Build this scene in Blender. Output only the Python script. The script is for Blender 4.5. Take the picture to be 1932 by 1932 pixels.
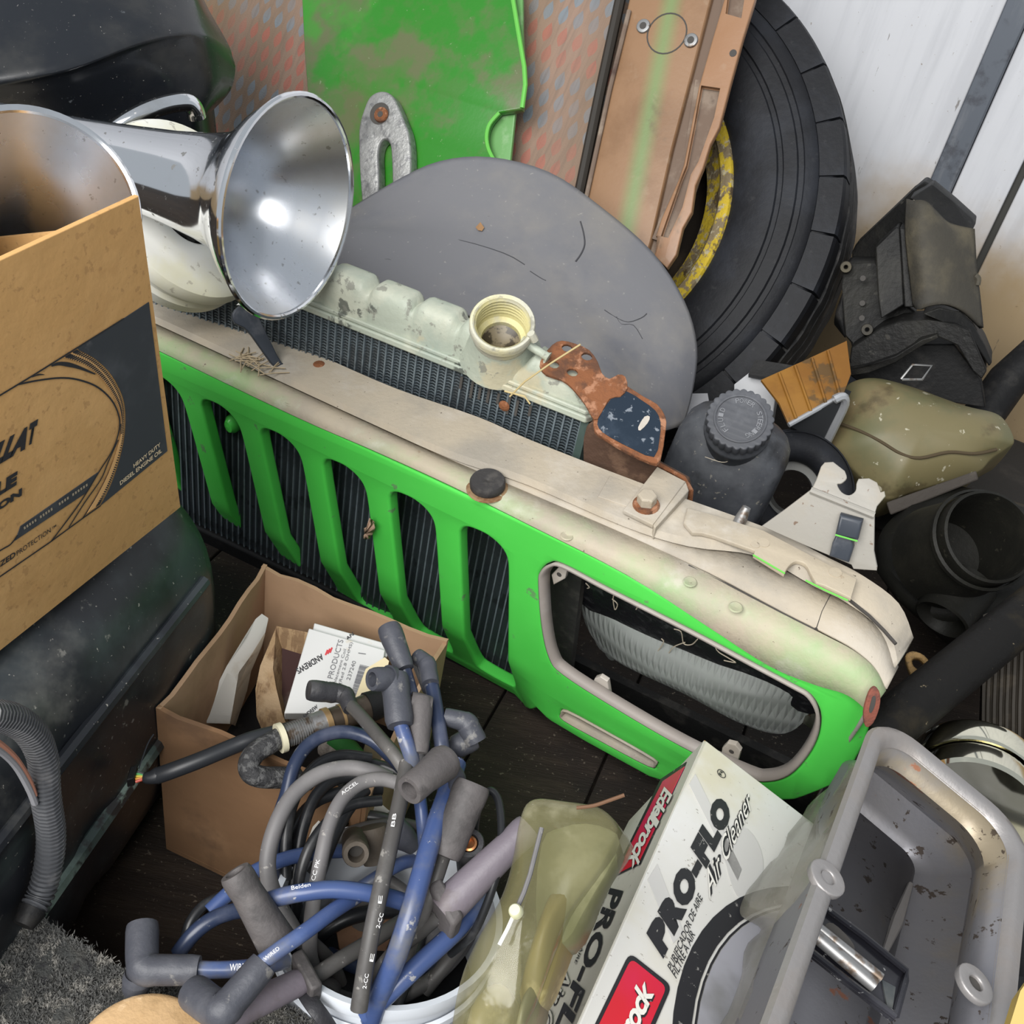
import bpy, bmesh, math, random
from mathutils import Vector as V, Matrix
from mathutils import noise as mnoise

for o in list(bpy.data.objects):
    bpy.data.objects.remove(o)
sc = bpy.context.scene
col = sc.collection
rnd = random.Random(7)

# ------------------------------------------------------------------ camera
SC = 0.75                                     # everything below is laid out at 4/3 size and brought to real size at the end
FPX, CPX, CAMH = 1932.0, 966.0, 0.92          # focal length and centre in pixels of the 1932 frame
VPD = (450.0, 3400.0)                          # where vertical lines meet
_dn = V((VPD[0] - CPX, VPD[1] - CPX, FPX)).normalized()
_up = -_dn
_fw = V((0, 0, 1))
_Y = (_fw - _fw.dot(_up) * _up).normalized()
_X = _Y.cross(_up)
CM = Matrix((_X, _Y, _up))                     # camera axes (right, down, forward) -> world
CO = V((0, 0, CAMH))
cam_d = bpy.data.cameras.new('camera')
cam_d.sensor_fit = 'HORIZONTAL'
cam_d.sensor_width = 36.0
cam_d.lens = 36.0 * FPX / 1932.0
cam_d.clip_start = 0.02
cam = bpy.data.objects.new('camera', cam_d)
col.objects.link(cam)
_r, _d, _f = CM @ V((1, 0, 0)), CM @ V((0, 1, 0)), CM @ V((0, 0, 1))
cam.matrix_world = Matrix(((_r.x, -_d.x, -_f.x, CO.x), (_r.y, -_d.y, -_f.y, CO.y), (_r.z, -_d.z, -_f.z, CO.z), (0, 0, 0, 1)))
sc.camera = cam

# ------------------------------------------------------------------ light
sc.view_settings.view_transform = 'Standard'
sc.view_settings.look = 'None'
sc.view_settings.gamma = 1.0
sc.view_settings.use_curve_mapping = False
sc.view_settings.exposure = 0.5
world = bpy.data.worlds.new('overcast_sky')
sc.world = world
world.use_nodes = True
_bg = world.node_tree.nodes['Background']
_bg.inputs[0].default_value = (0.86, 0.93, 1.0, 1)
_bg.inputs[1].default_value = 0.34


def area_light(name, loc, target, size, size_y, power, colr):
    d = bpy.data.lights.new(name, 'AREA')
    d.shape = 'RECTANGLE'
    d.size, d.size_y, d.energy, d.color = size, size_y, power, colr
    o = bpy.data.objects.new(name, d)
    col.objects.link(o)
    o.location = loc
    o.rotation_euler = (V(target) - V(loc)).to_track_quat('-Z', 'Y').to_euler()
    return o


# daylight through the open rear door, above and behind the photographer
area_light('door_daylight', (-0.75, -0.95, 2.0), (0.05, 0.95, 0.25), 2.1, 1.5, 85, (1.0, 0.985, 0.96))

# ------------------------------------------------------------------ pixel rays
def ray(x, y):
    return (CM @ V((x - CPX, y - CPX, FPX))).normalized()
def Z(x, y, z):
    r = ray(x, y)
    return CO + r * ((z - CAMH) / r.z)
def D(x, y, d):
    return CO + ray(x, y) * d
def PL(x, y, P, N):
    r = ray(x, y)
    return CO + r * ((P - CO).dot(N) / r.dot(N))


class Fr:
    """a flat reference frame: origin, two in-plane axes, normal"""
    def __init__(s, o, a, n, flip=False):
        s.o = V(o)
        s.n = V(n).normalized()
        s.a = (V(a) - V(a).dot(s.n) * s.n).normalized()
        s.b = s.n.cross(s.a)
    def p(s, a, b, h=0.0):
        return s.o + s.a * a + s.b * b + s.n * h
    def hit(s, x, y, h=0.0):
        return PL(x, y, s.o + s.n * h, s.n)
    def ab(s, x, y, h=0.0):
        q = s.hit(x, y, h) - s.o
        return (q.dot(s.a), q.dot(s.b))
    def loc(s, p):
        q = p - s.o
        return (q.dot(s.a), q.dot(s.b), q.dot(s.n))


def cat(pts, n=5, closed=False):
    """Catmull-Rom through points (tuples of any length)"""
    pts = [tuple(p) for p in pts]
    m = len(pts)
    out = []
    rng = range(m) if closed else range(m - 1)
    for i in rng:
        if closed:
            p0, p1, p2, p3 = pts[(i - 1) % m], pts[i], pts[(i + 1) % m], pts[(i + 2) % m]
        else:
            p0, p1, p2, p3 = pts[max(i - 1, 0)], pts[i], pts[i + 1], pts[min(i + 2, m - 1)]
        for k in range(n):
            t = k / n
            out.append(tuple(0.5 * ((2 * b) + (-a + c) * t + (2 * a - 5 * b + 4 * c - d) * t * t + (-a + 3 * b - 3 * c + d) * t ** 3)
                             for a, b, c, d in zip(p0, p1, p2, p3)))
    if not closed:
        out.append(pts[-1])
    return out


def resample(pts, n):
    pts = [V(p) for p in pts]
    L = [0.0]
    for i in range(1, len(pts)):
        L.append(L[-1] + (pts[i] - pts[i - 1]).length)
    out = []
    j = 0
    for k in range(n):
        t = L[-1] * k / (n - 1)
        while j < len(pts) - 2 and L[j + 1] < t:
            j += 1
        d = L[j + 1] - L[j]
        out.append(pts[j].lerp(pts[j + 1], (t - L[j]) / d if d > 1e-9 else 0))
    return out


def rrect(w, h, r, n=4, cx=0, cy=0):
    out = []
    for sx, sy, a0 in ((1, 1, 0), (-1, 1, 90), (-1, -1, 180), (1, -1, 270)):
        for k in range(n + 1):
            a = math.radians(a0 + 90 * k / n)
            out.append((cx + sx * (w / 2 - r) + r * math.cos(a), cy + sy * (h / 2 - r) + r * math.sin(a)))
    return out


def circ(cx, cy, r, n=20, ry=None):
    ry = ry or r
    return [(cx + r * math.cos(2 * math.pi * k / n), cy + ry * math.sin(2 * math.pi * k / n)) for k in range(n)]


# ------------------------------------------------------------------ objects
WLOC = {}


def prop(o, label=None, cat_=None, group=None, kind=None):
    if label: o['label'] = label
    if cat_: o['category'] = cat_
    if group: o['group'] = group
    if kind: o['kind'] = kind
    return o


def thing(name, loc, label, cat_, group=None, kind=None):
    o = bpy.data.objects.new(name, None)
    o.empty_display_size = 0.02
    col.objects.link(o)
    o.location = loc
    WLOC[o] = V(loc)
    return prop(o, label, cat_, group, kind)


def link(name, me, mat, par=None, loc=None, smooth=40, bev=0, sub=0, solid=0, label=None, bseg=2):
    """world-space mesh -> object; children share the origin of their thing"""
    if par is not None:
        L = WLOC[par]
    elif loc is not None:
        L = V(loc)
    else:
        n = len(me.vertices)
        L = V((sum(v.co.x for v in me.vertices) / n, sum(v.co.y for v in me.vertices) / n, min(v.co.z for v in me.vertices)))
    me.transform(Matrix.Translation(-L))
    o = bpy.data.objects.new(name, me)
    col.objects.link(o)
    WLOC[o] = L.copy()
    if par is not None:
        o.parent = par
    else:
        o.location = L
    if mat is not None:
        me.materials.clear()
        me.materials.append(mat)
    if smooth:
        me.polygons.foreach_set('use_smooth', [True] * len(me.polygons))
        me.set_sharp_from_angle(angle=math.radians(smooth))
    if solid:
        m = o.modifiers.new('solid', 'SOLIDIFY'); m.thickness = abs(solid); m.offset = -1 if solid > 0 else 1
    if sub:
        m = o.modifiers.new('sub', 'SUBSURF'); m.levels = sub; m.render_levels = sub
    if bev:
        m = o.modifiers.new('bev', 'BEVEL'); m.width = bev; m.segments = bseg; m.limit_method = 'ANGLE'; m.angle_limit = math.radians(38)
    if label:
        o['label'] = label
    return o


class MB:
    def __init__(s):
        s.v, s.f = [], []
    def add(s, vs, fs):
        k = len(s.v)
        s.v += [V(p) for p in vs]
        s.f += [tuple(i + k for i in f) for f in fs]
        return s
    def poly(s, pts):
        return s.add(pts, [tuple(range(len(pts)))])
    def loft(s, rows, cu=False, cap=False, cv=False):
        n = len(rows[0]); m = len(rows)
        vs = [p for r in rows for p in r]
        fs = []
        for i in range(m if cv else m - 1):
            i2 = (i + 1) % m
            for j in range(n if cu else n - 1):
                j2 = (j + 1) % n
                fs.append((i * n + j, i * n + j2, i2 * n + j2, i2 * n + j))
        if cap:
            fs.append(tuple(range(n))[::-1])
            fs.append(tuple((m - 1) * n + j for j in range(n)))
        return s.add(vs, fs)
    def tube(s, pts, r, n=10, cap=True, closed=False, squash=None):
        pts = [V(p) for p in pts]
        m = len(pts)
        rr = r if isinstance(r, (list, tuple)) else [r] * m
        rows = []
        tan = []
        for i in range(m):
            a = pts[(i - 1) % m] if (closed or i > 0) else pts[i]
            b = pts[(i + 1) % m] if (closed or i < m - 1) else pts[i]
            t = (b - a)
            tan.append(t.normalized() if t.length > 1e-9 else V((0, 0, 1)))
        ref = V((0, 0, 1)) if abs(tan[0].z) < 0.9 else V((1, 0, 0))
        nx = (ref - ref.dot(tan[0]) * tan[0]).normalized()
        for i in range(m):
            nx = (nx - nx.dot(tan[i]) * tan[i]).normalized()
            ny = tan[i].cross(nx)
            q = squash or 1.0
            rows.append([pts[i] + nx * (rr[i] * math.cos(2 * math.pi * k / n) * q) + ny * (rr[i] * math.sin(2 * math.pi * k / n)) for k in range(n)])
        return s.loft(rows, cu=True, cap=cap and not closed, cv=closed)
    def lathe(s, o, ax, prof, n=28, cap=False, a0=0, a1=None, sx=None, scale=(1, 1)):
        o = V(o); ax = V(ax).normalized()
        ref = V(sx) if sx is not None else (V((0, 0, 1)) if abs(ax.z) < 0.9 else V((1, 0, 0)))
        x = (ref - ref.dot(ax) * ax).normalized()
        y = ax.cross(x)
        full = a1 is None
        rows = []
        for r, h in prof:
            rows.append([o + ax * h + x * (r * scale[0] * math.cos(t)) + y * (r * scale[1] * math.sin(t)) for t in
                         ([2 * math.pi * k / n for k in range(n)] if full else [a0 + (a1 - a0) * k / n for k in range(n + 1)])])
        return s.loft(rows, cu=full, cap=cap)
    def box(s, c, ax, ay, az):
        """centre and three half-vectors"""
        c, ax, ay, az = V(c), V(ax), V(ay), V(az)
        vs = [c + ax * i + ay * j + az * k for k in (-1, 1) for j in (-1, 1) for i in (-1, 1)]
        return s.add(vs, [(0, 2, 3, 1), (4, 5, 7, 6), (0, 1, 5, 4), (2, 6, 7, 3), (0, 4, 6, 2), (1, 3, 7, 5)])
    def prism(s, pts, vec):
        pts = [V(p) for p in pts]; vec = V(vec); n = len(pts)
        vs = pts + [p + vec for p in pts]
        fs = [tuple(range(n))[::-1], tuple(range(n, 2 * n))] + [(i, (i + 1) % n, (i + 1) % n + n, i + n) for i in range(n)]
        return s.add(vs, fs)
    def hull(s, pts):
        bm = bmesh.new()
        for p in pts: bm.verts.new(p)
        r = bmesh.ops.convex_hull(bm, input=bm.verts)
        for g in r['geom_interior']:
            if isinstance(g, bmesh.types.BMVert) and g.is_valid: bm.verts.remove(g)
        bmesh.ops.dissolve_limit(bm, angle_limit=0.03, verts=bm.verts, edges=bm.edges)
        bm.verts.ensure_lookup_table(); bm.verts.index_update()
        s.add([v.co.copy() for v in bm.verts], [tuple(v.index for v in f.verts) for f in bm.faces])
        bm.free()
        return s
    def mesh(s, name, uv=None):
        me = bpy.data.meshes.new(name)
        me.from_pydata([tuple(p) for p in s.v], [], s.f)
        bm = bmesh.new(); bm.from_mesh(me)
        bmesh.ops.recalc_face_normals(bm, faces=bm.faces)
        bm.to_mesh(me); bm.free()
        if uv:
            setuv(me, uv)
        return me
    def build(s, name, mat, par=None, uv=None, **k):
        return link(name, s.mesh(name, uv), mat, par, **k)


def setuv(me, uv):
    while me.uv_layers: me.uv_layers.remove(me.uv_layers[0])
    L = me.uv_layers.new(name='UVMap')
    co = [uv(v.co) for v in me.vertices]
    for lp in me.loops:
        L.data[lp.index].uv = co[lp.vertex_index][:2]


def curve_mesh(outer, holes=(), t=0.004, bev=0.0, res=2):
    """flat shape with holes, thickness t (front face at z=0, going to -t)"""
    cu = bpy.data.curves.new('shape', 'CURVE')
    cu.dimensions = '2D'; cu.fill_mode = 'BOTH'
    if bev and t > 2 * bev:
        cu.extrude = t / 2 - bev; cu.bevel_depth = bev; cu.bevel_resolution = res; cu.offset = -bev
    else:
        cu.extrude = t / 2
    for lp in [outer] + list(holes):
        sp = cu.splines.new('POLY')
        sp.points.add(len(lp) - 1)
        for i, p in enumerate(lp):
            sp.points[i].co = (p[0], p[1], 0, 1)
        sp.use_cyclic_u = True
    o = bpy.data.objects.new('shape', cu)
    me = bpy.data.meshes.new_from_object(o)
    bpy.data.objects.remove(o); bpy.data.curves.remove(cu)
    me.transform(Matrix.Translation((0, 0, -t / 2)))
    return me


def weld(me, d=1e-6):
    bm = bmesh.new(); bm.from_mesh(me)
    bmesh.ops.remove_doubles(bm, verts=bm.verts, dist=d)
    bmesh.ops.recalc_face_normals(bm, faces=bm.faces)
    bm.to_mesh(me); bm.free()


def plate(name, fr, outer, mat, par=None, holes=(), t=0.004, bev=0.0, h=0.0, px=True, uv=False, smooth=30, warp=None, **k):
    """flat sheet in frame fr; outlines in photo pixels (or local metres with px=False)"""
    f = (lambda p: fr.ab(p[0], p[1], h)) if px else (lambda p: p)
    me = curve_mesh([f(p) for p in outer], [[f(p) for p in q] for q in holes], t, bev)
    weld(me)
    if uv:
        setuv(me, lambda c: (c.x, c.y))
    for v in me.vertices:
        c = v.co
        v.co = fr.p(c.x, c.y, c.z + h) if warp is None else warp(c.x, c.y, c.z + h)
    return link(name, me, mat, par, smooth=smooth, **k)


def text_mesh(s, bold=0.0, shear=0.0, ext=0.0, spacing=1.0):
    cu = bpy.data.curves.new('txt', 'FONT')
    cu.body = s; cu.size = 1.0; cu.offset = bold; cu.shear = shear; cu.extrude = ext; cu.space_character = spacing
    cu.resolution_u = 3
    o = bpy.data.objects.new('txt', cu)
    me = bpy.data.meshes.new_from_object(o)
    bpy.data.objects.remove(o); bpy.data.curves.remove(cu)
    return me


def text_quad(name, fr, s, p0, p1, p3, mat, par, h=0.0006, bold=0.012, shear=0.0, spacing=1.0, px=True):
    """flat lettering: p0 lower left, p1 lower right, p3 upper left corner of the word"""
    if px:
        p0, p1, p3 = fr.ab(*p0, h), fr.ab(*p1, h), fr.ab(*p3, h)
    p0, p1, p3 = V(p0), V(p1), V(p3)
    me = text_mesh(s, bold, shear, 0.0, spacing)
    xs = [v.co.x for v in me.vertices]; ys = [v.co.y for v in me.vertices]
    if not xs: return None
    x0, x1, y0, y1 = min(xs), max(xs), min(ys), max(ys)
    for v in me.vertices:
        q = p0 + (p1 - p0) * ((v.co.x - x0) / (x1 - x0)) + (p3 - p0) * ((v.co.y - y0) / (y1 - y0))
        v.co = fr.p(q[0], q[1], h)
    return link(name, me, mat, par, smooth=0)


def ribbon(fr, pts, w, h=0.0006, px=True, n=5):
    """flat printed stroke"""
    q = [fr.ab(p[0], p[1], h) for p in pts] if px else list(pts)
    if n > 1 and len(q) > 2: q = cat(q, n)
    m = len(q)
    ww = w if isinstance(w, (list, tuple)) else [w, w]
    a, b = [], []
    for i in range(m):
        t = V(q[min(i + 1, m - 1)]) - V(q[max(i - 1, 0)])
        if t.length < 1e-9: t = V((1, 0))
        t.normalize(); nn = V((-t[1], t[0]))
        s = i / (m - 1) * (len(ww) - 1); k = min(int(s), len(ww) - 2)
        wd = (ww[k] + (ww[k + 1] - ww[k]) * (s - k)) / 2
        c = V(q[i])
        e, g = c + nn * wd, c - nn * wd
        a.append(fr.p(e[0], e[1], h)); b.append(fr.p(g[0], g[1], h))
    return MB().loft([a, b])


# ------------------------------------------------------------------ materials
MATS = {}


def mat(name, c, rough=0.5, metal=0.0, layers=(), bump=0.0, bscale=120.0, spec=0.5, coat=0.0, trans=0.0, ior=1.45, alpha=1.0, uvmap=False, dust=None, bstretch=(1, 1, 1), bdetail=4):
    if name in MATS: return MATS[name]
    m = bpy.data.materials.new(name)
    m.use_nodes = True
    nt = m.node_tree; N = nt.nodes; K = nt.links
    b = N['Principled BSDF']
    b.inputs['Roughness'].default_value = rough
    b.inputs['Metallic'].default_value = metal
    b.inputs['Specular IOR Level'].default_value = spec
    b.inputs['IOR'].default_value = ior
    b.inputs['Coat Weight'].default_value = coat
    b.inputs['Transmission Weight'].default_value = trans
    b.inputs['Alpha'].default_value = alpha
    tc = N.new('ShaderNodeTexCoord')
    src = tc.outputs['UV'] if uvmap else tc.outputs['Object']
    ks = 1.0 if uvmap else SC
    cur = None; curr = None
    base = (c[0], c[1], c[2], 1)
    def tex(scale, stretch, detail, kind='noise', rg=0.6):
        mp = N.new('ShaderNodeMapping')
        mp.inputs['Scale'].default_value = stretch
        K.new(src, mp.inputs[0])
        if kind == 'noise':
            t = N.new('ShaderNodeTexNoise'); t.inputs['Scale'].default_value = scale / ks; t.inputs['Detail'].default_value = detail; t.inputs['Roughness'].default_value = rg
            ct_ = N.new('ShaderNodeMath'); ct_.operation = 'MULTIPLY_ADD'; ct_.inputs[1].default_value = 1.4; ct_.inputs[2].default_value = -.2
            K.new(t.outputs['Fac'], ct_.inputs[0])
            out = ct_.outputs[0]
        elif kind == 'vor':
            t = N.new('ShaderNodeTexVoronoi'); t.inputs['Scale'].default_value = scale / ks
            out = t.outputs['Distance']
        elif kind == 'wave':
            t = N.new('ShaderNodeTexWave'); t.inputs['Scale'].default_value = scale / ks; t.inputs['Distortion'].default_value = detail; t.inputs['Detail'].default_value = 2
            out = t.outputs['Fac']
        K.new(mp.outputs[0], t.inputs['Vector'])
        return out
    def ramp(fac, lo, hi, mx=1.0):
        mr = N.new('ShaderNodeMapRange'); mr.interpolation_type = 'SMOOTHSTEP'
        mr.inputs['From Min'].default_value = lo; mr.inputs['From Max'].default_value = hi; mr.inputs['To Max'].default_value = mx
        K.new(fac, mr.inputs['Value'])
        return mr.outputs[0]
    def mul(a, bb):
        n = N.new('ShaderNodeMath'); n.operation = 'MULTIPLY'; K.new(a, n.inputs[0]); K.new(bb, n.inputs[1]); return n.outputs[0]
    def addl(a, bb):
        n = N.new('ShaderNodeMath'); n.operation = 'ADD'; K.new(a, n.inputs[0]); K.new(bb, n.inputs[1]); return n.outputs[0]
    L = list(layers)
    if dust: L.append(dict(col=dust[0], up=(dust[1], dust[2]), amt=dust[3], scale=14, lo=0.3, hi=0.65))
    for l in L:
        fac = ramp(tex(l.get('scale', 20), l.get('stretch', (1, 1, 1)), l.get('detail', 6), l.get('kind', 'noise'), l.get('rg', 0.6)), l.get('lo', 0.5), l.get('hi', 0.7), l.get('amt', 1.0))
        if 'up' in l:
            g = N.new('ShaderNodeNewGeometry'); sx = N.new('ShaderNodeSeparateXYZ'); K.new(g.outputs['Normal'], sx.inputs[0])
            fac = mul(fac, ramp(sx.outputs[2], l['up'][0], l['up'][1]))
        if 'axis' in l:      # colour that ends along a line: (direction in object space, from, to, raggedness)
            d, a0, a1, rag = l['axis']; a0, a1, rag = a0 * ks, a1 * ks, rag * ks
            dp = N.new('ShaderNodeVectorMath'); dp.operation = 'DOT_PRODUCT'
            K.new(src, dp.inputs[0]); dp.inputs[1].default_value = d
            v = dp.outputs['Value']
            if rag:
                ns = tex(l.get('ragscale', 30), (1, 1, 1), 5)
                mm = N.new('ShaderNodeMath'); mm.operation = 'MULTIPLY_ADD'; K.new(ns, mm.inputs[0]); mm.inputs[1].default_value = rag; mm.inputs[2].default_value = -rag * 0.5
                v = addl(v, mm.outputs[0])
            mk = ramp(v, a0, a1)
            fac = mul(fac, mk)
        if 'band' in l:
            d, a0, a1, sft = l['band']; a0, a1, sft = a0 * ks, a1 * ks, sft * ks
            dp = N.new('ShaderNodeVectorMath'); dp.operation = 'DOT_PRODUCT'
            K.new(src, dp.inputs[0]); dp.inputs[1].default_value = d
            fac = mul(mul(fac, ramp(dp.outputs['Value'], a0 - sft, a0 + sft)), ramp(dp.outputs['Value'], a1 + sft, a1 - sft))
        mx = N.new('ShaderNodeMix'); mx.data_type = 'RGBA'
        K.new(fac, mx.inputs['Factor'])
        if cur is None: mx.inputs['A'].default_value = base
        else: K.new(cur, mx.inputs['A'])
        mx.inputs['B'].default_value = (*l['col'], 1)
        cur = mx.outputs['Result']
        if 'rough' in l or 'metal' in l:
            if 'rough' in l:
                mr = N.new('ShaderNodeMix'); mr.data_type = 'FLOAT'
                K.new(fac, mr.inputs['Factor'])
                if curr is None: mr.inputs['A'].default_value = rough
                else: K.new(curr, mr.inputs['A'])
                mr.inputs['B'].default_value = l['rough']
                curr = mr.outputs['Result']
    if cur is None: b.inputs['Base Color'].default_value = base
    else: K.new(cur, b.inputs['Base Color'])
    if curr is not None: K.new(curr, b.inputs['Roughness'])
    if bump:
        bp = N.new('ShaderNodeBump'); bp.inputs['Strength'].default_value = bump; bp.inputs['Distance'].default_value = 0.004 * SC
        K.new(tex(bscale, bstretch, bdetail), bp.inputs['Height'])
        K.new(bp.outputs[0], b.inputs['Normal'])
    MATS[name] = m
    return m


def L_(col_, scale, lo, hi, amt=1.0, **k):
    return dict(col=col_, scale=scale, lo=lo, hi=hi, amt=amt, **k)


# ------------------------------------------------------------------ the setting: floor planks and the white side wall
M_floor = mat('dark_floor_wood', (0.020, 0.013, 0.009), 0.8, layers=[L_((0.032, 0.022, 0.015), 9, .45, .7, stretch=(1, 6, 1)), L_((0.012, 0.009, 0.007), 5, .5, .7), L_((0.2, 0.17, 0.13), 220, .68, .74, .6)], bump=.4, bscale=60, bstretch=(1, 8, 1))
M_wall = mat('white_wall_sheet', (0.62, 0.63, 0.66), 0.55, layers=[L_((0.52, 0.53, 0.56), 5, .4, .7, .7, stretch=(6, 6, .5)), L_((0.36, 0.25, 0.12), 3.0, .10, .35, .92, axis=((0, 0, -1), -.46, -.24, .26), ragscale=5), L_((0.12, 0.10, 0.08), 60, .75, .79, .7, stretch=(1, 1, .2)), L_((0.2, 0.14, 0.08), 160, .76, .80, .7)], bump=.08, bscale=20)  # wall colour turns browner towards the floor
M_post = mat('grey_steel_post', (0.12, 0.135, 0.16), 0.55, .2, layers=[L_((0.2, 0.21, 0.23), 40, .5, .75, .6, stretch=(1, 1, .15)), L_((0.05, .05, .06), 25, .55, .75, .6)])
M_seam = mat('dark_wall_seam', (0.05, 0.05, 0.045), 0.7)

fl = MB().box((0.1, 1.0, -0.03), (2.6, 0, 0), (0, 2.6, 0), (0, 0, 0.012)).build('floor', M_floor, loc=(0.1, 1.0, -0.042))
prop(fl, 'dark brown wooden plank floor under the pile of car parts', 'floor', kind='structure')
_pd = (Z(330, 1800, 0) - Z(440, 1650, 0)).normalized(); _pn = V((-_pd.y, _pd.x, 0))
_p0 = Z(390, 1720, 0)
for i in range(-9, 8):
    MB().box(_p0 + _pn * (0.14 * (i + .5)) + V((0, 0, -0.009)) - _pd * .7, _pd * 1.7, _pn * 0.0685, (0, 0, 0.009)).build('plank', M_floor, fl, bev=0.002)

WN = V((-0.435, -0.90, 0)).normalized()
WL = Fr((0.20, 1.97, 0), V((-WN.y, WN.x, 0)), WN)      # a to the right along the wall, b up
if WL.b.z < 0:
    WL = Fr(WL.o, -WL.a, WN)
wr = MB().box(WL.p(0, 0.9, -0.03), WL.a * 1.9, WL.b * 0.95, WN * 0.012).build('wall_right', M_seam, loc=WL.p(0, 0, -0.03))
prop(wr, 'white painted sheet metal wall with a grey post behind the tyre', 'wall', kind='structure')
_s0 = WL.ab(1880, 300)[0]; _s1 = WL.ab(1800, 300)[0]
_pl = sum(WL.ab(x, y)[0] for x, y in ((1899, 0), (1828, 168), (1757, 336))) / 3
_pr = sum(WL.ab(x, y)[0] for x, y in ((1932, 56), (1862, 211), (1793, 366))) / 3
_sm = sum(WL.ab(x, y)[0] for x, y in ((1932, 318), (1838, 512))) / 2
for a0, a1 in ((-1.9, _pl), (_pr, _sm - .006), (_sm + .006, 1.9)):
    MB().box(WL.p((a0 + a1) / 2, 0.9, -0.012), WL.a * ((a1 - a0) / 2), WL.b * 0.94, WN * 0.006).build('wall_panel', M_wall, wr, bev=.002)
_wl = WL.p(-1.9, 0, 0)
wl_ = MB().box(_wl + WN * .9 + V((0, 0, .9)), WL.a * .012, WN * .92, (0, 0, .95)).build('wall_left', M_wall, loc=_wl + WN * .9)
prop(wl_, 'white painted sheet metal wall beyond the black drum', 'wall', kind='structure')
MB().box(WL.p((_pl + _pr) / 2, 0.9, -0.006), WL.a * ((_pr - _pl) / 2 - .001), WL.b * 0.94, WN * 0.014).build('wall_post', M_post, wr, bev=.002)

# ================================================================== back row: tyre, fabric cushion, green sheet, tan post, grey arch liner
_ph, _tt = .5522, -.45
TN = V((math.cos(_ph) * math.sin(_tt), -math.cos(_ph) * math.cos(_tt), math.sin(_ph)))
TC = V((-0.0083, 1.5626, 0.3401))
TW = (V((0, 0, 1)) - TN.z * TN).normalized()
TF = Fr(TC, TW.cross(TN), TN)                    # a right, b up the tyre, n towards the viewer

M_rub = mat('black_tyre_rubber', (0.012, 0.0125, 0.015), 0.6, spec=.3, layers=[L_((0.022, 0.024, 0.030), 7, .42, .7), L_((0.06, 0.06, 0.06), 60, .66, .85, .3)], bump=.15, bscale=90)
M_tread = mat('dusty_tread_rubber', (0.025, 0.025, 0.026), 0.8, layers=[L_((0.09, 0.085, 0.08), 30, .5, .75, .6)], bump=.3, bscale=120)
M_rimy = mat('yellow_flaking_rim', (0.55, 0.40, 0.03), 0.7, layers=[L_((0.22, 0.17, 0.10), 55, .46, .56), L_((0.45, 0.40, 0.28), 90, .58, .68, .8), L_((0.10, 0.07, 0.04), 28, .60, .70)], bump=.5, bscale=70)
M_rimd = mat('dark_rim_barrel', (0.03, 0.022, 0.016), 0.85, layers=[L_((0.10, 0.075, 0.05), 12, .5, .75, .7)])

tire = thing('truck_tire', TC - TW * .40 + V((0, 0, 0)), 'large black truck tyre on a flaking yellow rim leaning against the white wall', 'tire')
RT = 0.40
prof = [(.228, -.035), (.236, -.012), (.246, .000), (.252, .006), (.27, .013), (.298, .018), (.310, .017), (.312, .013), (.318, .0125), (.320, .016), (.338, .0145), (.340, .010), (.347, .0095), (.349, .012), (.358, .009), (.366, .004), (.368, -.002), (.384, -.004), (.390, -.01), (.396, -.03), (.398, -.1), (.396, -.17), (.386, -.2), (.36, -.212), (.30, -.222), (.25, -.21), (.236, -.19), (.228, -.17)]
MB().lathe(TC, TN, prof, 96).build('tire_body', M_rub, tire, smooth=50)
# shoulder tread blocks, one mesh shared by all
NB = 30
def blk():
    m = MB()
    a = math.radians(360 / NB / 2 - .28)
    for sgn in (1,):
        rows = []
        for r, h in ((.3675, .003), (.400, -.002), (.4035, -.012), (.4055, -.046), (.398, -.05), (.38, -.02), (.366, -.008)):
            rows.append([V((r * math.sin(-a + 2 * a * k / 4), r * math.cos(-a + 2 * a * k / 4), h)) for k in range(5)])
        m.loft(rows, cv=True)
        for e in (0, 4):
            m.poly([rw[e] for rw in rows])
    return m.mesh('tread_block')
bm_ = blk()
bm_.materials.append(M_rub); bm_.polygons.foreach_set('use_smooth', [False] * len(bm_.polygons))
TM = Matrix(((TF.a.x, TF.b.x, TN.x, TC.x), (TF.a.y, TF.b.y, TN.y, TC.y), (TF.a.z, TF.b.z, TN.z, TC.z), (0, 0, 0, 1)))
for k in range(NB):
    o = bpy.data.objects.new('tread_block', bm_)
    col.objects.link(o); o.parent = tire
    o.matrix_local = Matrix.Translation(-WLOC[tire]) @ TM @ Matrix.Rotation(2 * math.pi * k / NB, 4, 'Z')
    # short sipes cut into the edge of each block
for q, (h0, h1, ph0) in enumerate(((-.054, -.094, 0), (-.102, -.142, .5), (-.150, -.190, 0))):
    m = MB(); rows = []
    n = 160
    zz = lambda k: .004 * (1 if (k // 2) % 2 else -1)
    for r, h, z in ((.395, h0, 1), (.4075, h0, 1), (.4075, h1, 1), (.395, h1, 1)):
        rows.append([TC + TN * (h + zz(k)) + TF.a * (r * math.cos(2 * math.pi * k / n)) + TF.b * (r * math.sin(2 * math.pi * k / n)) for k in range(n)])
    m.loft(rows, cu=True, cv=True).build('tread_rib', M_tread, tire, smooth=25)
rim = MB().lathe(TC, TN, [(.206, -.05), (.212, -.036), (.226, -.028), (.236, -.010), (.2475, -.001), (.2440, .0055), (.228, .001), (.222, -.012), (.203, -.024), (.198, -.05)], 96).build('rim', M_rimy, tire)
MB().lathe(TC, TN, [(.206, -.045), (.200, -.09), (.196, -.15), (.226, -.175), (.238, -.185)], 64).build('rim_barrel', M_rimd, rim)
MB().lathe(TC, TN, [(.197, -.14), (.15, -.13), (.10, -.155), (.095, -.19), (.2, -.19)], 64).build('rim_disc', M_rimd, rim)

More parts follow.
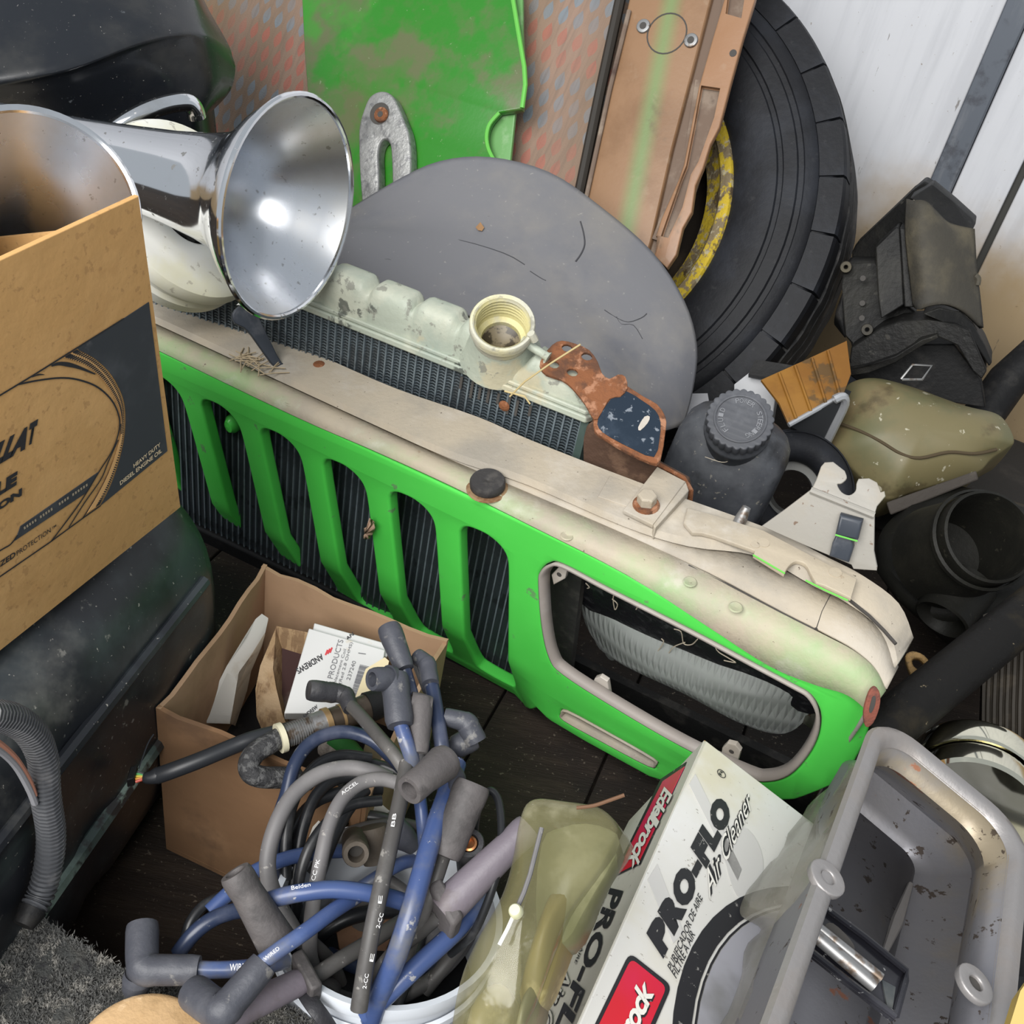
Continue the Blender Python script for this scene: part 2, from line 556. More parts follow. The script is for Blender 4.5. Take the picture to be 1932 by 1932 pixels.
# ---- patterned cushion
def fabric_mat():
    m = bpy.data.materials.new('woven_teardrop_fabric'); m.use_nodes = True
    nt = m.node_tree; N = nt.nodes; K = nt.links; b = N['Principled BSDF']
    b.inputs['Roughness'].default_value = .95; b.inputs['Specular IOR Level'].default_value = .1
    tc = N.new('ShaderNodeTexCoord'); sx = N.new('ShaderNodeSeparateXYZ'); K.new(tc.outputs['UV'], sx.inputs[0])
    def mt(op, a, bb=None, c=None):
        n = N.new('ShaderNodeMath'); n.operation = op
        for i, x in enumerate((a, bb, c)):
            if x is None: continue
            if isinstance(x, (int, float)): n.inputs[i].default_value = x
            else: K.new(x, n.inputs[i])
        return n.outputs[0]
    U, W = sx.outputs[0], sx.outputs[1]
    pu, pv = .0265, .060
    uu = mt('DIVIDE', U, pu); vv = mt('DIVIDE', W, pv)
    row = mt('FLOOR', mt('MULTIPLY', vv, 2.0))
    us = mt('ADD', uu, mt('MULTIPLY', row, .5))
    fu = mt('ABSOLUTE', mt('SUBTRACT', mt('FRACT', us), .5))
    fv = mt('FRACT', mt('MULTIPLY', vv, 2.0))
    prof_ = mt('MULTIPLY', mt('SINE', mt('MULTIPLY', fv, math.pi)), mt('MULTIPLY_ADD', fv, -.45, 1.0))
    dia = mt('GREATER_THAN', mt('MULTIPLY', prof_, .36), fu)
    def noise(sc_, det=4, vec=None):
        t = N.new('ShaderNodeTexNoise'); t.inputs['Scale'].default_value = sc_; t.inputs['Detail'].default_value = det
        mp = N.new('ShaderNodeMapping'); mp.inputs['Scale'].default_value = vec or (1, 1, 1)
        K.new(tc.outputs['UV'], mp.inputs[0]); K.new(mp.outputs[0], t.inputs['Vector']); return t.outputs['Fac']
    def rmp(f, lo, hi, mx=1.0):
        r = N.new('ShaderNodeMapRange'); r.inputs['From Min'].default_value = lo; r.inputs['From Max'].default_value = hi; r.inputs['To Max'].default_value = mx
        K.new(f, r.inputs['Value']); return r.outputs[0]
    def mix(f, a, bb):
        n = N.new('ShaderNodeMix'); n.data_type = 'RGBA'; K.new(f, n.inputs['Factor'])
        for nm, x in (('A', a), ('B', bb)):
            if isinstance(x, tuple): n.inputs[nm].default_value = (*x, 1)
            else: K.new(x, n.inputs[nm])
        return n.outputs['Result']
    base = mix(rmp(noise(9, 5, (1, .25, 1)), .35, .7), (0.23, 0.165, 0.12), (0.32, 0.22, 0.17))
    which = mt('MODULO', mt('ABSOLUTE', row), 5.0)
    red = mt('LESS_THAN', which, 1.5)
    c = mix(red, (0.17, 0.25, 0.31), (0.40, 0.13, 0.10))
    fade = mt('MULTIPLY', dia, rmp(noise(5, 3), .30, .55, .72))
    out = mix(fade, base, c)
    out = mix(rmp(noise(160, 3, (1, .08, 1)), .45, .7, .3), out, (0.12, 0.10, 0.085))
    out = mix(rmp(noise(3.2, 4, (1, .4, 1)), .5, .72, .55), out, (0.20, 0.14, 0.07))
    K.new(out, b.inputs['Base Color'])
    bp = N.new('ShaderNodeBump'); bp.inputs['Strength'].default_value = .35; bp.inputs['Distance'].default_value = .002
    K.new(noise(420, 2), bp.inputs['Height']); K.new(bp.outputs[0], b.inputs['Normal'])
    return m
M_fab = fabric_mat()
M_pipe = mat('dark_trim_strip', (0.03, 0.025, 0.02), .6)
fabq = [(330, -170), (1202, -110), (1180, 0), (1098, 365), (1060, 470), (700, 520), (420, 470), (345, 150)]
fo = plate('fabric_cushion', TF, fabq, M_fab, None, t=.045, bev=.012, h=.07, uv=True)
prop(fo, 'worn brown cushion with red and blue woven teardrop pattern behind the green sheet', 'cushion')
# rest it on the floor by a hidden lower run of the same cushion

# ---- tan post panel
M_tan = mat('tan_enamel_panel', (0.31, 0.165, 0.085), .45, layers=[L_((0.25, 0.13, 0.065), 5, .45, .7), L_((0.38, 0.28, 0.19), 26, .6, .8, .35), L_((0.14, 0.09, 0.05), 9, .60, .74, .8, stretch=(2, 2, .6))], bump=.05, coat=.1)
M_tang = mat('tan_enamel_green_stripe', (0.28, 0.16, 0.085), .45, uvmap=True, layers=[L_((0.22, 0.12, 0.06), 7, .42, .7), L_((0.15, 0.30, 0.11), 3, .0, .25, .72, band=((1, 0, 0), -.010, .010, .014)), L_((0.38, 0.28, 0.19), 26, .6, .8, .3), L_((0.12, 0.08, 0.045), 9, .62, .80, .7)], bump=.05)
M_tand = mat('dusty_brown_recess', (0.17, 0.12, 0.09), .85, layers=[L_((0.28, 0.22, 0.17), 18, .45, .7), L_((0.08, 0.05, 0.04), 9, .55, .7)])
post = thing('tan_post_panel', TF.hit(1190, 480, .06), 'long tan metal post panel with a green paint stripe leaning in front of the tyre', 'panel')
_e0, _e1 = TF.ab(1290, -130, .085), TF.ab(1180, 430, .085)
PF = Fr(TF.p(*TF.ab(1235, 165, .085), .085), (TF.a * (_e0[1] - _e1[1]) - TF.b * (_e0[0] - _e1[0])), TN)   # a across the post
face = [(1216, -150), (1186, 0), (1108, 350), (1090, 440), (1214, 500), (1228, 455), (1268, 280), (1310, 120), (1341, 0), (1380, -150)]
plate('post_face', PF, face, M_tang, post, t=.02, bev=.004, holes=(), uv=True)
plate('groove', PF, [(1370, -150), (1335, 0), (1262, 280), (1224, 458), (1214, 500), (1240, 520), (1252, 470), (1310, 240), (1372, 0), (1400, -150)], M_tand, post, t=.008, h=-.012)
fl_out = [(1412, -150), (1366, 0), (1343, 78), (1318, 165), (1290, 310), (1246, 440), (1234, 482), (1258, 506), (1276, 480), (1288, 430), (1305, 400), (1312, 350), (1326, 318), (1340, 272), (1357, 240), (1378, 158), (1402, 70), (1424, 0), (1460, -150)]
plate('flange', PF, fl_out, M_tan, post, h=.012, t=.012, bev=.002, holes=[[(1321, 158), (1362, 164), (1350, 222), (1320, 306), (1306, 330), (1290, 392), (1262, 452), (1237, 446), (1248, 412), (1292, 312), (1306, 240)], [(1372, -20), (1410, -20), (1401, 38), (1366, 28)]])
plate('flange_backing', PF, [(1312, 150), (1368, 158), (1340, 280), (1300, 400), (1264, 462), (1230, 450), (1290, 300)], M_tand, post, h=-.002, t=.004)
plate('flange_backing', PF, [(1365, -30), (1412, -30), (1405, 45), (1360, 35)], M_tand, post, h=-.002, t=.004)
MB().tube([PF.hit(x, y, -.004) for x, y in ((1199, -150), (1170, 0), (1132, 175), (1094, 360), (1082, 430))], .008, 8).build('rubber_seal', M_pipe, post)
MB().tube([PF.hit(x, y, .004) for x, y in ((1187, 20), (1150, 170), (1112, 345), (1100, 400))], .0035, 8).build('edge_bead', M_tand, post)
def disc(name, fr, x, y, r, mat_, par, h=0, t=.003, bev=.0006, n=28, hole=0):
    a, b = fr.ab(x, y, h)
    return plate(name, fr, circ(a, b, r, n), mat_, par, holes=[circ(a, b, hole, n)] if hole else (), h=h, t=t, bev=bev, px=False)
M_dk = mat('dark_line_grey', (0.06, 0.055, 0.05), .7)
disc('cover_plate_gap', PF, 1258, 63, .0295, M_dk, post, h=.0006, t=.002, bev=0, hole=.0275)
M_steel = mat('dull_steel', (0.30, 0.30, 0.30), .45, .7, layers=[L_((0.16, 0.12, 0.09), 90, .5, .7)])
for x, y in ((1213, 48), (1303, 75)):
    s_ = disc('screw', PF, x, y, .010, M_steel, post, h=.004, t=.006, bev=.0015)
    disc('screw_recess', PF, x, y, .005, M_dk, s_, h=.0044, t=.0008, bev=0)
disc('small_hole', PF, 1383, 100, .005, M_dk, post, h=.0126, t=.001, bev=0)

# ---- green sheet with the slotted alloy bracket
M_grs = mat('scuffed_green_sheet', (0.022, 0.20, 0.012), .36, layers=[L_((0.13, 0.125, 0.065), 6.5, .42, .60, .85), L_((0.06, 0.17, 0.03), 22, .46, .66, .6), L_((0.03, 0.27, 0.015), 4, .55, .66, .7), L_((0.25, 0.32, 0.18), 120, .74, .80, .6)], bump=.04, coat=.2)
M_grp = mat('pale_green_hem', (0.13, 0.32, 0.10), .4, layers=[L_((0.30, 0.45, 0.25), 30, .5, .7, .5)])
M_edge = mat('bright_green_edge', (0.14, 0.50, 0.08), .4)
M_alloy = mat('dull_cast_alloy', (0.36, 0.36, 0.35), .5, .65, layers=[L_((0.20, 0.20, 0.20), 24, .45, .7, .8), L_((0.5, 0.5, 0.5), 70, .6, .75, .6), L_((0.15, 0.15, 0.16), 110, .55, .7, .6)], bump=.25, bscale=140)
M_rust = mat('rust', (0.20, 0.075, 0.03), .9, layers=[L_((0.10, 0.045, 0.025), 45, .45, .7), L_((0.33, 0.16, 0.09), 70, .55, .7)], bump=.6, bscale=120)
gs = thing('green_sheet', TF.hit(780, 560, .13), 'large scuffed green painted metal sheet with a bolted slotted bracket standing behind the grey liner', 'panel')
# scratch marks are part of the sheet paint
gout = [(560, -180), (569, 0), (574, 100), (582, 205), (597, 330), (606, 440), (620, 560), (965, 580), (958, 420)] + cat([(934, 306), (922, 282), (918, 258), (924, 234), (942, 212)], 4) + [(984, 206), (991, 160), (991, 130), (968, 0), (936, -180)]
plate('sheet', TF, gout, M_grs, gs, h=.14, t=.014, bev=.003)
plate('hem', TF, [(900, -180), (952, -180), (986, 0), (986, 60), (990, 140), (984, 208), (972, 212), (962, 310), (955, 420), (880, 420)], M_grp, gs, h=.122, t=.008, bev=.002)
MB().tube([TF.hit(x, y, .1395) for x, y in ((936, -180), (968, 0), (989, 126), (991, 160), (985, 204))], .0035, 8).build('bright_edge', M_edge, gs)
MB().tube([TF.hit(x, y, .1395) for x, y in cat([(942, 213), (924, 234), (918, 258), (922, 282), (934, 306)], 4)], .003, 8).build('bright_edge', M_edge, gs)
BF = Fr(TF.p(0, 0, .14), TF.a, TN)
bo = cat([(684, 405), (678, 330), (676, 270), (677, 238), (686, 205), (697, 182), (714, 172), (732, 174), (746, 190), (760, 222), (772, 258), (775, 310), (772, 352), (768, 420)], 3) + [(740, 430), (700, 430)]
sl = cat([(714, 420), (714, 330), (713, 290), (717, 270), (726, 263), (735, 272), (738, 300), (740, 360), (742, 415)], 3)
br = plate('slotted_bracket', BF, bo, M_alloy, gs, holes=[sl], h=.024, t=.023, bev=.004)
disc('bolt_recess', BF, 716, 214, .0165, M_dk, br, h=.0245, t=.001, bev=0)
bl = disc('bolt', BF, 717, 215, .0115, M_rust, br, h=.029, t=.012, bev=.003)
disc('socket', BF, 717, 215, .0045, M_dk, bl, h=.0295, t=.001, bev=0)

# ---- dusty grey wheel-arch liner
M_liner = mat('dusty_grey_liner', (0.155, 0.155, 0.165), .72, layers=[L_((0.20, 0.19, 0.18), 5, .4, .7), L_((0.11, 0.115, 0.135), 7, .5, .75, .7), L_((0.30, 0.29, 0.27), 160, .72, .78, .6), L_((0.06, 0.06, 0.06), 70, .80, .84, .6, stretch=(.3, 1, 1))], bump=.08, bscale=60)
rows_px = [
    ([(555, 470), (648, 408), (745, 347), (830, 308), (925, 300), (1035, 328), (1130, 392), (1228, 478), (1288, 570), (1311, 655), (1303, 735), (1285, 800)], 1.46),
    ([(560, 500), (648, 420), (752, 380), (835, 352), (925, 350), (1025, 378), (1112, 432), (1198, 510), (1258, 595), (1282, 670), (1278, 750), (1265, 810)], 1.435),
    ([(570, 540), (650, 440), (760, 425), (850, 420), (930, 428), (1015, 450), (1095, 502), (1160, 572), (1205, 640), (1232, 710), (1236, 770), (1230, 820)], 1.40),
    ([(580, 570), (655, 455), (765, 452), (860, 462), (940, 480), (1015, 512), (1080, 560), (1130, 612), (1175, 668), (1205, 740), (1208, 790), (1205, 830)], 1.372),
    ([(600, 590), (670, 500), (765, 500), (860, 520), (940, 545), (1010, 575), (1065, 610), (1110, 650), (1150, 700), (1176, 765), (1180, 810), (1180, 840)], 1.335),
    ([(640, 620), (700, 570), (780, 570), (860, 590), (930, 615), (990, 645), (1045, 680), (1085, 720), (1120, 760), (1145, 800), (1150, 840), (1150, 860)], 1.29),
]
rows3 = []
for pts, d in rows_px:
    p = cat(pts, 4)
    m_ = len(p)
    rows3.append([D(x, y, d - .17 * (i / m_) ** 1.5 - (.0 if i > 6 else 0)) for i, (x, y) in enumerate(p)])
g2 = []
for j in range(len(rows3[0])):
    g2.append(cat([tuple(r[j]) for r in rows3], 4))
ln = MB().loft([[V(p) for p in c] for c in g2]).build('wheel_arch_liner', M_liner, solid=.004, smooth=60)
prop(ln, 'dusty dark grey plastic wheel arch liner behind the radiator', 'fender liner')

from mathutils.bvhtree import BVHTree
_bt = BVHTree.FromPolygons([tuple(v.co + WLOC[ln]) for v in ln.data.vertices], [tuple(p.vertices) for p in ln.data.polygons])
def ray_hit_liner(x, y):
    h = _bt.ray_cast(CO, ray(x, y))
    return h[0] - ray(x, y) * .0045 if h[0] is not None else D(x, y, 1.4)
M_scr = mat('dark_scratch_crease', (.05, .05, .055), .8)  # dark tubes: scratches, and the shade line along the liner's crease
for w_, pts in ((.0026, [(1095, 418), (1101, 440), (1103, 462), (1096, 480), (1086, 494)]), (.001, [(1140, 585), (1163, 600), (1185, 608), (1210, 600), (1220, 592)]), (.001, [(1163, 598), (1172, 612), (1195, 614), (1212, 640)]), (.0012, [(640, 420), (740, 434), (860, 452), (950, 478), (990, 500)]), (.0009, [(1000, 512), (1020, 525), (1030, 530)])):
    MB().tube([ray_hit_liner(x, y) for x, y in cat(pts, 3)], max(w_ * .5, .0010), 5).build('scratch_crease', M_scr, ln)

lfk = MB().hull([ray_hit_liner(x, y) + V((0, -.004, h)) for x, y, h in ((898, 428, .001), (906, 425, .006), (914, 430, .002), (910, 435, .001), (902, 436, .003))]).build('leaf_flake', mat('leaf_flake', (.30, .17, .08), .9))
prop(lfk, 'tiny brown leaf flake on the grey wheel arch liner', 'leaf')

# ================================================================== the green grille header panel
G0 = D(1000, 992, .95)
GU = V((0.9019, -0.4269, 0.0655)); GN = V((-0.4107, -0.8946, -0.1762))
GF = Fr(G0, GU, GN)                                # face: a right, b up, n out
TPF = Fr(G0, GU, GF.b)                             # top: a right, b to the back, n up
M_green = mat('bright_green_paint', (0.085, 0.64, 0.085), .36, layers=[L_((0.11, 0.70, 0.11), 5, .4, .7, .6), L_((0.16, 0.20, 0.14), 40, .70, .76, .7), L_((0.33, 0.30, 0.27), 12, .72, .76, .8, axis=((0, 0, -1), .02, .12, .08))], bump=.03, coat=.15)
M_beige = mat('beige_primer_top', (0.43, 0.37, 0.28), .6, layers=[L_((0.36, 0.315, 0.25), 7, .4, .7), L_((0.20, 0.42, 0.15), 9, .35, .7, .6, axis=(tuple(GN), -.035, -.004, .04)), L_((0.50, 0.46, 0.40), 18, .55, .75, .6), L_((0.12, 0.08, 0.06), 210, .76, .79), L_((0.27, 0.19, 0.12), 26, .74, .82, .6)], bump=.12, bscale=150)
M_beige2 = mat('beige_dusty_rail', (0.41, 0.355, 0.275), .65, layers=[L_((0.31, 0.28, 0.235), 6, .42, .7), L_((0.47, 0.43, 0.37), 16, .5, .75, .6), L_((0.10, 0.08, 0.06), 190, .76, .79), L_((0.25, 0.17, 0.10), 22, .74, .84, .6)], bump=.15, bscale=150)
M_grey = mat('pale_grey_bracket', (0.29, 0.275, 0.245), .5, layers=[L_((0.31, 0.265, 0.20), 8, .45, .7), L_((0.26, 0.34, 0.25), 12, .55, .75, .5), L_((0.16, 0.11, 0.08), 120, .70, .75)], bump=.06)
M_taupe = mat('taupe_lamp_surround', (0.32, 0.285, 0.26), .55, layers=[L_((0.45, 0.42, 0.40), 10, .5, .75, .6)])
M_black = mat('matte_black_plastic', (0.008, 0.008, 0.0085), .6, spec=.3, layers=[L_((0.03, 0.028, 0.026), 30, .5, .75, .7)], bump=.15)
M_blackr = mat('black_rubber', (0.035, 0.033, 0.033), .75, layers=[L_((0.07, 0.065, 0.06), 40, .5, .7, .8)], bump=.2)
hd = thing('grille_header_panel', G0 - GF.b * .335, 'bright green car grille header with slots and a lamp opening under a beige top', 'grille')

BK = -.225
def gwarp(a, b, h):
    t = min(max((a + .03) / .06, 0), 1); t = t * t * (3 - 2 * t)
    kap = math.radians(16 * (1 - t))
    hh = h
    aa = a
    if a > .29:                                    # the end turns back round the corner
        th = (a - .29) / .10
        aa = .29 + (.10 + h) * math.sin(th); hh = (.10 + h) * math.cos(th) - .10
    if b < BK and kap > 0:
        e = BK - b
        return GF.p(aa, BK - e * math.cos(kap), hh - e * math.sin(kap))
    return GF.p(aa, b, hh)
def gab(x, y, h=0): return GF.ab(x, y, h)
slots = []
for k in range(8):
    s = -.0888 * k
    slots.append([(a + s, b) for a, b in cat([(-.078, -.295), (-.080, -.24), (-.081, -.15), (-.0815, -.070), (-.079, -.052), (-.072, -.044), (-.060, -.0415), (-.047, -.042), (-.034, -.048), (-.026, -.060), (-.024, -.085), (-.0235, -.15), (-.023, -.24), (-.024, -.295), (-.034, -.306), (-.068, -.306)], 3, True)])
lamp = [gab(*p) for p in cat([(1016, 1100), (1020, 1078), (1036, 1064), (1062, 1066), (1150, 1112), (1300, 1188), (1420, 1252), (1495, 1292), (1528, 1312), (1546, 1345), (1544, 1385), (1525, 1425), (1490, 1462), (1450, 1474), (1410, 1466), (1290, 1410), (1160, 1335), (1062, 1272), (1036, 1240), (1022, 1180)], 4, True)]
low = [gab(*p) for p in cat([(1058, 1346), (1070, 1342), (1150, 1385), (1232, 1432), (1238, 1444), (1224, 1446), (1140, 1402), (1064, 1360)], 3, True)]
topL = [gab(x, y) for x, y in ((554, 785), (700, 849), (843, 914), (1000, 992), (1100, 1041), (1182, 1085), (1260, 1132), (1337, 1182), (1400, 1222), (1454, 1255), (1500, 1276), (1540, 1290), (1590, 1303), (1622, 1325), (1638, 1345))]
topL = [(a, 0 if a < 0 else b) for a, b in topL]
gout = [(-.78, 0), (-.5, 0)] + topL + [gab(*p) for p in ((1641, 1372), (1632, 1420), (1606, 1466), (1565, 1497), (1500, 1512), (1440, 1512), (1330, 1500), (1225, 1467), (1103, 1400), (1039, 1362), (1010, 1340))] + [(-.01, -.335), (-.3, -.335), (-.78, -.335)]
me = curve_mesh(gout, slots + [lamp, low], .016, .0035)
bm = bmesh.new(); bm.from_mesh(me)
bmesh.ops.remove_doubles(bm, verts=bm.verts, dist=1e-6)
for bb in (BK, BK - .02, -.262, -.28, -.30):
    bmesh.ops.bisect_plane(bm, geom=list(bm.verts) + list(bm.edges) + list(bm.faces), plane_co=(0, bb, 0), plane_no=(0, 1, 0), dist=1e-6)
for aa in (-.03, -.015, 0, .015, .03, .30, .31, .32, .33):
    bmesh.ops.bisect_plane(bm, geom=list(bm.verts) + list(bm.edges) + list(bm.faces), plane_co=(aa, 0, 0), plane_no=(1, 0, 0), dist=1e-6)
bmesh.ops.recalc_face_normals(bm, faces=bm.faces)
for v in bm.verts: v.co = gwarp(v.co.x, v.co.y, v.co.z)
bm.to_mesh(me); bm.free()
link('grille_face', me, M_green, hd, smooth=35)
# recessed flange round the lamp opening and in the lower slot
def ringwall(loop, h0, h1, inset):
    c = V((sum(p[0] for p in loop) / len(loop), sum(p[1] for p in loop) / len(loop)))
    rows = []
    for h, i in ((h0, 0), (h0 * .5 + h1 * .5, inset * .6), (h1, inset)):
        row = []
        n_ = len(loop)
        for j, p in enumerate(loop):
            t = V(loop[(j + 1) % n_]) - V(loop[j - 1]); t.normalize()
            nn = V((-t[1], t[0]))
            if (c - V(p)).dot(nn) < 0: nn = -nn
            q = V(p) + nn * i
            row.append(gwarp(q[0], q[1], h))
        rows.append(row)
    return MB().loft(rows, cu=True)
ringwall(lamp, .0008, -.011, .004).build('lamp_surround', M_taupe, hd, smooth=60, solid=.003)
ringwall(low, .0005, -.02, .004).build('lower_slot_liner', M_beige2, hd, smooth=60, solid=.002)
plate('lower_slot_back', GF, [(a, b) for a, b in low], M_beige2, hd, h=-.018, t=.004, px=False)
# green rubber bump in the second slot
_ba = GF.ab(438, 800, -.03)
MB().lathe(GF.p(*_ba, -.03), GN, [(.0, .008), (.008, .007), (.0125, .002), (.013, -.006)], 20, scale=(1, .7)).build('bump_stop', M_green, hd)

# ---- beige top: lip, ledge, raised rail, rounded end
def tp(x, y, h): return TPF.hit(x, y, h)
S = 12
l1 = [GF.p(-.74, 0), GF.p(-.50, 0)] + [GF.hit(x, y) for x, y in ((307, 666), (554, 785), (700, 849), (843, 914), (1000, 992), (1182, 1085), (1337, 1182), (1454, 1255), (1540, 1290), (1592, 1306), (1622, 1326), (1638, 1345))]
def lrow(px, h):
    hs = h if isinstance(h, list) else [h] * len(px)
    return [tp(x, y, hh) for (x, y), hh in zip(px, hs)]
p2 = [(300, 617), (545, 728), (699, 800), (830, 862), (1000, 935), (1182, 1013), (1337, 1084), (1477, 1158), (1560, 1200), (1610, 1228), (1648, 1262), (1668, 1302)]
p3 = [(302, 606), (549, 720), (704, 791), (846, 854), (1000, 907), (1180, 984), (1302, 1022), (1430, 1040), (1540, 1098), (1600, 1128), (1664, 1180), (1690, 1260)]
p4 = [(292, 520), (503, 632), (600, 675), (745, 738), (900, 792), (1000, 836), (1205, 916), (1440, 1000), (1560, 1058), (1625, 1092), (1690, 1142), (1717, 1205)]
def ext(px, h):
    r = lrow(px, h)
    d1 = GU * -.22; d0 = GU * -.46
    return [r[0] + d0 * .95, r[0] + d1 * .9] + r
hz = [0] * 9 + [-.002, -.010, -.022]
l2 = ext(p2, [.006 + z for z in hz]); l3a = ext(p3, [.007 + z for z in hz]); l3b = ext(p3, [.016 + z * 1.2 for z in hz]); l4 = ext(p4, [.016 + z * 1.2 for z in hz])
def sm(r): return [V(p) for p in cat([tuple(p) for p in r], 4)]
mid = [a.lerp(b, .5) + GF.b * .003 + GN * .003 for a, b in zip(l1, l2)]
MB().loft([sm(l1), sm(mid), sm(l2)]).build('front_lip', M_beige, hd, smooth=60, solid=-.003)
MB().loft([sm([p + GF.b * .0005 for p in l2]), sm(l3a)]).build('ledge', M_beige2, hd, smooth=60, solid=-.003)
l3c = [p + (q - p).normalized() * .004 for p, q in zip(l3b, l4)]
l4d = [p - GF.b * .02 for p in l4]
MB().loft([sm(l3a), sm([p + GF.b * -.003 for p in l3b]), sm(l3c), sm(l4), sm(l4d)]).build('support_rail', M_beige2, hd, smooth=45, solid=-.003)
# end wall below the rounded end
e_ = [l1[-1], l2[-1], l3a[-1], l4[-1], l4[-2], l4[-3]]
e2 = [V(p) for p in cat([tuple(p) for p in e_], 4)]
cen = TPF.hit(1560, 1200, -.1)
MB().loft([e2, [p - GF.b * .03 + (cen - p).normalized() * .004 for p in e2], [p - GF.b * .10 + (cen - p).normalized() * .02 for p in e2], [p - GF.b * .2 + (cen - p).normalized() * .03 for p in e2]]).build('end_wall', M_grey, hd, smooth=60, solid=.003)
# seam, panel split, rust patch with a hole
M_line = mat('dark_gap_line', (0.05, 0.045, 0.04), .8)
MB().tube([tp(x, y, .0075) for x, y in ((960, 919), (1066, 966), (1182, 1013), (1337, 1084), (1477, 1158), (1539, 1189))], .0011, 6).build('panel_seam', M_line, hd)
MB().tube([tp(x, y, .0085) for x, y in ((1539, 1189), (1550, 1155), (1567, 1122))], .0014, 6).build('panel_seam', M_line, hd)
MB().tube([tp(x, y, .012) for x, y in ((1600, 1130), (1640, 1162), (1668, 1190), (1690, 1215))], .0016, 6).build('panel_seam', M_line, hd)
M_rustr = mat('red_rust_patch', (0.24, 0.075, 0.05), .9, layers=[L_((0.12, 0.05, 0.04), 60, .45, .7)], bump=.4)
rp = GF.hit(1643, 1330, .012)
RPF = Fr(rp, GU + V((0, 0.3, 0)), (CO - rp).normalized() * .6 + GN * .4 + V((.4, 0, 0)))
plate('rust_patch', RPF, cat([(1630, 1345), (1640, 1308), (1652, 1297), (1661, 1310), (1660, 1335), (1648, 1365), (1634, 1372)], 3, True), M_rustr, hd, t=.004, bev=.001)
plate('rust_patch_hole', RPF, cat([(1640, 1340), (1646, 1316), (1652, 1315), (1651, 1330), (1644, 1345)], 3, True), M_dk, hd, h=.0006, t=.001)
# spot-weld dimples
for x, y in ((446, 694), (548, 758), (662, 795), (774, 860), (992, 954), (1213, 1052), (1302, 1097), (1388, 1145), (1070, 1010), (1150, 1022)):
    p = tp(x, y, .0052)
    MB().lathe(p, GF.b, [(.0, -.0006), (.0035, .0000), (.0052, .0004), (.0062, -.0004)], 18).build('spot_weld', M_beige, hd)
for x, y in ((602, 690),):
    MB().lathe(tp(x, y, .016), GF.b, [(0, .0035), (.005, .003), (.0075, .0015), (.008, 0)], 14).build('rusty_rivet', M_rust, hd)

# rubber bonnet stop
c_ = tp(920, 921, .008)
MB().lathe(c_, GF.b, [(.0, .0015), (.0190, .0015), (.0205, 0)], 28).build('stop_washer', mat('stained_rust_ring', (.26, .17, .09), .85, layers=[L_((.15, .07, .03), 50, .45, .65)]), hd)
MB().lathe(c_, GF.b, [(.015, .001), (.0168, .003), (.0170, .009), (.0158, .0112), (.006, .0112), (.0015, .0106), (0, .0095)], 32).build('rubber_stop', M_blackr, hd)

# tab with hex bolt
TB = Fr(tp(1215, 945, .024), GU, GF.b)
plate('clamp_tab', TB, [(1176, 962), (1240, 880), (1294, 908), (1232, 990)], M_beige2, hd, t=.005, bev=.001, h=.002)
MB().prism([TB.hit(x, y, .0015) for x, y in ((1294, 908), (1300, 925), (1236, 996), (1232, 990))], GF.b * -.016).build('clamp_tab_fold', M_beige2, hd, bev=.001)
plate('side_tab', TB, [(1128, 936), (1150, 897), (1222, 925), (1192, 958)], M_beige2, hd, t=.004, bev=.001, h=-.004)
bp_ = TB.hit(1219, 953, .002)
bo_ = MB().lathe(bp_, GF.b, [(0, .0035), (.011, .0035), (.0125, .001), (.0125, 0)], 24).build('bolt_washer', M_rust, hd)
MB().lathe(bp_, GF.b, [(.0085, .003), (.0092, .004), (.0092, .012), (.0082, .0135), (.004, .0138), (0, .0136)], 6).build('hex_bolt', M_beige, bo_, smooth=20, bev=.0006)

# reinforcement strap with cut-outs and the stud
SF = Fr(tp(1480, 1060, .024), GU, GF.b)
st = [(1296, 958), (1330, 966), (1440, 1000), (1532, 1048), (1617, 1092), (1606, 1128)] + cat([(1556, 1104), (1540, 1099)], 2) + cat([(1530, 1082), (1520, 1064), (1502, 1058), (1488, 1068), (1480, 1082)], 3) + [(1422, 1046), (1424, 1038), (1345, 1010), (1325, 1005), (1306, 1004), (1290, 985)]
plate('reinforcement_strap', SF, st, M_beige, hd, t=.005, bev=.001, h=.001)
for q in (((1421, 1047), (1450, 1064), (1481, 1082)), ((1520, 1095), (1560, 1115), (1600, 1133))):
    MB().tube([SF.hit(x, y, .0006) for x, y in q], .0009, 6).build('strap_green_edge', M_edge, hd)
for x, y, r in ((1440, 1024, .007), (1425, 1028, .005), (1576, 1080, .007)):
    a, b = SF.ab(x, y, .0012)
    plate('spot_weld', SF, circ(a, b, r * .8, 20), M_beige, hd, h=.0016, t=.001, px=False)
pb = tp(1395, 985, .02)
pt_ = D(1409, 957, (pb - CO).length - .004)
MB().tube([pb - (pt_ - pb) * .4, pb.lerp(pt_, .3), pb.lerp(pt_, .7), pt_], [.0058, .0058, .0048, .004], 12).build('stud', M_steel, hd)

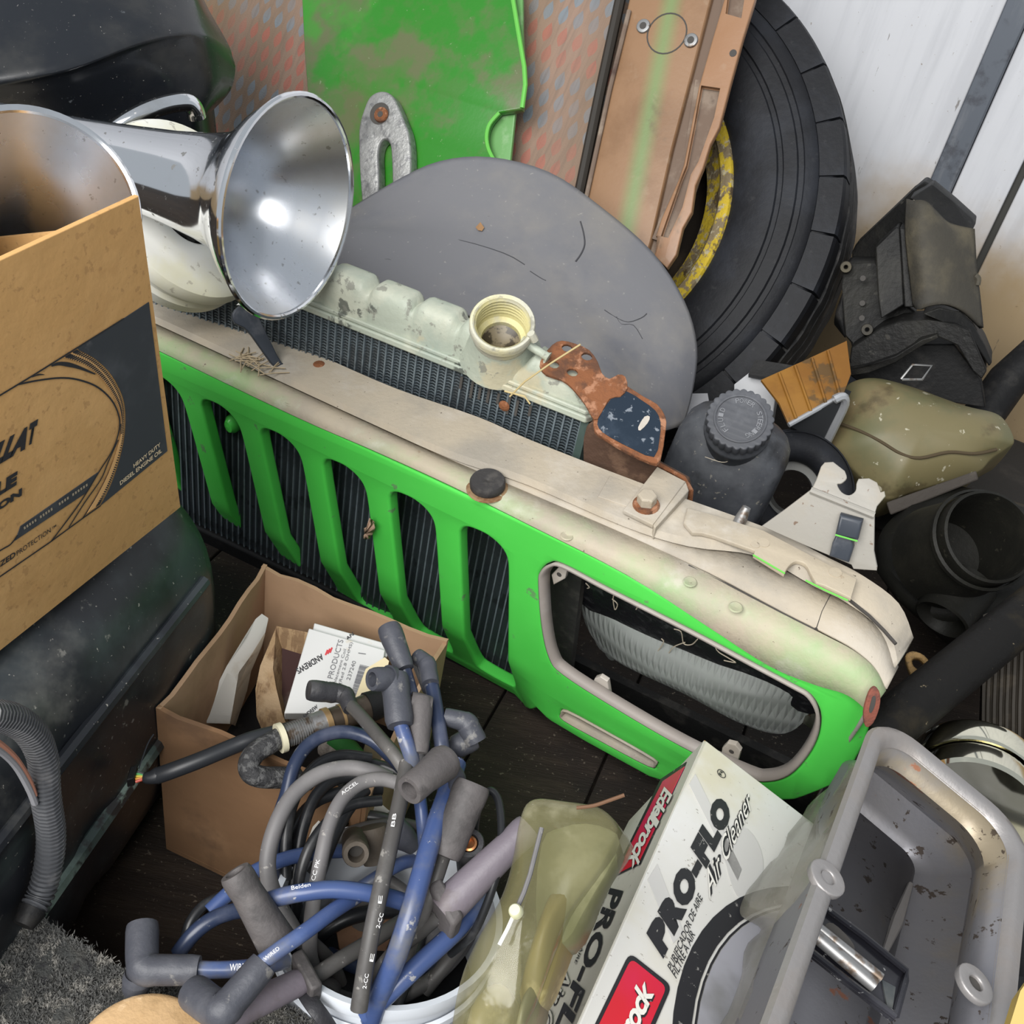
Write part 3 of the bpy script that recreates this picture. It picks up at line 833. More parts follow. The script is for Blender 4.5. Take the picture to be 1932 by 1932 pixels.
# upright notched bracket with black clip
ub = tp(1535, 1050, .024)
UN = ((CO - ub).normalized() * .8 + V((0, 0, -.12)) + GN * .4).normalized()
UF = Fr(ub, GU, UN)
plate('upright_bracket', UF, [(1437, 993), (1480, 962), (1530, 924), (1650, 972), (1649, 1040), (1655, 1070), (1654, 1077), (1610, 1074), (1606, 1066), (1520, 1030)], M_grey, hd, t=.004, bev=.001)
tl = UF.hit(1530, 924); tr = UF.hit(1650, 972)
UN2 = (UN * .8 + (CO - tl).normalized() * .2 + V((0, 0, .65))).normalized()
UF2 = Fr(tl, tr - tl, UN2 - UN2.dot((tr - tl).normalized()) * (tr - tl).normalized())
nt = cat([(1594, 888), (1598, 902), (1588, 912), (1580, 914), (1588, 928), (1602, 934), (1614, 926), (1616, 912), (1620, 903)], 3)
plate('bracket_ear', UF2, [(1530, 925), (1540, 905), (1549, 880), (1556, 872), (1572, 871)] + nt + [(1640, 902), (1655, 910), (1662, 928), (1669, 926), (1671, 936), (1655, 955), (1650, 973)], M_grey, hd, t=.004, bev=.001)
MB().tube([tl + UN * .001, tl.lerp(tr, .5) + UN * .001, tr + UN * .001], .003, 8).build('bracket_bend', M_grey, hd)
M_clip = mat('dark_blue_grey_plastic', (0.035, 0.042, 0.055), .45, layers=[L_((0.10, 0.105, 0.12), 40, .5, .75, .6)])
plate('wiring_clip', UF, [(1584, 972), (1627, 984), (1618, 1020), (1575, 1010)], M_clip, hd, h=.014, t=.012, bev=.003)
plate('wiring_clip', UF, [(1578, 1008), (1607, 1016), (1610, 1034), (1601, 1062), (1564, 1050), (1570, 1024)], M_clip, hd, h=.010, t=.01, bev=.002)
MB().tube([UF.hit(x, y, .0142) for x, y in ((1576, 1009), (1618, 1021))], .0008, 6).build('clip_edge', M_edge, hd)

# ---- headlamp behind the opening
HF = Fr(GF.p(0, 0, -.045), GU, (GN * 1.0 + GF.b * -.25).normalized())
M_hous = mat('black_lamp_housing', (0.012, 0.012, 0.015), .3, layers=[L_((0.06, 0.06, 0.065), 60, .55, .75, .7)], bump=.2)
M_lens = mat('ribbed_glass_lens', (0.60, 0.63, 0.62), .06, alpha=.62, spec=.9, layers=[L_((0.55, 0.58, 0.56), 30, .5, .75, .5)], bump=.0)
def lens_bump(m):
    nt = m.node_tree; N = nt.nodes; K = nt.links; b = N['Principled BSDF']
    tc = N.new('ShaderNodeTexCoord')
    mp = N.new('ShaderNodeMapping'); mp.inputs['Rotation'].default_value = (0, 0, 0)
    K.new(tc.outputs['UV'], mp.inputs[0])
    w = N.new('ShaderNodeTexWave'); w.inputs['Scale'].default_value = 42; w.inputs['Distortion'].default_value = .2; K.new(mp.outputs[0], w.inputs['Vector'])
    w2 = N.new('ShaderNodeTexWave'); w2.bands_direction = 'Y'; w2.inputs['Scale'].default_value = 6; K.new(mp.outputs[0], w2.inputs['Vector'])
    ad = N.new('ShaderNodeMath'); ad.operation = 'MAXIMUM'; K.new(w.outputs['Fac'], ad.inputs[0]); K.new(w2.outputs['Fac'], ad.inputs[1])
    bp = N.new('ShaderNodeBump'); bp.inputs['Strength'].default_value = .7; bp.inputs['Distance'].default_value = .0015
    K.new(ad.outputs[0], bp.inputs['Height']); K.new(bp.outputs[0], b.inputs['Normal'])
lens_bump(M_lens)
def pillow(fr, outline, bulge, depth, h=0, px=True, pw=2.2, rings=(1, .985, .95, .88, .75, .55, .3, .08), edge=.0):
    q = [fr.ab(p[0], p[1], h) for p in outline] if px else list(outline)
    cx = sum(p[0] for p in q) / len(q); cy = sum(p[1] for p in q) / len(q)
    rows = [[fr.p(cx + (a - cx) * .9, cy + (b - cy) * .9, h - depth) for a, b in q], [fr.p(a, b, h - depth * .85) for a, b in q]]
    for s_ in rings:
        rows.append([fr.p(cx + (a - cx) * s_, cy + (b - cy) * s_, h + bulge * (1 - s_ ** pw)) for a, b in q])
    return MB().loft(rows, cu=True, cap=True)
lo = cat([(1098, 1150), (1106, 1180), (1122, 1208), (1150, 1238), (1300, 1308), (1400, 1362), (1440, 1380), (1480, 1384), (1512, 1366), (1534, 1330), (1540, 1306), (1480, 1262), (1400, 1226), (1300, 1184), (1200, 1150), (1130, 1128), (1104, 1132)], 3, True)
hl = thing('tmp', G0, '', '')
bpy.data.objects.remove(hl)
lp = pillow(HF, [(x, y) for x, y in cat([(1088, 1120), (1092, 1098), (1110, 1088), (1180, 1100), (1300, 1160), (1400, 1212), (1500, 1272), (1546, 1312), (1546, 1340), (1500, 1340), (1300, 1250), (1180, 1190), (1110, 1150)], 3, True)], .010, .05, h=.002).build('headlamp', M_hous, hd, smooth=50)
pillow(HF, lo, .024, .02, h=-.002).build('lamp_lens', M_lens, lp, uv=lambda c: HF.loc(c)[:2], smooth=60)
pillow(HF, [(x * .94 + 1320 * .06, y * .94 + 1250 * .06) for x, y in lo], .006, .004, h=-.004).build('added_reflector', mat('dull_reflector', (.42, .43, .42), .35, .5, layers=[L_((.22, .22, .21), 9, .45, .7)]), lp, smooth=60)  # reflector plate added behind the lens so it looks light grey
plate('lens_tab', HF, cat([(1140, 1228), (1148, 1243), (1158, 1246), (1164, 1236), (1158, 1228)], 2, True), M_lens, lp, h=-.004, t=.008)
# mounting lugs of the lamp surround
M_lug = mat('pale_plastic_lug', (0.52, 0.48, 0.43), .5, layers=[L_((0.40, 0.36, 0.31), 20, .45, .7)])
for q, hole in ((((1040, 1085), (1054, 1070), (1070, 1074), (1066, 1092), (1044, 1104)), (1055, 1084)), (((1112, 1300), (1122, 1280), (1132, 1277), (1146, 1286), (1150, 1312), (1166, 1326), (1150, 1334), (1110, 1308)), (1131, 1297)), (((1362, 1412), (1372, 1402), (1388, 1406), (1397, 1418), (1392, 1436), (1360, 1430)), (1380, 1418))):
    o = plate('lamp_lug', GF, q, M_lug, hd, h=-.012, t=.006, bev=.0012)
    a, b = GF.ab(*hole, -.0118)
    plate('lug_hole', GF, circ(a, b, .0026, 12), M_dk, o, h=-.0114, t=.001, px=False)
# dark inner structure behind the lamp and the slots
plate('inner_brace', GF, [(990, 1200), (1560, 1480), (1500, 1560), (1000, 1420)], M_black, hd, h=-.10, t=.01)
plate('inner_post', GF, [(1035, 1070), (1100, 1070), (1075, 1270), (1045, 1260)], M_blackr, hd, h=-.07, t=.01)
# cobweb threads hanging on the lamp
M_web = mat('pale_cobweb', (0.55, 0.48, 0.38), .9)
for w in ([(1155, 1130), (1165, 1140), (1160, 1150), (1158, 1122), (1180, 1112), (1194, 1128), (1185, 1130)], [(1272, 1187), (1285, 1192), (1290, 1214), (1305, 1216), (1316, 1206)], [(1240, 1230), (1252, 1212), (1248, 1205)], [(1262, 1232), (1272, 1220), (1292, 1212)], [(1345, 1200), (1352, 1226), (1372, 1240), (1388, 1250), (1366, 1246)], [(1105, 1100), (1112, 1108), (1108, 1110)], [(1200, 1150), (1208, 1138), (1215, 1134)]):
    MB().tube([HF.hit(x, y, .016) for x, y in cat(w, 4)], .0006, 5).build('cobweb', M_web, hd)

# ---- black strap prop standing on the rail
ps = tp(535, 690, .017)
PN = ((CO - ps).normalized() + V((.5, 0, .1))).normalized()
PSF = Fr(ps, GU, PN)
plate('prop_strap', PSF, cat([(440, 592), (452, 578), (470, 574), (485, 588), (496, 612), (514, 650), (532, 684), (550, 690), (554, 698), (546, 703), (524, 698), (500, 668), (476, 634), (460, 618), (444, 610)], 2, True), M_clip, hd, t=.006, bev=.0015)
plate('strap_tip', PSF, [(449, 575), (468, 560), (486, 572), (492, 590), (478, 594), (470, 580)], mat('white_edge', (.75, .75, .73), .4), hd, h=.004, t=.006, bev=.001)
plate('strap_foot_slot', Fr(tp(540, 695, .0165), GU, GF.b), cat([(528, 690), (548, 688), (555, 694), (548, 702), (532, 700)], 3, True), M_dk, hd, h=.0006, t=.001)
plate('corner_gusset', Fr(tp(450, 590, .02), GU, GF.b), [(398, 543), (446, 548), (504, 604), (494, 640), (450, 614)], M_beige2, hd, t=.004, bev=.001)
# straw caught on the rail
ms = MB()
for i in range(26):
    x, y = rnd.uniform(450, 520), 0
    y = 672 + (x - 450) * .42 + rnd.uniform(-10, 12)
    p = tp(x, y, .018 + rnd.uniform(0, .004)); an = rnd.uniform(0, 6.28); ll = rnd.uniform(.008, .02)
    d = (GU * math.cos(an) + GF.b.cross(GU) * math.sin(an)) * ll
    ms.tube([p - d, p + V((0, 0, .001)), p + d], .0007, 5)
so = ms.build('dry_straw', mat('dry_straw', (.36, .29, .19), .9))
prop(so, 'little tangle of dry straw at the foot of the black strap', 'straw', kind='stuff')
# dry leaf caught between two grille bars
lf = PL(694, 1000, GF.p(0, 0, .012), GN)
mlf = MB()
for (dx, dy) in ((0, 0),):
    q = cat([(684, 1012), (692, 1004), (688, 996), (700, 990), (698, 978), (706, 985), (706, 1002), (698, 1014), (690, 1018)], 2, True)
    q3 = [GF.hit(x, y, .010 + .006 * math.sin(x * .5 + y)) for x, y in q]
    c = sum(q3, V((0, 0, 0))) / len(q3) + GN * .006
    for i in range(len(q3)): mlf.add([q3[i], q3[(i + 1) % len(q3)], c], [(0, 1, 2)])
lo_ = mlf.build('dry_leaf', mat('dry_leaf', (.36, .24, .17), .8), solid=.0008)
prop(lo_, 'curled dry brown leaf stuck on a green grille bar', 'leaf')

# ================================================================== radiator
RU = V((.9493, -.3144, 0)).normalized(); RN = V((-.3144, -.9493, 0)).normalized()
rp0 = TPF.hit(900, 795, .016) - RN * .016
RP = PL(840, 683, rp0, RN)
RF = Fr(RP, RU, RN)
if RF.b.z < 0: RF = Fr(RP, -RU, RN)
ra0, ra1 = RF.ab(470, 560)[0] - .14, RF.ab(1092, 815)[0]
M_core = mat('blue_grey_fins', (0.13, 0.165, 0.19), .55, .35, layers=[L_((0.17, 0.20, 0.22), 12, .45, .7), L_((0.05, 0.06, 0.07), 30, .6, .7, .7)])
def fin_bump(m):
    nt = m.node_tree; N = nt.nodes; K = nt.links; b = N['Principled BSDF']
    tc = N.new('ShaderNodeTexCoord')
    w = N.new('ShaderNodeTexWave'); w.wave_type = 'BANDS'; w.bands_direction = 'Z'; w.wave_profile = 'SAW'; w.inputs['Scale'].default_value = 140 / SC; w.inputs['Distortion'].default_value = .6; w.inputs['Detail Scale'].default_value = 60
    K.new(tc.outputs['Object'], w.inputs['Vector'])
    bp = N.new('ShaderNodeBump'); bp.inputs['Strength'].default_value = 1; bp.inputs['Distance'].default_value = .0025
    K.new(w.outputs['Fac'], bp.inputs['Height']); K.new(bp.outputs[0], b.inputs['Normal'])
fin_bump(M_core)
M_tubes = mat('grey_blue_tubes', (0.20, 0.245, 0.275), .45, .5, layers=[L_((0.09, 0.10, 0.11), 25, .5, .7)])
M_tank = mat('aged_mint_tank', (0.36, 0.395, 0.325), .5, layers=[L_((0.44, 0.455, 0.37), 16, .45, .68), L_((0.30, 0.35, 0.30), 9, .52, .70, .8), L_((0.48, 0.42, 0.28), 14, .60, .72, .7), L_((0.05, 0.055, 0.05), 22, .66, .71, .8), L_((0.20, 0.20, 0.17), 60, .62, .70, .8)], bump=.25, bscale=60)
rad = thing('radiator', RF.p(0, -RP.z + .004), 'car radiator with mint green tank open filler neck and dusty blue fins', 'radiator')
bot = -RP.z + .012
MB().box(RF.p((ra0 + ra1) / 2, (bot - .002) / 2, -.018), RU * ((ra1 - ra0) / 2), V((0, 0, -(bot - .002) / 2)), RN * .0165).build('fin_core', M_core, rad)
pitch = .0088
tm = MB().box((0, 0, 0), RU * .0009, (0, 0, -(bot) / 2 - .001), RN * .002).mesh('core_tube')
tm.materials.append(M_tubes)
nT = int((ra1 - ra0) / pitch)
for i in range(nT + 1):
    o = bpy.data.objects.new('core_tube', tm); col.objects.link(o); o.parent = rad
    o.location = RF.p(ra1 - i * pitch, bot / 2, -.001) - WLOC[rad]
# V-shaped fin folds in the columns that show above the rail
mf = MB()
for i in range(nT):
    a = ra1 - (i + .5) * pitch
    for j in range(46):
        z = -.004 - j * .0034
        mf.add([RF.p(a - .0036, z - .0016, -.0012), RF.p(a, z + .0006, .0006), RF.p(a + .0036, z - .0016, -.0012), RF.p(a + .0036, z - .0026, -.0012), RF.p(a, z - .0004, .0006), RF.p(a - .0036, z - .0026, -.0012)], [(0, 1, 4, 5), (1, 2, 3, 4)])
fo_ = mf.build('fin_folds', M_tubes, rad, smooth=0)
fo_['kind'] = 'stuff'
MB().box(RF.p(ra1 + .004, bot / 2, -.018), RU * .004, (0, 0, -bot / 2), RN * .02).build('side_rail', mat('dark_green_rail', (.06, .09, .08), .5, .2), rad, bev=.001)
MB().box(RF.p((ra0 + ra1) / 2, bot - .004, -.018), RU * ((ra1 - ra0) / 2 + .006), (0, 0, .012), RN * .024).build('lower_tank', M_black, rad, bev=.004)
# seam flange under the tank
fl_ = []
for a, e in ((ra0, 0), (ra1 + .004, 0)):
    pass
MB().prism([RF.p(a, b, h) for a, b, h in ((ra0, -.001, .008), (ra1 + .006, -.001, .008), (ra1 + .012, -.001, -.002), (ra1 + .012, -.001, -.036), (ra1 + .004, -.001, -.044), (ra0, -.001, -.044))], V((0, 0, .007))).build('tank_flange', M_tank, rad, bev=.0015)
MB().prism([RF.p(a, b, h) for a, b, h in ((ra0, .006, .0055), (ra1 + .004, .006, .0055), (ra1 + .010, .006, -.003), (ra1 + .010, .006, -.034), (ra1 + .002, .006, -.042), (ra0, .006, -.042))], V((0, 0, .005))).build('tank_flange', M_tank, rad, bev=.0015)
ax = lambda x, y: RF.ab(x, y)[0]
cre = [ax(606, 560), ax(688, 585), ax(772, 620), ax(856, 652), ax(1010, 710)]
aN = ax(945, 690)
def tank_sec(a):
    hump = 1.0
    for c in cre: hump -= .8 * math.exp(-((a - c) / .0045) ** 2)
    for k in range(1, 6): hump -= .8 * math.exp(-((a - (cre[0] - .043 * k)) / .0045) ** 2)
    hump = max(hump, 0)
    H_, Dp = .028 + .012 * hump, .017 + .0035 * hump
    if a > aN - .026:
        t = min((a - aN + .026) / .01, 1); H_ += .002 * t
    H_ -= .034 * math.exp(-((a - aN) / .028) ** 4)
    if a > cre[4]:
        t = min((a - cre[4]) / .012, 1); H_ = H_ * (1 - t) + .022 * t; Dp = Dp * (1 - t) + .0185 * t
    e = (ra1 + .006 - a) / .016
    if e < 1:
        s_ = math.sqrt(max(1 - (1 - max(e, 0)) ** 2, .0)); H_ *= .35 + .65 * s_; Dp *= .55 + .45 * s_
    row = []
    for k in range(17):
        t = math.pi * k / 16
        c, s_ = math.cos(t), math.sin(t)
        row.append(RF.p(a, .010 + H_ * (abs(s_) ** .55), -.018 + Dp * math.copysign(abs(c) ** .6, c)))
    return row
na = 150
MB().loft([tank_sec(ra0 + (ra1 + .006 - ra0) * i / na) for i in range(na + 1)], cap=True).build('top_tank', M_tank, rad, smooth=60)
# filler neck
nc = D(948, 608, (RF.p(aN, .05, -.02) - CO).length - .030)
nax = (V((-.02, -.52, .85))).normalized()
M_neck = mat('worn_neck_plastic', (0.50, 0.49, 0.40), .5, layers=[L_((0.60, 0.56, 0.36), 18, .45, .65), L_((0.30, 0.29, 0.24), 40, .55, .7)], bump=.2)
M_neckin = mat('yellowed_neck_inside', (0.55, 0.50, 0.25), .5, layers=[L_((0.42, 0.40, 0.30), 30, .45, .7)], bump=.2)
NR = .0315
MB().lathe(nc, nax, [(.027, -.045), (.028, -.02), (.0295, -.012), (.0315, -.010), (NR, -.006), (NR, -.001), (.0305, .0005), (.0285, .0006), (.0268, -.001)], 40).build('filler_neck', M_neck, rad)
pin = [(.0269, -.0005)]
for k in range(5): pin += [(.0264, -.002 - k * .005), (.0250, -.0035 - k * .005), (.0264, -.005 - k * .005)]
pin += [(.0245, -.030), (.0195, -.032), (.0185, -.045)]
MB().lathe(nc, nax, pin, 40).build('neck_thread', M_neckin, rad)
MB().lathe(nc, nax, [(.022, -.036), (.010, -.042), (0, -.043)], 30).build('neck_dark_hole', mat('dark_neck_bottom', (.035, .025, .012), .4, layers=[L_((.16, .13, .08), 60, .52, .62)]), rad)  # dark brown disc closing the bottom of the neck
MB().lathe(nc - nax * .046, nax, [(.042, -.012), (.036, .0), (.031, .012), (.028, .022)], 36).build('neck_base', M_tank, rad)
nb = nc - nax * .018 + RU * .03
MB().tube([nb - RU * .008, nb + RU * .006 - V((0, 0, .004)), nb + RU * .020 - V((0, 0, .007)), nb + RU * .022 - V((0, 0, .0075))], [.0045, .0042, .0042, .0058], 14).build('overflow_nipple', M_tank, rad)
MB().tube([nc - nax * .002 + RU * .030 + V((0, 0, .001)), nc - nax * .010 + RU * .035], .004, 8).build('neck_ear', M_neck, rad)
# rusty corner bracket
RB = Fr(RF.p(ra1 - .02, .040, -.02), RU, (V((0, 0, 1)) + RN * .55).normalized())
hl_ = []
for x, y in ((1070, 656), (1107, 672), (1045, 687), (1080, 702)):
    a, b = RB.ab(x, y, .006); hl_.append([(a + .0055 * math.cos(t * .6283), b + .0042 * math.sin(t * .6283)) for t in range(10)])
oo = [RB.ab(x, y, .006) for x, y in cat([(1018, 690), (1024, 672), (1042, 650), (1060, 642), (1086, 648), (1112, 660), (1128, 682), (1136, 704), (1150, 714), (1166, 706), (1180, 710), (1184, 732), (1170, 748), (1150, 752), (1128, 790), (1116, 784), (1104, 762), (1080, 732), (1060, 716), (1030, 706)], 2, True)]
rb = plate('corner_bracket', RB, oo, M_rust, rad, holes=hl_, px=False, h=.006, t=.004, bev=.0008)
M_blu = mat('worn_dark_blue_metal', (0.02, 0.032, 0.05), .3, .3, layers=[L_((0.28, 0.31, 0.35), 120, .62, .70, .8), L_((0.05, 0.07, 0.10), 12, .5, .7)])
ro = plate('bracket_cup', RB, cat([(1120, 790), (1128, 768), (1150, 745), (1168, 722), (1184, 728), (1215, 748), (1240, 762), (1256, 786), (1256, 812), (1246, 868), (1228, 872), (1180, 850), (1140, 826), (1122, 812)], 2, True), M_rust, rad, h=.004, t=.006, bev=.001)
plate('cup_floor', RB, cat([(1128, 792), (1140, 770), (1166, 738), (1186, 740), (1212, 756), (1236, 774), (1246, 796), (1244, 830), (1234, 862), (1196, 848), (1150, 824), (1130, 808)], 2, True), M_blu, ro, h=.0046, t=.001)
plate('cup_slot', RB, cat([(1204, 806), (1216, 786), (1226, 786), (1222, 798), (1208, 812)], 2, True), M_lug, ro, h=.0052, t=.001)
MB().prism([RF.hit(x, y, .002) for x, y in ((1100, 806), (1124, 792), (1180, 848), (1238, 872), (1298, 905), (1305, 935), (1300, 962), (1240, 935), (1180, 915), (1100, 880))], RN * -.006).build('rusty_channel', mat('dark_rust_channel', (.075, .04, .025), .85, layers=[L_((.14, .08, .05), 30, .5, .7), L_((.05, .03, .02), 14, .5, .7)], bump=.3), rad, bev=.001)
MB().tube([RF.hit(x, y, .002) for x, y in ((1120, 790), (1180, 850), (1238, 874), (1290, 902), (1304, 925), (1300, 960))], .0025, 8).build('channel_edge', M_rust, rad)
MB().lathe(RF.hit(951, 766, .003), RN, [(0, .002), (.004, .0015), (.006, 0)], 12).build('rust_spot', M_rust, rad)
for x, y, l in ((890, 735, .02), (905, 742, .014), (922, 742, .022), (940, 752, .012), (960, 762, .024), (975, 770, .018), (1000, 775, .012), (870, 722, .014)):
    p = RF.hit(x, y, .0016); MB().box(p, RU * .0014, (0, 0, l / 2), RN * .0006).build('bent_fin_gap', M_dk, rad)
# straw lying over the tank
for w in ([(1095, 650), (1040, 685), (990, 720), (962, 748)], [(952, 738), (990, 748), (1000, 762)]):
    MB().tube([RF.hit(x, y, .022) for x, y in w], .0009, 6).build('straw_strand', mat('straw_strand', (.5, .40, .20), .8), rad)

# ================================================================== left side
M_blk = mat('dirty_black_tank_plastic', (0.014, 0.016, 0.020), .36, layers=[L_((0.035, 0.043, 0.048), 6, .45, .65), L_((0.17, 0.17, 0.155), 8, .55, .80, .6), L_((0.08, 0.12, 0.105), 5, .58, .75, .6, stretch=(1, .3, 1)), L_((0.28, 0.27, 0.245), 60, .72, .80, .5), L_((0.4, .38, .34), 260, .73, .78, .7)], bump=.12, bscale=14)
def superbox(c, ax, ay, az, p=4.0, n=40, caps=None):
    """rounded box section: list of points in the plane ay/az"""
    out = []
    for k in range(n):
        t = 2 * math.pi * k / n
        cs, sn = math.cos(t), math.sin(t)
        e = 2.0 / p
        out.append(c + ay * math.copysign(abs(cs) ** e, cs) + az * math.copysign(abs(sn) ** e, sn))
    return out
# ---- big black tank lying under the oil carton
tdir = V((.13, .99, 0)).normalized(); tside = V((.99, -.13, 0)).normalized()
tend = V((-.425, .735, .182))
tk = thing('black_fuel_tank', (tend.x, tend.y - .3, 0), 'big scuffed black plastic tank lying under the oil carton', 'tank')
rows = []
for i in range(40):
    s_ = i / 39 * .75
    e = min(s_ / .075, 1.0)
    k = .55 + .45 * math.sqrt(max(1 - (1 - e) ** 2, 0))
    gr = .006 * math.exp(-((s_ - .26) / .012) ** 2) + .006 * math.exp(-((s_ - .50) / .012) ** 2)
    rows.append(superbox(tend - tdir * s_, tdir, tside * ((.187 - gr) * k), V((0, 0, .182 - gr)) * k + V((0, 0, 0)), 3.6, 48))
MB().loft(rows, cu=True, cap=True).build('tank_body', M_blk, tk, smooth=60)
M_scuff = mat('green_grey_scuff_band', (0.05, 0.075, 0.07), .5, layers=[L_((0.20, 0.27, 0.23), 12, .42, .62), L_((0.03, .03, .03), 30, .5, .6)])
def surf_pt(s_, ang, off=.0):
    c = tend - tdir * s_
    cs, sn = math.cos(ang), math.sin(ang); e = 2 / 3.6
    return c + tside * ((.187 + off) * math.copysign(abs(cs) ** e, cs)) + V((0, 0, .182 + off)) * math.copysign(abs(sn) ** e, sn)
for ang in (.30,):
    MB().tube([surf_pt(.07 + .02 * i, ang, .0005) for i in range(34)], .006, 8, squash=1).build('moulded_rib', M_blk, tk)
MB().tube([surf_pt(.085 + .02 * i, -.02, -.002) for i in range(32)], .008, 8).build('scuffed_rib', M_scuff, tk)
# ---- kraft oil carton
e1 = V((0.3541, 0.9302, 0.0964)); e2 = V((0.0265, 0.093, -0.9953))
cn = e1.cross(-e2).normalized()
if cn.x < 0: cn = -cn
CP = D(341, 957, .86)
CF = Fr(CP, e1, cn)
M_kraft = mat('kraft_cardboard', (0.50, 0.285, 0.105), .85, layers=[L_((0.58, 0.345, 0.14), 7, .4, .7), L_((0.42, 0.225, 0.075), 14, .55, .75, .6), L_((0.33, 0.18, 0.07), 150, .62, .70, .5), L_((0.44, 0.36, 0.28), 5, .68, .76, .7)], bump=.15, bscale=40)
M_ink = mat('faded_black_ink', (0.030, 0.034, 0.042), .7, layers=[L_((0.06, 0.065, 0.075), 12, .45, .7), L_((0.16, 0.16, 0.165), 16, .62, .76, .6)])
M_inkk = mat('black_ink', (0.018, 0.018, 0.022), .7)
M_wink = mat('cream_ink', (0.62, 0.50, 0.33), .8)
ct = thing('oil_carton', (CP.x - .1, CP.y - .1, CP.z), 'open kraft cardboard oil carton printed in black standing on the black tank', 'carton')
ct_top = [CF.ab(x, y) for x, y in ((262, 370), (0, 491))]
sl_ = (ct_top[0][1] - ct_top[1][1]) / (ct_top[0][0] - ct_top[1][0])
hgt = ct_top[0][1]
LEN = .42
outl = [(0, 0), (ct_top[0][0], hgt), (-LEN, hgt - sl_ * LEN * .9), (-LEN, 0)]
plate('front_wall', CF, outl, M_kraft, ct, t=.004, bev=.0006, px=False)
plate('back_wall', CF, [(0, 0), (0, hgt * .5), (-LEN, hgt * .5), (-LEN, 0)], M_kraft, ct, t=.004, h=-.29, px=False)
EF = Fr(CF.p(-.001, 0, 0), cn, e1)
MB().prism([CF.p(-.004, 0, -.004), CF.p(-.006, hgt * .93, -.004), CF.p(-.004, hgt * .45, -.29), CF.p(-.002, 0, -.29)], e1 * .004).build('end_wall', M_kraft, ct)
MB().prism([CF.p(-LEN, 0, -.004), CF.p(-LEN, hgt * .8, -.004), CF.p(-LEN, hgt * .8, -.29), CF.p(-LEN, 0, -.29)], e1 * .004).build('end_wall', M_kraft, ct)
MB().prism([CF.p(-.004, .002, -.004), CF.p(-.004, .002, -.288), CF.p(-LEN, .002, -.288), CF.p(-LEN, .002, -.004)], -e2 * .004).build('carton_floor', M_kraft, ct)
def cpx(lst): return lst
plate('black_print', CF, [(281, 570), (234, 601), (146, 656)] + cat([(150, 661), (178, 676), (205, 700), (224, 730), (235, 760), (237.5, 795), (234, 835), (222, 882), (207, 922), (190, 954)], 3) + [(316, 851)], M_ink, ct, h=.0006, t=.0004)
plate('black_print', CF, [(187, 890), (164, 929), (27, 1021), (33, 1010), (39, 993)], M_ink, ct, h=.0006, t=.0004)
def stroke(pts, w, m=M_inkk, name='printed_line', h=.0007, n=5):
    return ribbon(CF, pts, w, h, n=n).build(name, m, ct, smooth=0)
stroke([(-60, 785), (0, 746), (63, 708), (146, 656), (234, 601)], .0012, n=1)
stroke([(36, 725), (70, 718), (115, 713), (150, 717), (185, 731), (212, 757), (225, 788), (224, 815), (212, 850), (187, 890), (150, 950), (97, 1021)], .0012)
stroke([(97, 690), (115, 686), (145, 692), (180, 706)], [.0014, .003, .0008])
stroke([(60, 712), (72, 707), (84, 707)], [.0003, .0012, .0003])
stroke([(223, 830), (205, 870), (190, 905), (160, 948), (130, 995)], .0011)
stroke([(228, 800), (226, 835), (208, 885), (186, 930), (156, 978)], .0010)
stroke([(-60, 1130), (0, 1088), (93, 1024), (156, 978), (190, 954)], .0012, n=1)
stroke([(-60, 1078), (0, 1039), (20, 1027), (33, 1010)], .0012)
tick = MB()
arc = cat([(146, 660), (178, 678), (204, 704), (222, 733), (232, 763), (234, 798), (231, 836), (219, 882), (204, 921), (188, 952)], 10)
arc2 = cat([(122, 675), (160, 688), (190, 712), (212, 742), (226, 772), (229, 800), (225, 836), (210, 880), (194, 916), (165, 968)], 10)
for i in range(0, len(arc) - 1):
    A, B = V(arc[i]), V(arc2[i])
    tick.add(ribbon(CF, [tuple(A), tuple(A.lerp(B, .36))], .0010, .0009, n=1).v, [(0, 1, 3, 2)])
    if i < 56: tick.add(ribbon(CF, [tuple(A.lerp(B, .52)), tuple(A.lerp(B, .95))], .0011, .0009, n=1).v, [(0, 1, 3, 2)])
tick.build('printed_ticks', M_inkk, ct, smooth=0)
plate('tick_band', CF, [p for p in arc] + [tuple(V(b).lerp(V(a), .0)) for a, b in list(zip(arc, arc2))[::-1]], mat('kraft_band', (.55, .32, .13), .85), ct, h=.00075, t=.0003)
text_quad('lettering', CF, 'ROTELLA', (-118, 946), (47, 848), (-106, 895), M_inkk, ct, bold=.07, shear=.2)
text_quad('lettering', CF, 'T', (52, 842), (68, 832), (56, 800), M_inkk, ct, bold=.07, shear=.2)
text_quad('lettering', CF, 'TRIPLE', (-96, 995), (31, 915), (-94, 967), M_inkk, ct, bold=.07)
text_quad('lettering', CF, 'PROTECTION', (-150, 1062), (41, 935), (-150, 1046), M_inkk, ct, bold=.06)
text_quad('lettering', CF, 'HEAVY DUTY', (252.5, 883), (303, 841.5), (251.5, 876), M_wink, ct, h=.0009, bold=.02)
text_quad('lettering', CF, 'DIESEL ENGINE OIL', (227, 916), (305.5, 853), (226, 908.5), M_wink, ct, h=.0009, bold=.02)
text_quad('lettering', CF, 'PROTECTION', (32, 1049), (96, 1004), (31, 1040), M_inkk, ct, bold=.004)
text_quad('lettering', CF, 'TM', (98, 999), (106, 993), (98, 995), M_inkk, ct, bold=.01)
text_quad('lettering', CF, 'ENERGIZED', (-52, 1106), (30, 1050), (-54, 1096), M_inkk, ct, bold=.03, shear=.15)
sm_ = MB()
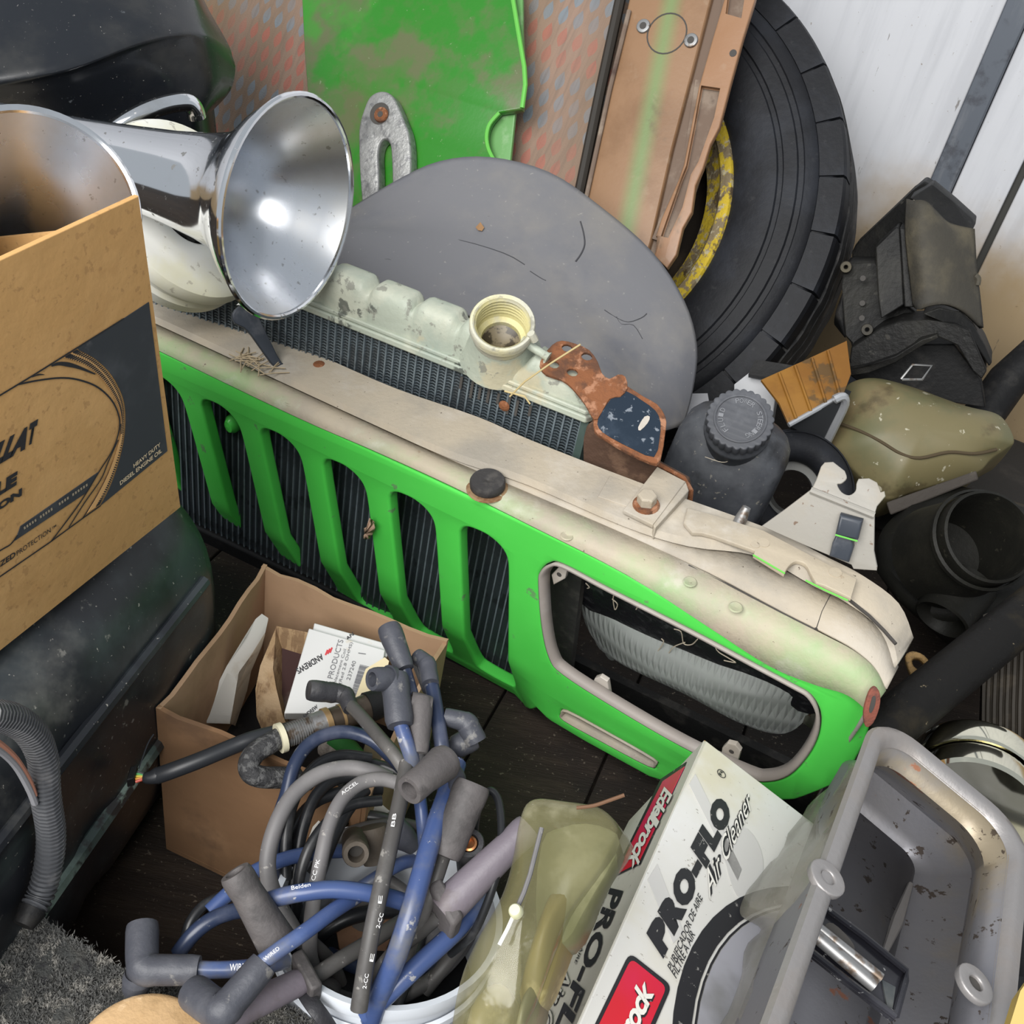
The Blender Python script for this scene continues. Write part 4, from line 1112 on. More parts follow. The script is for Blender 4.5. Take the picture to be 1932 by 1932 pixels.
for i in range(24):
    t = i / 24
    if i in (5, 11, 12, 17): continue
    x, y = 45 + 122 * t, 997 - 84 * t
    sm_.add(ribbon(CF, [(x, y), (x + 3.2, y - 2.2)], .0022, .0010, n=1).v, [(0, 1, 3, 2)])
sm_.build('fine_print', mat('dull_cream_ink', (.30, .25, .18), .8), ct, smooth=0)

# ---- two chrome trumpet horns
M_chrome = mat('dusty_chrome', (0.83, 0.84, 0.86), .10, 1.0, layers=[L_((0.55, 0.55, 0.53), 8, .5, .75, .6, rough=.32), L_((0.25, 0.24, 0.22), 120, .69, .74, .8, rough=.6)])
M_chromein = mat('hazy_chrome_bell', (0.74, 0.76, 0.80), .27, 1.0, layers=[L_((0.62, 0.61, 0.58), 6, .42, .7, .8, rough=.36), L_((0.30, 0.29, 0.27), 160, .70, .74, .6)])
camR, camD, camF = _r, _d, _f
def horn(name, cxy, d, ang, idir, R, prof, label, length_pts=None):
    c = D(*cxy, d)
    toc = (CO - c).normalized()
    rr = ray(*cxy)
    im = (camR * idir[0] + camD * idir[1]); im = (im - im.dot(toc) * toc).normalized()
    ax_ = (toc * math.cos(ang) + im * math.sin(ang)).normalized()
    t = thing(name, c + V((0, 0, -R)), label, 'horn', 'chrome trumpet horns')
    MB().lathe(c, ax_, prof, 56).build('trumpet_tube', M_chrome, t, smooth=60)
    inn = [(R * 1.0, .0), (R * .975, -.004), (R * .86, -.02), (R * .69, -.04), (R * .54, -.06), (R * .42, -.085), (R * .32, -.115), (R * .26, -.15), (R * .2, -.2), (0, -.2)]
    MB().lathe(c, ax_, inn, 56).build('bell_inside', M_chromein, t, smooth=70)
    MB().tube([c + (V((0, 0, 0))) + (_perp(ax_)[0] * math.cos(2 * math.pi * k / 64) + _perp(ax_)[1] * math.sin(2 * math.pi * k / 64)) * R for k in range(64)], .0028, 8, closed=True).build('rolled_rim', M_chrome, t)
    return t, c, ax_
def _perp(a):
    x = a.cross(V((0, 0, 1))).normalized(); return x, a.cross(x)
R1 = .0985
prof1 = [(R1 * 1.0, -.001), (R1 * .985, -.006), (R1 * .88, -.022), (R1 * .72, -.040), (R1 * .575, -.060), (R1 * .50, -.09), (R1 * .44, -.13), (R1 * .39, -.18), (R1 * .345, -.235), (R1 * .31, -.29), (R1 * .285, -.345), (R1 * .265, -.40), (R1 * .255, -.44), (0, -.44)]
h1, hc, hax = horn('trumpet_horn', (549, 396), .985, math.radians(56), (.965, .26), R1, prof1, 'chrome trumpet horn with its wide bell turned towards the grille')
R2 = .0615
prof2 = [(R2, -.001), (R2 * .98, -.006), (R2 * .9, -.02), (R2 * .75, -.04), (R2 * .6, -.06), (R2 * .45, -.09), (R2 * .36, -.14), (R2 * .3, -.2), (0, -.2)]
h2, _, _ = horn('trumpet_horn', (74, 380), .755, math.radians(24), (.35, -.8), R2, prof2, 'chrome trumpet horn with a hazy bell sunk in the oil carton')

# ---- white plastic reel with a black hub
dc = D(364, 392, 1.16)
toc = (CO - dc).normalized()
dax = (toc * .66 + camR * .58 - camD * .42).normalized()
M_white = mat('white_tub_plastic', (0.74, 0.74, 0.70), .4, layers=[L_((0.70, 0.68, 0.52), 6, .42, .68), L_((0.35, 0.32, 0.26), 90, .68, .74, .6)])
RD = .100
rl = thing('white_plastic_reel', dc - V((0, 0, RD)), 'round white plastic reel with a toothed black hub behind the trumpet horn', 'reel')
MB().lathe(dc, dax, [(.036, -.02), (.038, -.004), (.042, .0), (.062, .004), (.070, .0), (.085, .002), (.097, -.002), (RD, -.008), (RD, -.016), (.094, -.020), (.094, -.028), (RD * .98, -.032), (RD * .98, -.044), (.08, -.05), (.0, -.05)], 64).build('reel_body', M_white, rl, smooth=40)
gear = []
for k in range(96):
    a_ = 2 * math.pi * k / 96
    rr_ = .035 + (.0025 if (k // 4) % 2 else 0)
    gear.append((rr_ * math.cos(a_), rr_ * math.sin(a_)))
DFr = Fr(dc, dax.cross(V((0, 0, 1))), dax)
hub = plate('toothed_hub', DFr, gear, M_black, rl, h=-.004, t=.016, bev=.0012, px=False)
MB().lathe(dc, dax, [(.019, -.003), (.018, .001), (.012, .002), (.006, -.001), (0, -.001)], 32).build('hub_cap', M_blackr, hub)

# ---- tall black drum behind, with its chrome strip
M_drum = mat('glossy_dirty_black_drum', (0.012, 0.014, 0.018), .22, layers=[L_((0.055, 0.053, 0.047), 4, .45, .75, .7, rough=.5), L_((0.16, 0.145, 0.12), 9, .66, .85, .5, rough=.7), L_((0.40, 0.38, 0.35), 260, .76, .80, .7), L_((.20, .22, .24), 30, .76, .82, .6)], bump=.05, bscale=20, coat=.1)
dr = thing('black_drum', (-.62, 1.33, 0), 'glossy dirty black plastic drum standing behind the white reel', 'drum')
prow = [
    ([(-160, -160), (0, -170), (140, -175), (260, -170), (330, -140), (370, -60)], [1.50, 1.50, 1.50, 1.52, 1.55, 1.62]),
    ([(-160, 40), (0, -20), (140, -45), (260, -60), (345, -60), (384, -2)], [1.40, 1.40, 1.41, 1.45, 1.50, 1.57]),
    ([(-160, 170), (-40, 140), (130, 112), (270, 62), (370, 46), (428, 78)], [1.33, 1.33, 1.335, 1.37, 1.43, 1.52]),
    ([(-160, 215), (-40, 180), (130, 142), (270, 92), (380, 72), (438, 104)], [1.335, 1.335, 1.34, 1.37, 1.42, 1.50]),
    ([(-160, 260), (-20, 225), (140, 196), (270, 150), (385, 120), (444, 132)], [1.37, 1.37, 1.37, 1.385, 1.42, 1.49]),
    ([(-160, 320), (0, 290), (150, 250), (280, 205), (390, 172), (434, 172)], [1.40, 1.40, 1.40, 1.405, 1.43, 1.48]),
    ([(-160, 400), (0, 360), (160, 320), (290, 270), (370, 232), (404, 206)], [1.42, 1.42, 1.42, 1.425, 1.44, 1.48]),
]
rws = []
for pts, ds in prow:
    q = cat([(x, y, d) for (x, y), d in zip(pts, ds)], 5)
    rws.append([D(x, y, d) for x, y, d in q])
cols = []
for j in range(len(rws[0])):
    cc = [V(p) for p in cat([tuple(r[j]) for r in rws], 4)]
    lowp = cc[-1]
    cc += [V((lowp.x + .0, lowp.y + .03, lowp.z - .12)), V((lowp.x, lowp.y + .04, .0))]
    cols.append(cc)
backc = [[p + V((-.06, .05, 0)) for p in cols[-1]], [p + V((-.15, .09, 0)) for p in cols[-1]], [p + V((-.05, .2, 0)) for p in cols[0]]]
MB().loft(cols + backc, cv=True).build('drum_body', M_drum, dr, smooth=60)
MB().tube([D(x, y, d) for x, y, d in cat([(205, 252, 1.345), (240, 228, 1.345), (280, 208, 1.35), (320, 196, 1.36), (352, 193, 1.37), (366, 204, 1.375), (372, 222, 1.38)], 4)], .011, 12).build('chrome_strip', M_chrome, dr)
# small black cap behind the horn
kb = MB().hull([D(x, y, d) for x, y, d in ((425, 275, 1.28), (470, 254, 1.28), (500, 251, 1.28), (520, 270, 1.28), (480, 330, 1.28), (430, 340, 1.28), (440, 272, 1.36), (500, 260, 1.36), (520, 330, 1.36), (430, 345, 1.36))] + [V((-.40, 1.10, .0)), V((-.36, 1.12, .0)), V((-.36, 1.18, .0)), V((-.41, 1.18, 0))]).build('black_duct', M_black, bev=.004)
prop(kb, 'dull black plastic duct rising between the reel and the bell of the horn', 'duct')

# ---- corrugated loom with two wires
M_loom = mat('grey_black_loom', (0.065, 0.068, 0.075), .5, layers=[L_((0.14, 0.14, 0.145), 40, .5, .7, .6)])
_lp = tend + tside * (.187 + .012)
lpx = [(-30, 1348, .94), (20, 1356, .945), (58, 1382, .95), (80, 1428, .96), (86, 1500, .985), (96, 1570, 1.01), (92, 1630, 1.03), (78, 1684, 1.045), (62, 1715, 1.055)]
lc = resample([PL(x, y, _lp, tside) for x, y, d in cat(lpx, 10)], 360)
rads_ = [.0100 if (k % 6) < 3 else .0083 for k in range(360)]
lt = thing('corrugated_loom', lc[-1], 'grey corrugated cable loom hanging down the side of the black tank', 'cable loom')
MB().tube(lc, rads_, 12).build('loom_tube', M_loom, lt, smooth=50)
MB().tube([lc[-1], lc[-1] + (lc[-1] - lc[-8]).normalized() * .012], [.0103, .0075], 12).build('loom_end', M_black, lt)
MB().tube([PL(x, y, _lp, tside) for x, y, d in cat([(-30, 1385, .95), (0, 1405, .955), (28, 1432, .96), (52, 1470, .968), (64, 1500, .985)], 5)], .0024, 8).build('wire', mat('salmon_wire', (.55, .25, .17), .5), lt)
MB().tube([PL(x, y, _lp, tside) for x, y, d in cat([(-30, 1400, .95), (0, 1416, .955), (30, 1445, .962), (54, 1486, .972), (66, 1515, .99)], 5)], .0024, 8).build('wire', mat('grey_wire', (.30, .30, .32), .5), lt)

# ---- grey carpet and the cardboard roll on it
M_carp = mat('grey_carpet', (0.055, 0.057, 0.055), .95, layers=[L_((0.12, 0.115, 0.10), 30, .45, .65), L_((0.025, .025, .027), 60, .5, .65)], bump=1.0, bscale=260)
CZ = .17
cpts = [(-120, 1700), (0, 1720), (62, 1722), (110, 1752), (172, 1792), (240, 1832), (330, 1850), (450, 1880), (560, 1905), (640, 1960), (640, 2100), (-140, 2100)]
cm = MB()
cpo = [Z(x, y, CZ) for x, y in cpts]
n_ = len(cpo); cc = V((-.25, .28, CZ))
rr = [[p - V((0, 0, CZ - .001)) + (p - cc).normalized() * -.03 for p in cpo], [p - V((0, 0, .02)) for p in cpo], [p + (cc - p) * .02 for p in cpo]]
rr += [[p.lerp(cc, t) + V((0, 0, .004 * math.sin(i * 1.7 + t * 9))) for i, p in enumerate(cpo)] for t in (.15, .35, .6, .9)]
cp_ = cm.loft(rr, cu=True, cap=True).build('carpet_piece', M_carp, smooth=50)
prop(cp_, 'folded piece of fuzzy grey carpet beside the bucket', 'carpet')
fz = MB()
for i in range(26000):
    t = rnd.random(); k = rnd.random() * n_; j = int(k) % n_
    e = cpo[j].lerp(cpo[(j + 1) % n_], k - int(k))
    p = e.lerp(cc, 1 - math.sqrt(t)) if rnd.random() < .9 else e + V((rnd.uniform(-.004, .004), rnd.uniform(-.004, .004), -rnd.random() * .03))
    an = rnd.random() * 6.28; q = V((math.cos(an), math.sin(an), 0)) * rnd.uniform(.0006, .0012)
    tp_ = p + V((rnd.uniform(-.003, .003), rnd.uniform(-.003, .003), rnd.uniform(.0012, .0034)))
    fz.add([p - q, p + q, tp_], [(0, 1, 2)])
fo2 = fz.build('carpet_pile', mat('carpet_fibre', (.10, .10, .096), .95, layers=[L_((.23, .22, .20), 70, .5, .65)]), cp_, smooth=0)
fo2['kind'] = 'stuff'
rc = Z(265, 2000, CZ + .045)
rt_ = thing('cardboard_roll', rc - V((0, 0, .04)), 'short round cardboard core lying on the grey carpet', 'cardboard')
M_card2 = mat('tan_cardboard', (0.50, 0.33, 0.17), .85, layers=[L_((0.42, 0.27, 0.13), 20, .45, .7), L_((.6, .42, .24), 60, .6, .7)], bump=.2)
MB().lathe(rc, (0, 0, 1), [(0, 0), (.040, .0), (.0435, -.002), (.0445, -.004), (.0445, -.036), (.04, -.04), (0, -.04)], 48).build('core_body', M_card2, rt_, smooth=40)

# ================================================================== open cardboard box and what is in it
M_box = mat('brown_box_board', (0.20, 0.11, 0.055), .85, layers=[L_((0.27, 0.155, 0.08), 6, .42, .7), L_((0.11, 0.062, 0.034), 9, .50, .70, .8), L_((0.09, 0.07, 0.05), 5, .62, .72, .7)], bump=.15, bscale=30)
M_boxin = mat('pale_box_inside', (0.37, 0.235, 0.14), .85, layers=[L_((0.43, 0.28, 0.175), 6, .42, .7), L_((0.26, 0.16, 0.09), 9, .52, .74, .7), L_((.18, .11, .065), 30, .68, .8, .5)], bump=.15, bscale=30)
ZB = .209
FLc, BLc, BRc = Z(294, 1338, ZB), Z(497, 1064, ZB), Z(846, 1208, ZB)
FRc = FLc + (BRc - BLc) * .98
cb = thing('cardboard_box', ((FLc + BRc) / 2 - V((0, 0, ZB))), 'open brown cardboard box of small parts standing in front of the grille', 'box')
fb = Z(315, 1600, 0)
def wall4(a, b, name, mout, inward):
    a0, b0 = V((a.x, a.y, .0015)), V((b.x, b.y, .0015))
    m = MB(); n = 10
    rows = []
    for k, (z0) in enumerate((0, .35, .7, 1.0)):
        row = []
        for i in range(n + 1):
            t = i / n
            p = a0.lerp(b0, t).lerp(a.lerp(b, t), z0)
            p = p + inward * (.006 * math.sin(math.pi * t) * math.sin(math.pi * z0 * .8)) + V((0, 0, (.0022 * math.sin(t * 17 + a.x * 40) + .001 * math.sin(t * 41)) if z0 == 1 else 0))
            row.append(p)
        rows.append(row)
    inner = [[p + inward * .0042 for p in r] for r in rows]
    m.loft(rows + inner[::-1], cv=False)
    return m.build(name, mout, cb, smooth=40)
cen_ = (FLc + BRc) / 2
def inw(a, b):
    v = V((cen_.x, cen_.y, 0)) - V(((a.x + b.x) / 2, (a.y + b.y) / 2, 0)); d = (b - a); d.z = 0; d.normalize()
    v = v - v.dot(d) * d
    return v.normalized()
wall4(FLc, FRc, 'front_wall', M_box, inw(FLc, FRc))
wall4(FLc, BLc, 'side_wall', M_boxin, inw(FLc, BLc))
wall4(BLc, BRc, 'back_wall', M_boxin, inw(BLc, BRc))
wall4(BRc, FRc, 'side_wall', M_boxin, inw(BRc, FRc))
MB().prism([V((p.x, p.y, .004)) for p in (FLc, BLc, BRc, FRc)], V((0, 0, .004))).build('box_floor', M_box, cb)
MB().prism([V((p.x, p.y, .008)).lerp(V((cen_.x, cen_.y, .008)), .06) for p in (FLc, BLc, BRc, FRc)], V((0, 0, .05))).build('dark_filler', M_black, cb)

# folded white card strip
M_wcard = mat('soiled_white_card', (0.66, 0.645, 0.60), .7, layers=[L_((0.50, 0.45, 0.36), 14, .5, .7, .8), L_((0.22, 0.15, 0.10), 18, .66, .74, .7)])
wf = thing('folded_card_strip', Z(400, 1355, .07), 'folded soiled white card strip leaning in the cardboard box', 'card')
def solidpoly(pts, vec): return MB().prism(pts, vec)
def sp(lst): return [Z(x, y, z) for x, y, z in lst]
solidpoly(sp([(378, 1360, .125), (402, 1308, .145), (428, 1256, .165), (462, 1200, .195), (482, 1168, .205), (494, 1158, .207), (506, 1166, .205), (500, 1192, .19), (470, 1240, .165), (450, 1268, .15), (442, 1310, .13), (434, 1362, .11)]), V((0, 0, -.003))).build('card_face', M_wcard, wf)
solidpoly(sp([(435, 1362, .11), (443, 1310, .13), (451, 1268, .15), (471, 1240, .165), (500, 1194, .19), (494, 1216, .165), (474, 1262, .14), (466, 1300, .12), (444, 1366, .09)]), V((0, 0, -.003))).build('card_fold', mat('brown_card_fold', (.44, .36, .27), .8, layers=[L_((.25, .17, .11), 14, .55, .7)]), wf)  # second facet, browner than the card face

# little brown carton with layered edges
M_wood = mat('layered_brown_board', (0.36, 0.24, 0.13), .8, layers=[L_((0.24, 0.15, 0.08), 40, .5, .6, stretch=(4, 4, .4)), L_((.46, .33, .2), 20, .5, .7)], bump=.2)
bc = thing('small_brown_carton', Z(540, 1300, .06), 'small brown open carton beside the white coil boxes', 'carton')
solidpoly(sp([(484, 1352, .11), (482, 1300, .135), (491, 1256, .16), (521, 1183, .20), (515, 1262, .165), (521, 1298, .15), (533, 1347, .125)]), V((.012, .004, -.05))).build('left_wall', M_wood, bc)
solidpoly(sp([(521, 1181, .202), (585, 1194, .202), (582, 1200, .199), (524, 1187, .199)]), V((.002, .004, -.06))).build('back_wall', M_wood, bc)
solidpoly(sp([(523, 1186, .19), (580, 1196, .19), (575, 1345, .11), (535, 1345, .11), (518, 1264, .15)]), V((0, 0, -.02))).build('carton_inside', mat('dark_maroon_inside', (.05, .022, .02), .8, layers=[L_((.14, .11, .09), 9, .5, .65)]), bc)

# two white coil boxes
M_wbox = mat('white_box_card', (0.58, 0.58, 0.57), .55, layers=[L_((0.66, 0.60, 0.45), 8, .56, .75, .7), L_((0.5, 0.42, 0.3), 40, .68, .75, .5)])
apl = Fr(Z(640, 1265, .205), V((.96, -.24, .0)), V((.10, -.42, .90)))
def aboxes(name, q, label, h, th):
    t = thing(name, apl.hit(*q[3], h) - V((0, 0, .03)), label, 'box', None)
    m = MB().prism([apl.hit(x, y, h) for x, y in q], apl.n * -th).build('box_body', M_wbox, t, bev=.001)
    return t
ab_ = aboxes('white_coil_box', ((583, 1185), (727, 1226), (716, 1290), (700, 1345), (536, 1346)), 'white printed coil box with a barcode lying on top in the cardboard box', .0, .022)
a2_ = aboxes('white_coil_box', ((593, 1175), (737, 1216), (730, 1240), (588, 1200)), 'white coil box tucked under the barcode box', -.006, .03)
M_red = mat('red_ink', (.55, .04, .05), .6)
M_grink = mat('grey_ink', (.16, .16, .17), .7)
hh = .0007
text_quad('lettering', apl, 'ANDREWS', (606, 1233), (557, 1262), (612, 1243), M_inkk, ab_, h=hh, bold=.02)
for k in range(3):
    ribbon(apl, [(614 + k * 4.2, 1236 - k * 2.2), (618 + k * 4.2, 1226 - k * 2.2)], .0014, hh, n=1).build('red_bar', M_red, ab_, smooth=0)
text_quad('lettering', apl, 'S PRODUCTS', (624, 1292), (648, 1208), (614, 1290), M_grink, ab_, h=hh, bold=.0)
text_quad('lettering', apl, 'placement Coil', (635, 1290), (655, 1226), (628, 1288), M_grink, ab_, h=hh, bold=.0)
text_quad('lettering', apl, '(Red 2.8 OHMS)', (645, 1291), (667, 1213), (638, 1289), M_grink, ab_, h=hh, bold=.0)
text_quad('lettering', apl, '237240', (660, 1284), (672, 1248), (653, 1282), M_grink, ab_, h=hh, bold=.0)
bcm = MB()
for k in range(30):
    t = k / 29; w = rnd.choice((.0005, .0008, .0013))
    x0, y0 = 661 + 18 * t, 1312 - 58 * t
    bcm.add(ribbon(apl, [(x0, y0), (x0 + 17, y0 + 4)], w, hh, n=1).v, [(0, 1, 3, 2)])
bcm.build('barcode', M_grink, ab_, smooth=0)
plate('yellowed_tape', apl, [(690, 1262), (726, 1240), (734, 1247), (722, 1300), (716, 1326), (690, 1328), (668, 1322)], mat('yellowed_tape', (.70, .60, .38), .4), ab_, h=.0012, t=.0006)
text_quad('lettering', apl, 'ANDREW', (573, 1357), (600, 1336), (570, 1350), M_inkk, ab_, h=hh, bold=.02)
text_quad('lettering', apl, 'AN', (655, 1209), (668, 1198), (652, 1203), M_inkk, a2_, h=-.006 + hh, bold=.02)
ribbon(apl, [(676, 1232), (690, 1234)], .0009, hh, n=1).build('label_edge', M_grink, ab_, smooth=0)

# green-and-grey roll and scraps lower in the box
gr_ = MB().tube(sp([(620, 1405, .12), (650, 1430, .125), (680, 1450, .125)]), .013, 14).build('grey_lint_roll', mat('grey_lint', (.34, .31, .28), .95, layers=[L_((.2, .18, .16), 50, .45, .65)], bump=.6))
prop(gr_, 'rough grey lint covered stick lying under the cables in the box', 'stick')
gr2 = MB().tube(sp([(632, 1396, .13), (660, 1416, .135), (684, 1446, .135)]), .010, 14).build('green_stick', mat('dark_green_stick', (.03, .18, .04), .6, layers=[L_((.09, .28, .08), 20, .5, .7)]))
prop(gr2, 'short green painted stick beside the lint roll in the box', 'stick')
ycard = solidpoly(sp([(690, 1400, .11), (735, 1415, .11), (742, 1470, .10), (672, 1462, .10)]), V((0, 0, -.004))).build('yellowed_card', mat('yellowed_card', (.36, .32, .20), .7))
prop(ycard, 'yellowed flat card lying deep in the cardboard box', 'card')
wpp = solidpoly(sp([(560, 1640, .13), (590, 1560, .15), (640, 1505, .165), (700, 1500, .165), (735, 1530, .16), (700, 1560, .15), (640, 1580, .14), (600, 1650, .12)]), V((0, 0, -.003))).build('white_paper_sheet', M_wcard)
prop(wpp, 'curved white paper sheet under the coiled ignition cables', 'paper')

# oxygen sensor with its sleeve, and the thin black harness with bright wires
M_brn = mat('heat_brown_steel', (.11, .085, .065), .4, .7, layers=[L_((.2, .16, .12), 30, .5, .7)])
ox = thing('oxygen_sensor', Z(600, 1370, .20), 'oxygen sensor with a ribbed metal body and braided lead over the box edge', 'sensor')
oa, ob = Z(527, 1393, .232), Z(722, 1325, .232)
od = (ob - oa).normalized(); ol = (ob - oa).length
def seg(f0, f1, r0, r1, name, m): return MB().tube([oa + od * ol * f0, oa + od * ol * f1], [r0, r1], 18).build(name, m, ox)
pr = []
for k in range(12): pr += [(.0085, ol * (.05 + k * .022)), (.0098, ol * (.05 + k * .022 + .008)), (.0085, ol * (.05 + k * .022 + .016))]
MB().lathe(oa, od, pr, 20).build('ribbed_sleeve', M_steel, ox)
seg(.30, .42, .0108, .0112, 'crimp_collar', M_steel)
seg(.42, .47, .0122, .0122, 'brass_ring', mat('tan_brass', (.45, .30, .15), .4, .7))
seg(.47, .58, .0105, .0105, 'barrel', M_brn)
seg(.575, .60, .0112, .0112, 'brass_ring', mat('tan_brass', (.45, .30, .15), .4, .7))
seg(.60, .84, .0105, .0120, 'barrel', M_brn)
seg(.84, 1.0, .0135, .0125, 'hex_nut', M_black)
MB().tube([oa + od * ol * -.01, oa + od * ol * .04], .0125, 20).build('cream_ring', mat('cream_clip', (.62, .58, .42), .5), ox)
M_braid = mat('dark_braid', (.03, .03, .032), .7, layers=[L_((.09, .09, .09), 150, .5, .6)], bump=.6, bscale=200)
MB().tube([Z(x, y, z) for x, y, z in cat([(530, 1391, .232), (505, 1405, .232), (482, 1420, .23), (470, 1440, .226), (474, 1458, .222), (495, 1466, .218), (530, 1467, .212), (570, 1468, .20), (640, 1480, .18)], 5)], .0088, 12).build('braided_lead', M_braid, ox)
hz_ = thing('wire_harness', Z(262, 1465, .2), 'thin black cable with a small plug of rainbow wires hanging over the box edge', 'cable')
M_cab = mat('black_cable', (.022, .024, .028), .4)
MB().tube([Z(x, y, z) for x, y, z in cat([(296, 1464, .205), (330, 1452, .212), (380, 1433, .217), (440, 1408, .220), (480, 1393, .222), (540, 1378, .218), (600, 1362, .205), (660, 1345, .19)], 5)], [.0068 if k < 16 else .0068 for k in range(36)], 12).build('cable_sheath', M_cab, hz_)
MB().tube([Z(x, y, z) for x, y, z in cat([(272, 1467, .204), (285, 1467, .205), (300, 1462, .206)], 4)], [.004, .0045, .005, .0052, .0055, .006, .0065, .0068, .0068], 10).build('tape_end', M_cab, hz_)
for k, c in enumerate(((.60, .10, .06), (.70, .30, .04), (.65, .55, .08), (.12, .40, .15), (.10, .10, .10))):
    MB().tube([Z(256, 1475 - 5 * k, .203), Z(264, 1472 - 3.6 * k, .204), Z(274, 1469 - 1.4 * k, .204)], .0012, 6).build('coloured_wire', mat('wire_colour_%d' % k, c, .4), hz_)
pc = Z(250, 1464, .203)
MB().box(pc, (Z(258, 1462, .203) - pc) * .9, (Z(246, 1478, .203) - pc) * .95, (0, 0, .005)).build('plug', M_black, hz_, bev=.001)
# faint wire hair tying plug to the tank
MB().tube([Z(x, y, z) for x, y, z in cat([(262, 1450, .204), (278, 1405, .21), (290, 1385, .214)], 4)], .0006, 5).build('loose_thread', M_cab, hz_)

# ================================================================== white bucket of ignition cables
BZ = .19
bcx = Z(733, 1722, BZ)
BR_ = ((Z(938, 1690, BZ) - bcx).length + (Z(705, 1917, BZ) - bcx).length) / 2
M_buck = mat('translucent_white_bucket', (0.70, 0.74, 0.80), .35, layers=[L_((0.62, 0.64, 0.67), 6, .45, .7)], trans=.12)
bk = thing('white_bucket', (bcx.x, bcx.y, 0), 'white plastic bucket overflowing with ignition cables', 'bucket')
_ba = V((0, .20, .98)).normalized(); _bo = bcx - _ba * BZ + V((0, 0, .006))
MB().lathe(_bo, _ba, [(0, .002), (BR_ * .80, .002), (BR_ * .83, .008), (BR_ * .99, BZ - .02), (BR_ * 1.0, BZ - .012), (BR_ * 1.05, BZ - .012), (BR_ * 1.065, BZ - .006), (BR_ * 1.06, BZ + .001), (BR_ * 1.0, BZ), (BR_ * .975, BZ - .02), (BR_ * .81, .012), (0, .010)], 72).build('bucket_wall', M_buck, bk, smooth=50)
MB().lathe(_bo, _ba, [(BR_ * 1.012, BZ - .034), (BR_ * 1.045, BZ - .032), (BR_ * 1.045, BZ - .026), (BR_ * 1.012, BZ - .024)], 72).build('rim_rib', M_buck, bk)
MB().lathe(_bo, _ba, [(0, .125), (BR_ * .5, .12), (BR_ * .935, .115), (BR_ * .82, .02)], 40).build('shade_fill', M_black, bk)  # added black disc, stands for the shade inside the white bucket

M_blue = mat('blue_silicone_wire', (0.045, 0.075, 0.19), .36, layers=[L_((0.085, 0.125, 0.26), 10, .42, .66), L_((0.13, 0.135, 0.15), 12, .46, .64, .9), L_((0.40, 0.39, 0.37), 90, .70, .76, .7)], coat=.1)
M_dblue = mat('dark_blue_wire', (0.022, 0.032, 0.065), .32, layers=[L_((0.08, 0.09, 0.13), 14, .5, .7, .7), L_((.25, .25, .25), 90, .68, .74, .6)])
M_gwire = mat('grey_silicone_wire', (0.135, 0.13, 0.132), .5, layers=[L_((0.20, 0.192, 0.19), 9, .42, .7), L_((0.09, 0.09, 0.095), 16, .58, .74, .6), L_((.4, .38, .35), 110, .68, .74, .6)])
M_dwire = mat('dark_grey_wire', (0.065, 0.062, 0.06), .5, layers=[L_((0.12, 0.115, 0.11), 14, .45, .7), L_((.3, .29, .27), 110, .68, .74, .6)])
M_kwire = mat('black_wire', (0.014, 0.015, 0.017), .35, layers=[L_((0.06, 0.06, 0.062), 20, .52, .72, .7)])
M_boot = mat('grey_rubber_boot', (0.088, 0.080, 0.080), .65, layers=[L_((0.145, 0.132, 0.128), 10, .42, .7), L_((0.045, 0.042, 0.042), 22, .52, .70, .7), L_((.24, .22, .20), 60, .70, .80, .5)], bump=.2, bscale=90)
M_boot2 = mat('bluegrey_rubber_boot', (0.052, 0.055, 0.068), .5, layers=[L_((0.095, 0.098, 0.112), 12, .45, .7), L_((.25, .24, .22), 60, .64, .74, .5)], bump=.15, bscale=90)
M_boot3 = mat('lilac_grey_boot', (0.155, 0.135, 0.158), .5, layers=[L_((0.22, 0.195, 0.225), 9, .45, .7), L_((0.12, 0.10, 0.10), 16, .58, .74, .7)], bump=.1)
M_bootk = mat('black_rubber_boot', (0.03, 0.03, 0.034), .5, layers=[L_((0.075, 0.073, 0.075), 16, .5, .7, .8)], bump=.2)
M_copper = mat('copper_terminal', (0.55, 0.24, 0.10), .35, .9)
M_print = mat('white_wire_print', (0.62, 0.62, 0.62), .6)
PX = 1932.0
def rad_px(w, p): return w * (p - CO).length / PX
def pz(lst, n=6): return [Z(x, y, z) for x, y, z in cat(lst, n)]
def cable(lst, w, m, par, name='cable', n=6, seg=12):
    pts = pz(lst, n)
    r = rad_px(w, pts[len(pts) // 2])
    MB().tube(pts, r, seg).build(name, m, par)
    return pts, r
def boot(par, a, b, w0, w1, m, hole=True, name='boot', lip=True, hm=None):
    """straight boot from open end a to wire end b (x,y,z), half widths in pixels"""
    A, B = Z(*a), Z(*b); d = (B - A); L = d.length; d.normalize()
    r0, r1 = rad_px(w0, A), rad_px(w1, B)
    prof_ = []
    if hole: prof_ += [(0, .02), (r0 * .55, .02), (r0 * .58, .002), (r0 * .62, 0)]
    else: prof_ += [(0, 0)]
    prof_ += [(r0 * .93, 0), (r0, .002)]
    if lip: prof_ += [(r0 * 1.04, .006), (r0 * 1.02, .012)]
    prof_ += [(r0 * .98, .016), (r1 * 1.02, L - .006), (r1 * .9, L - .001), (r1 * .3, L), (0, L)]
    o = MB().lathe(A, d, prof_, 22).build(name, m, par, smooth=45)
    if hole:
        MB().lathe(A, d, [(0, .0145), (r0 * .57, .0150)], 16).build('boot_hole', M_dk if hm is None else hm, o)
    return o
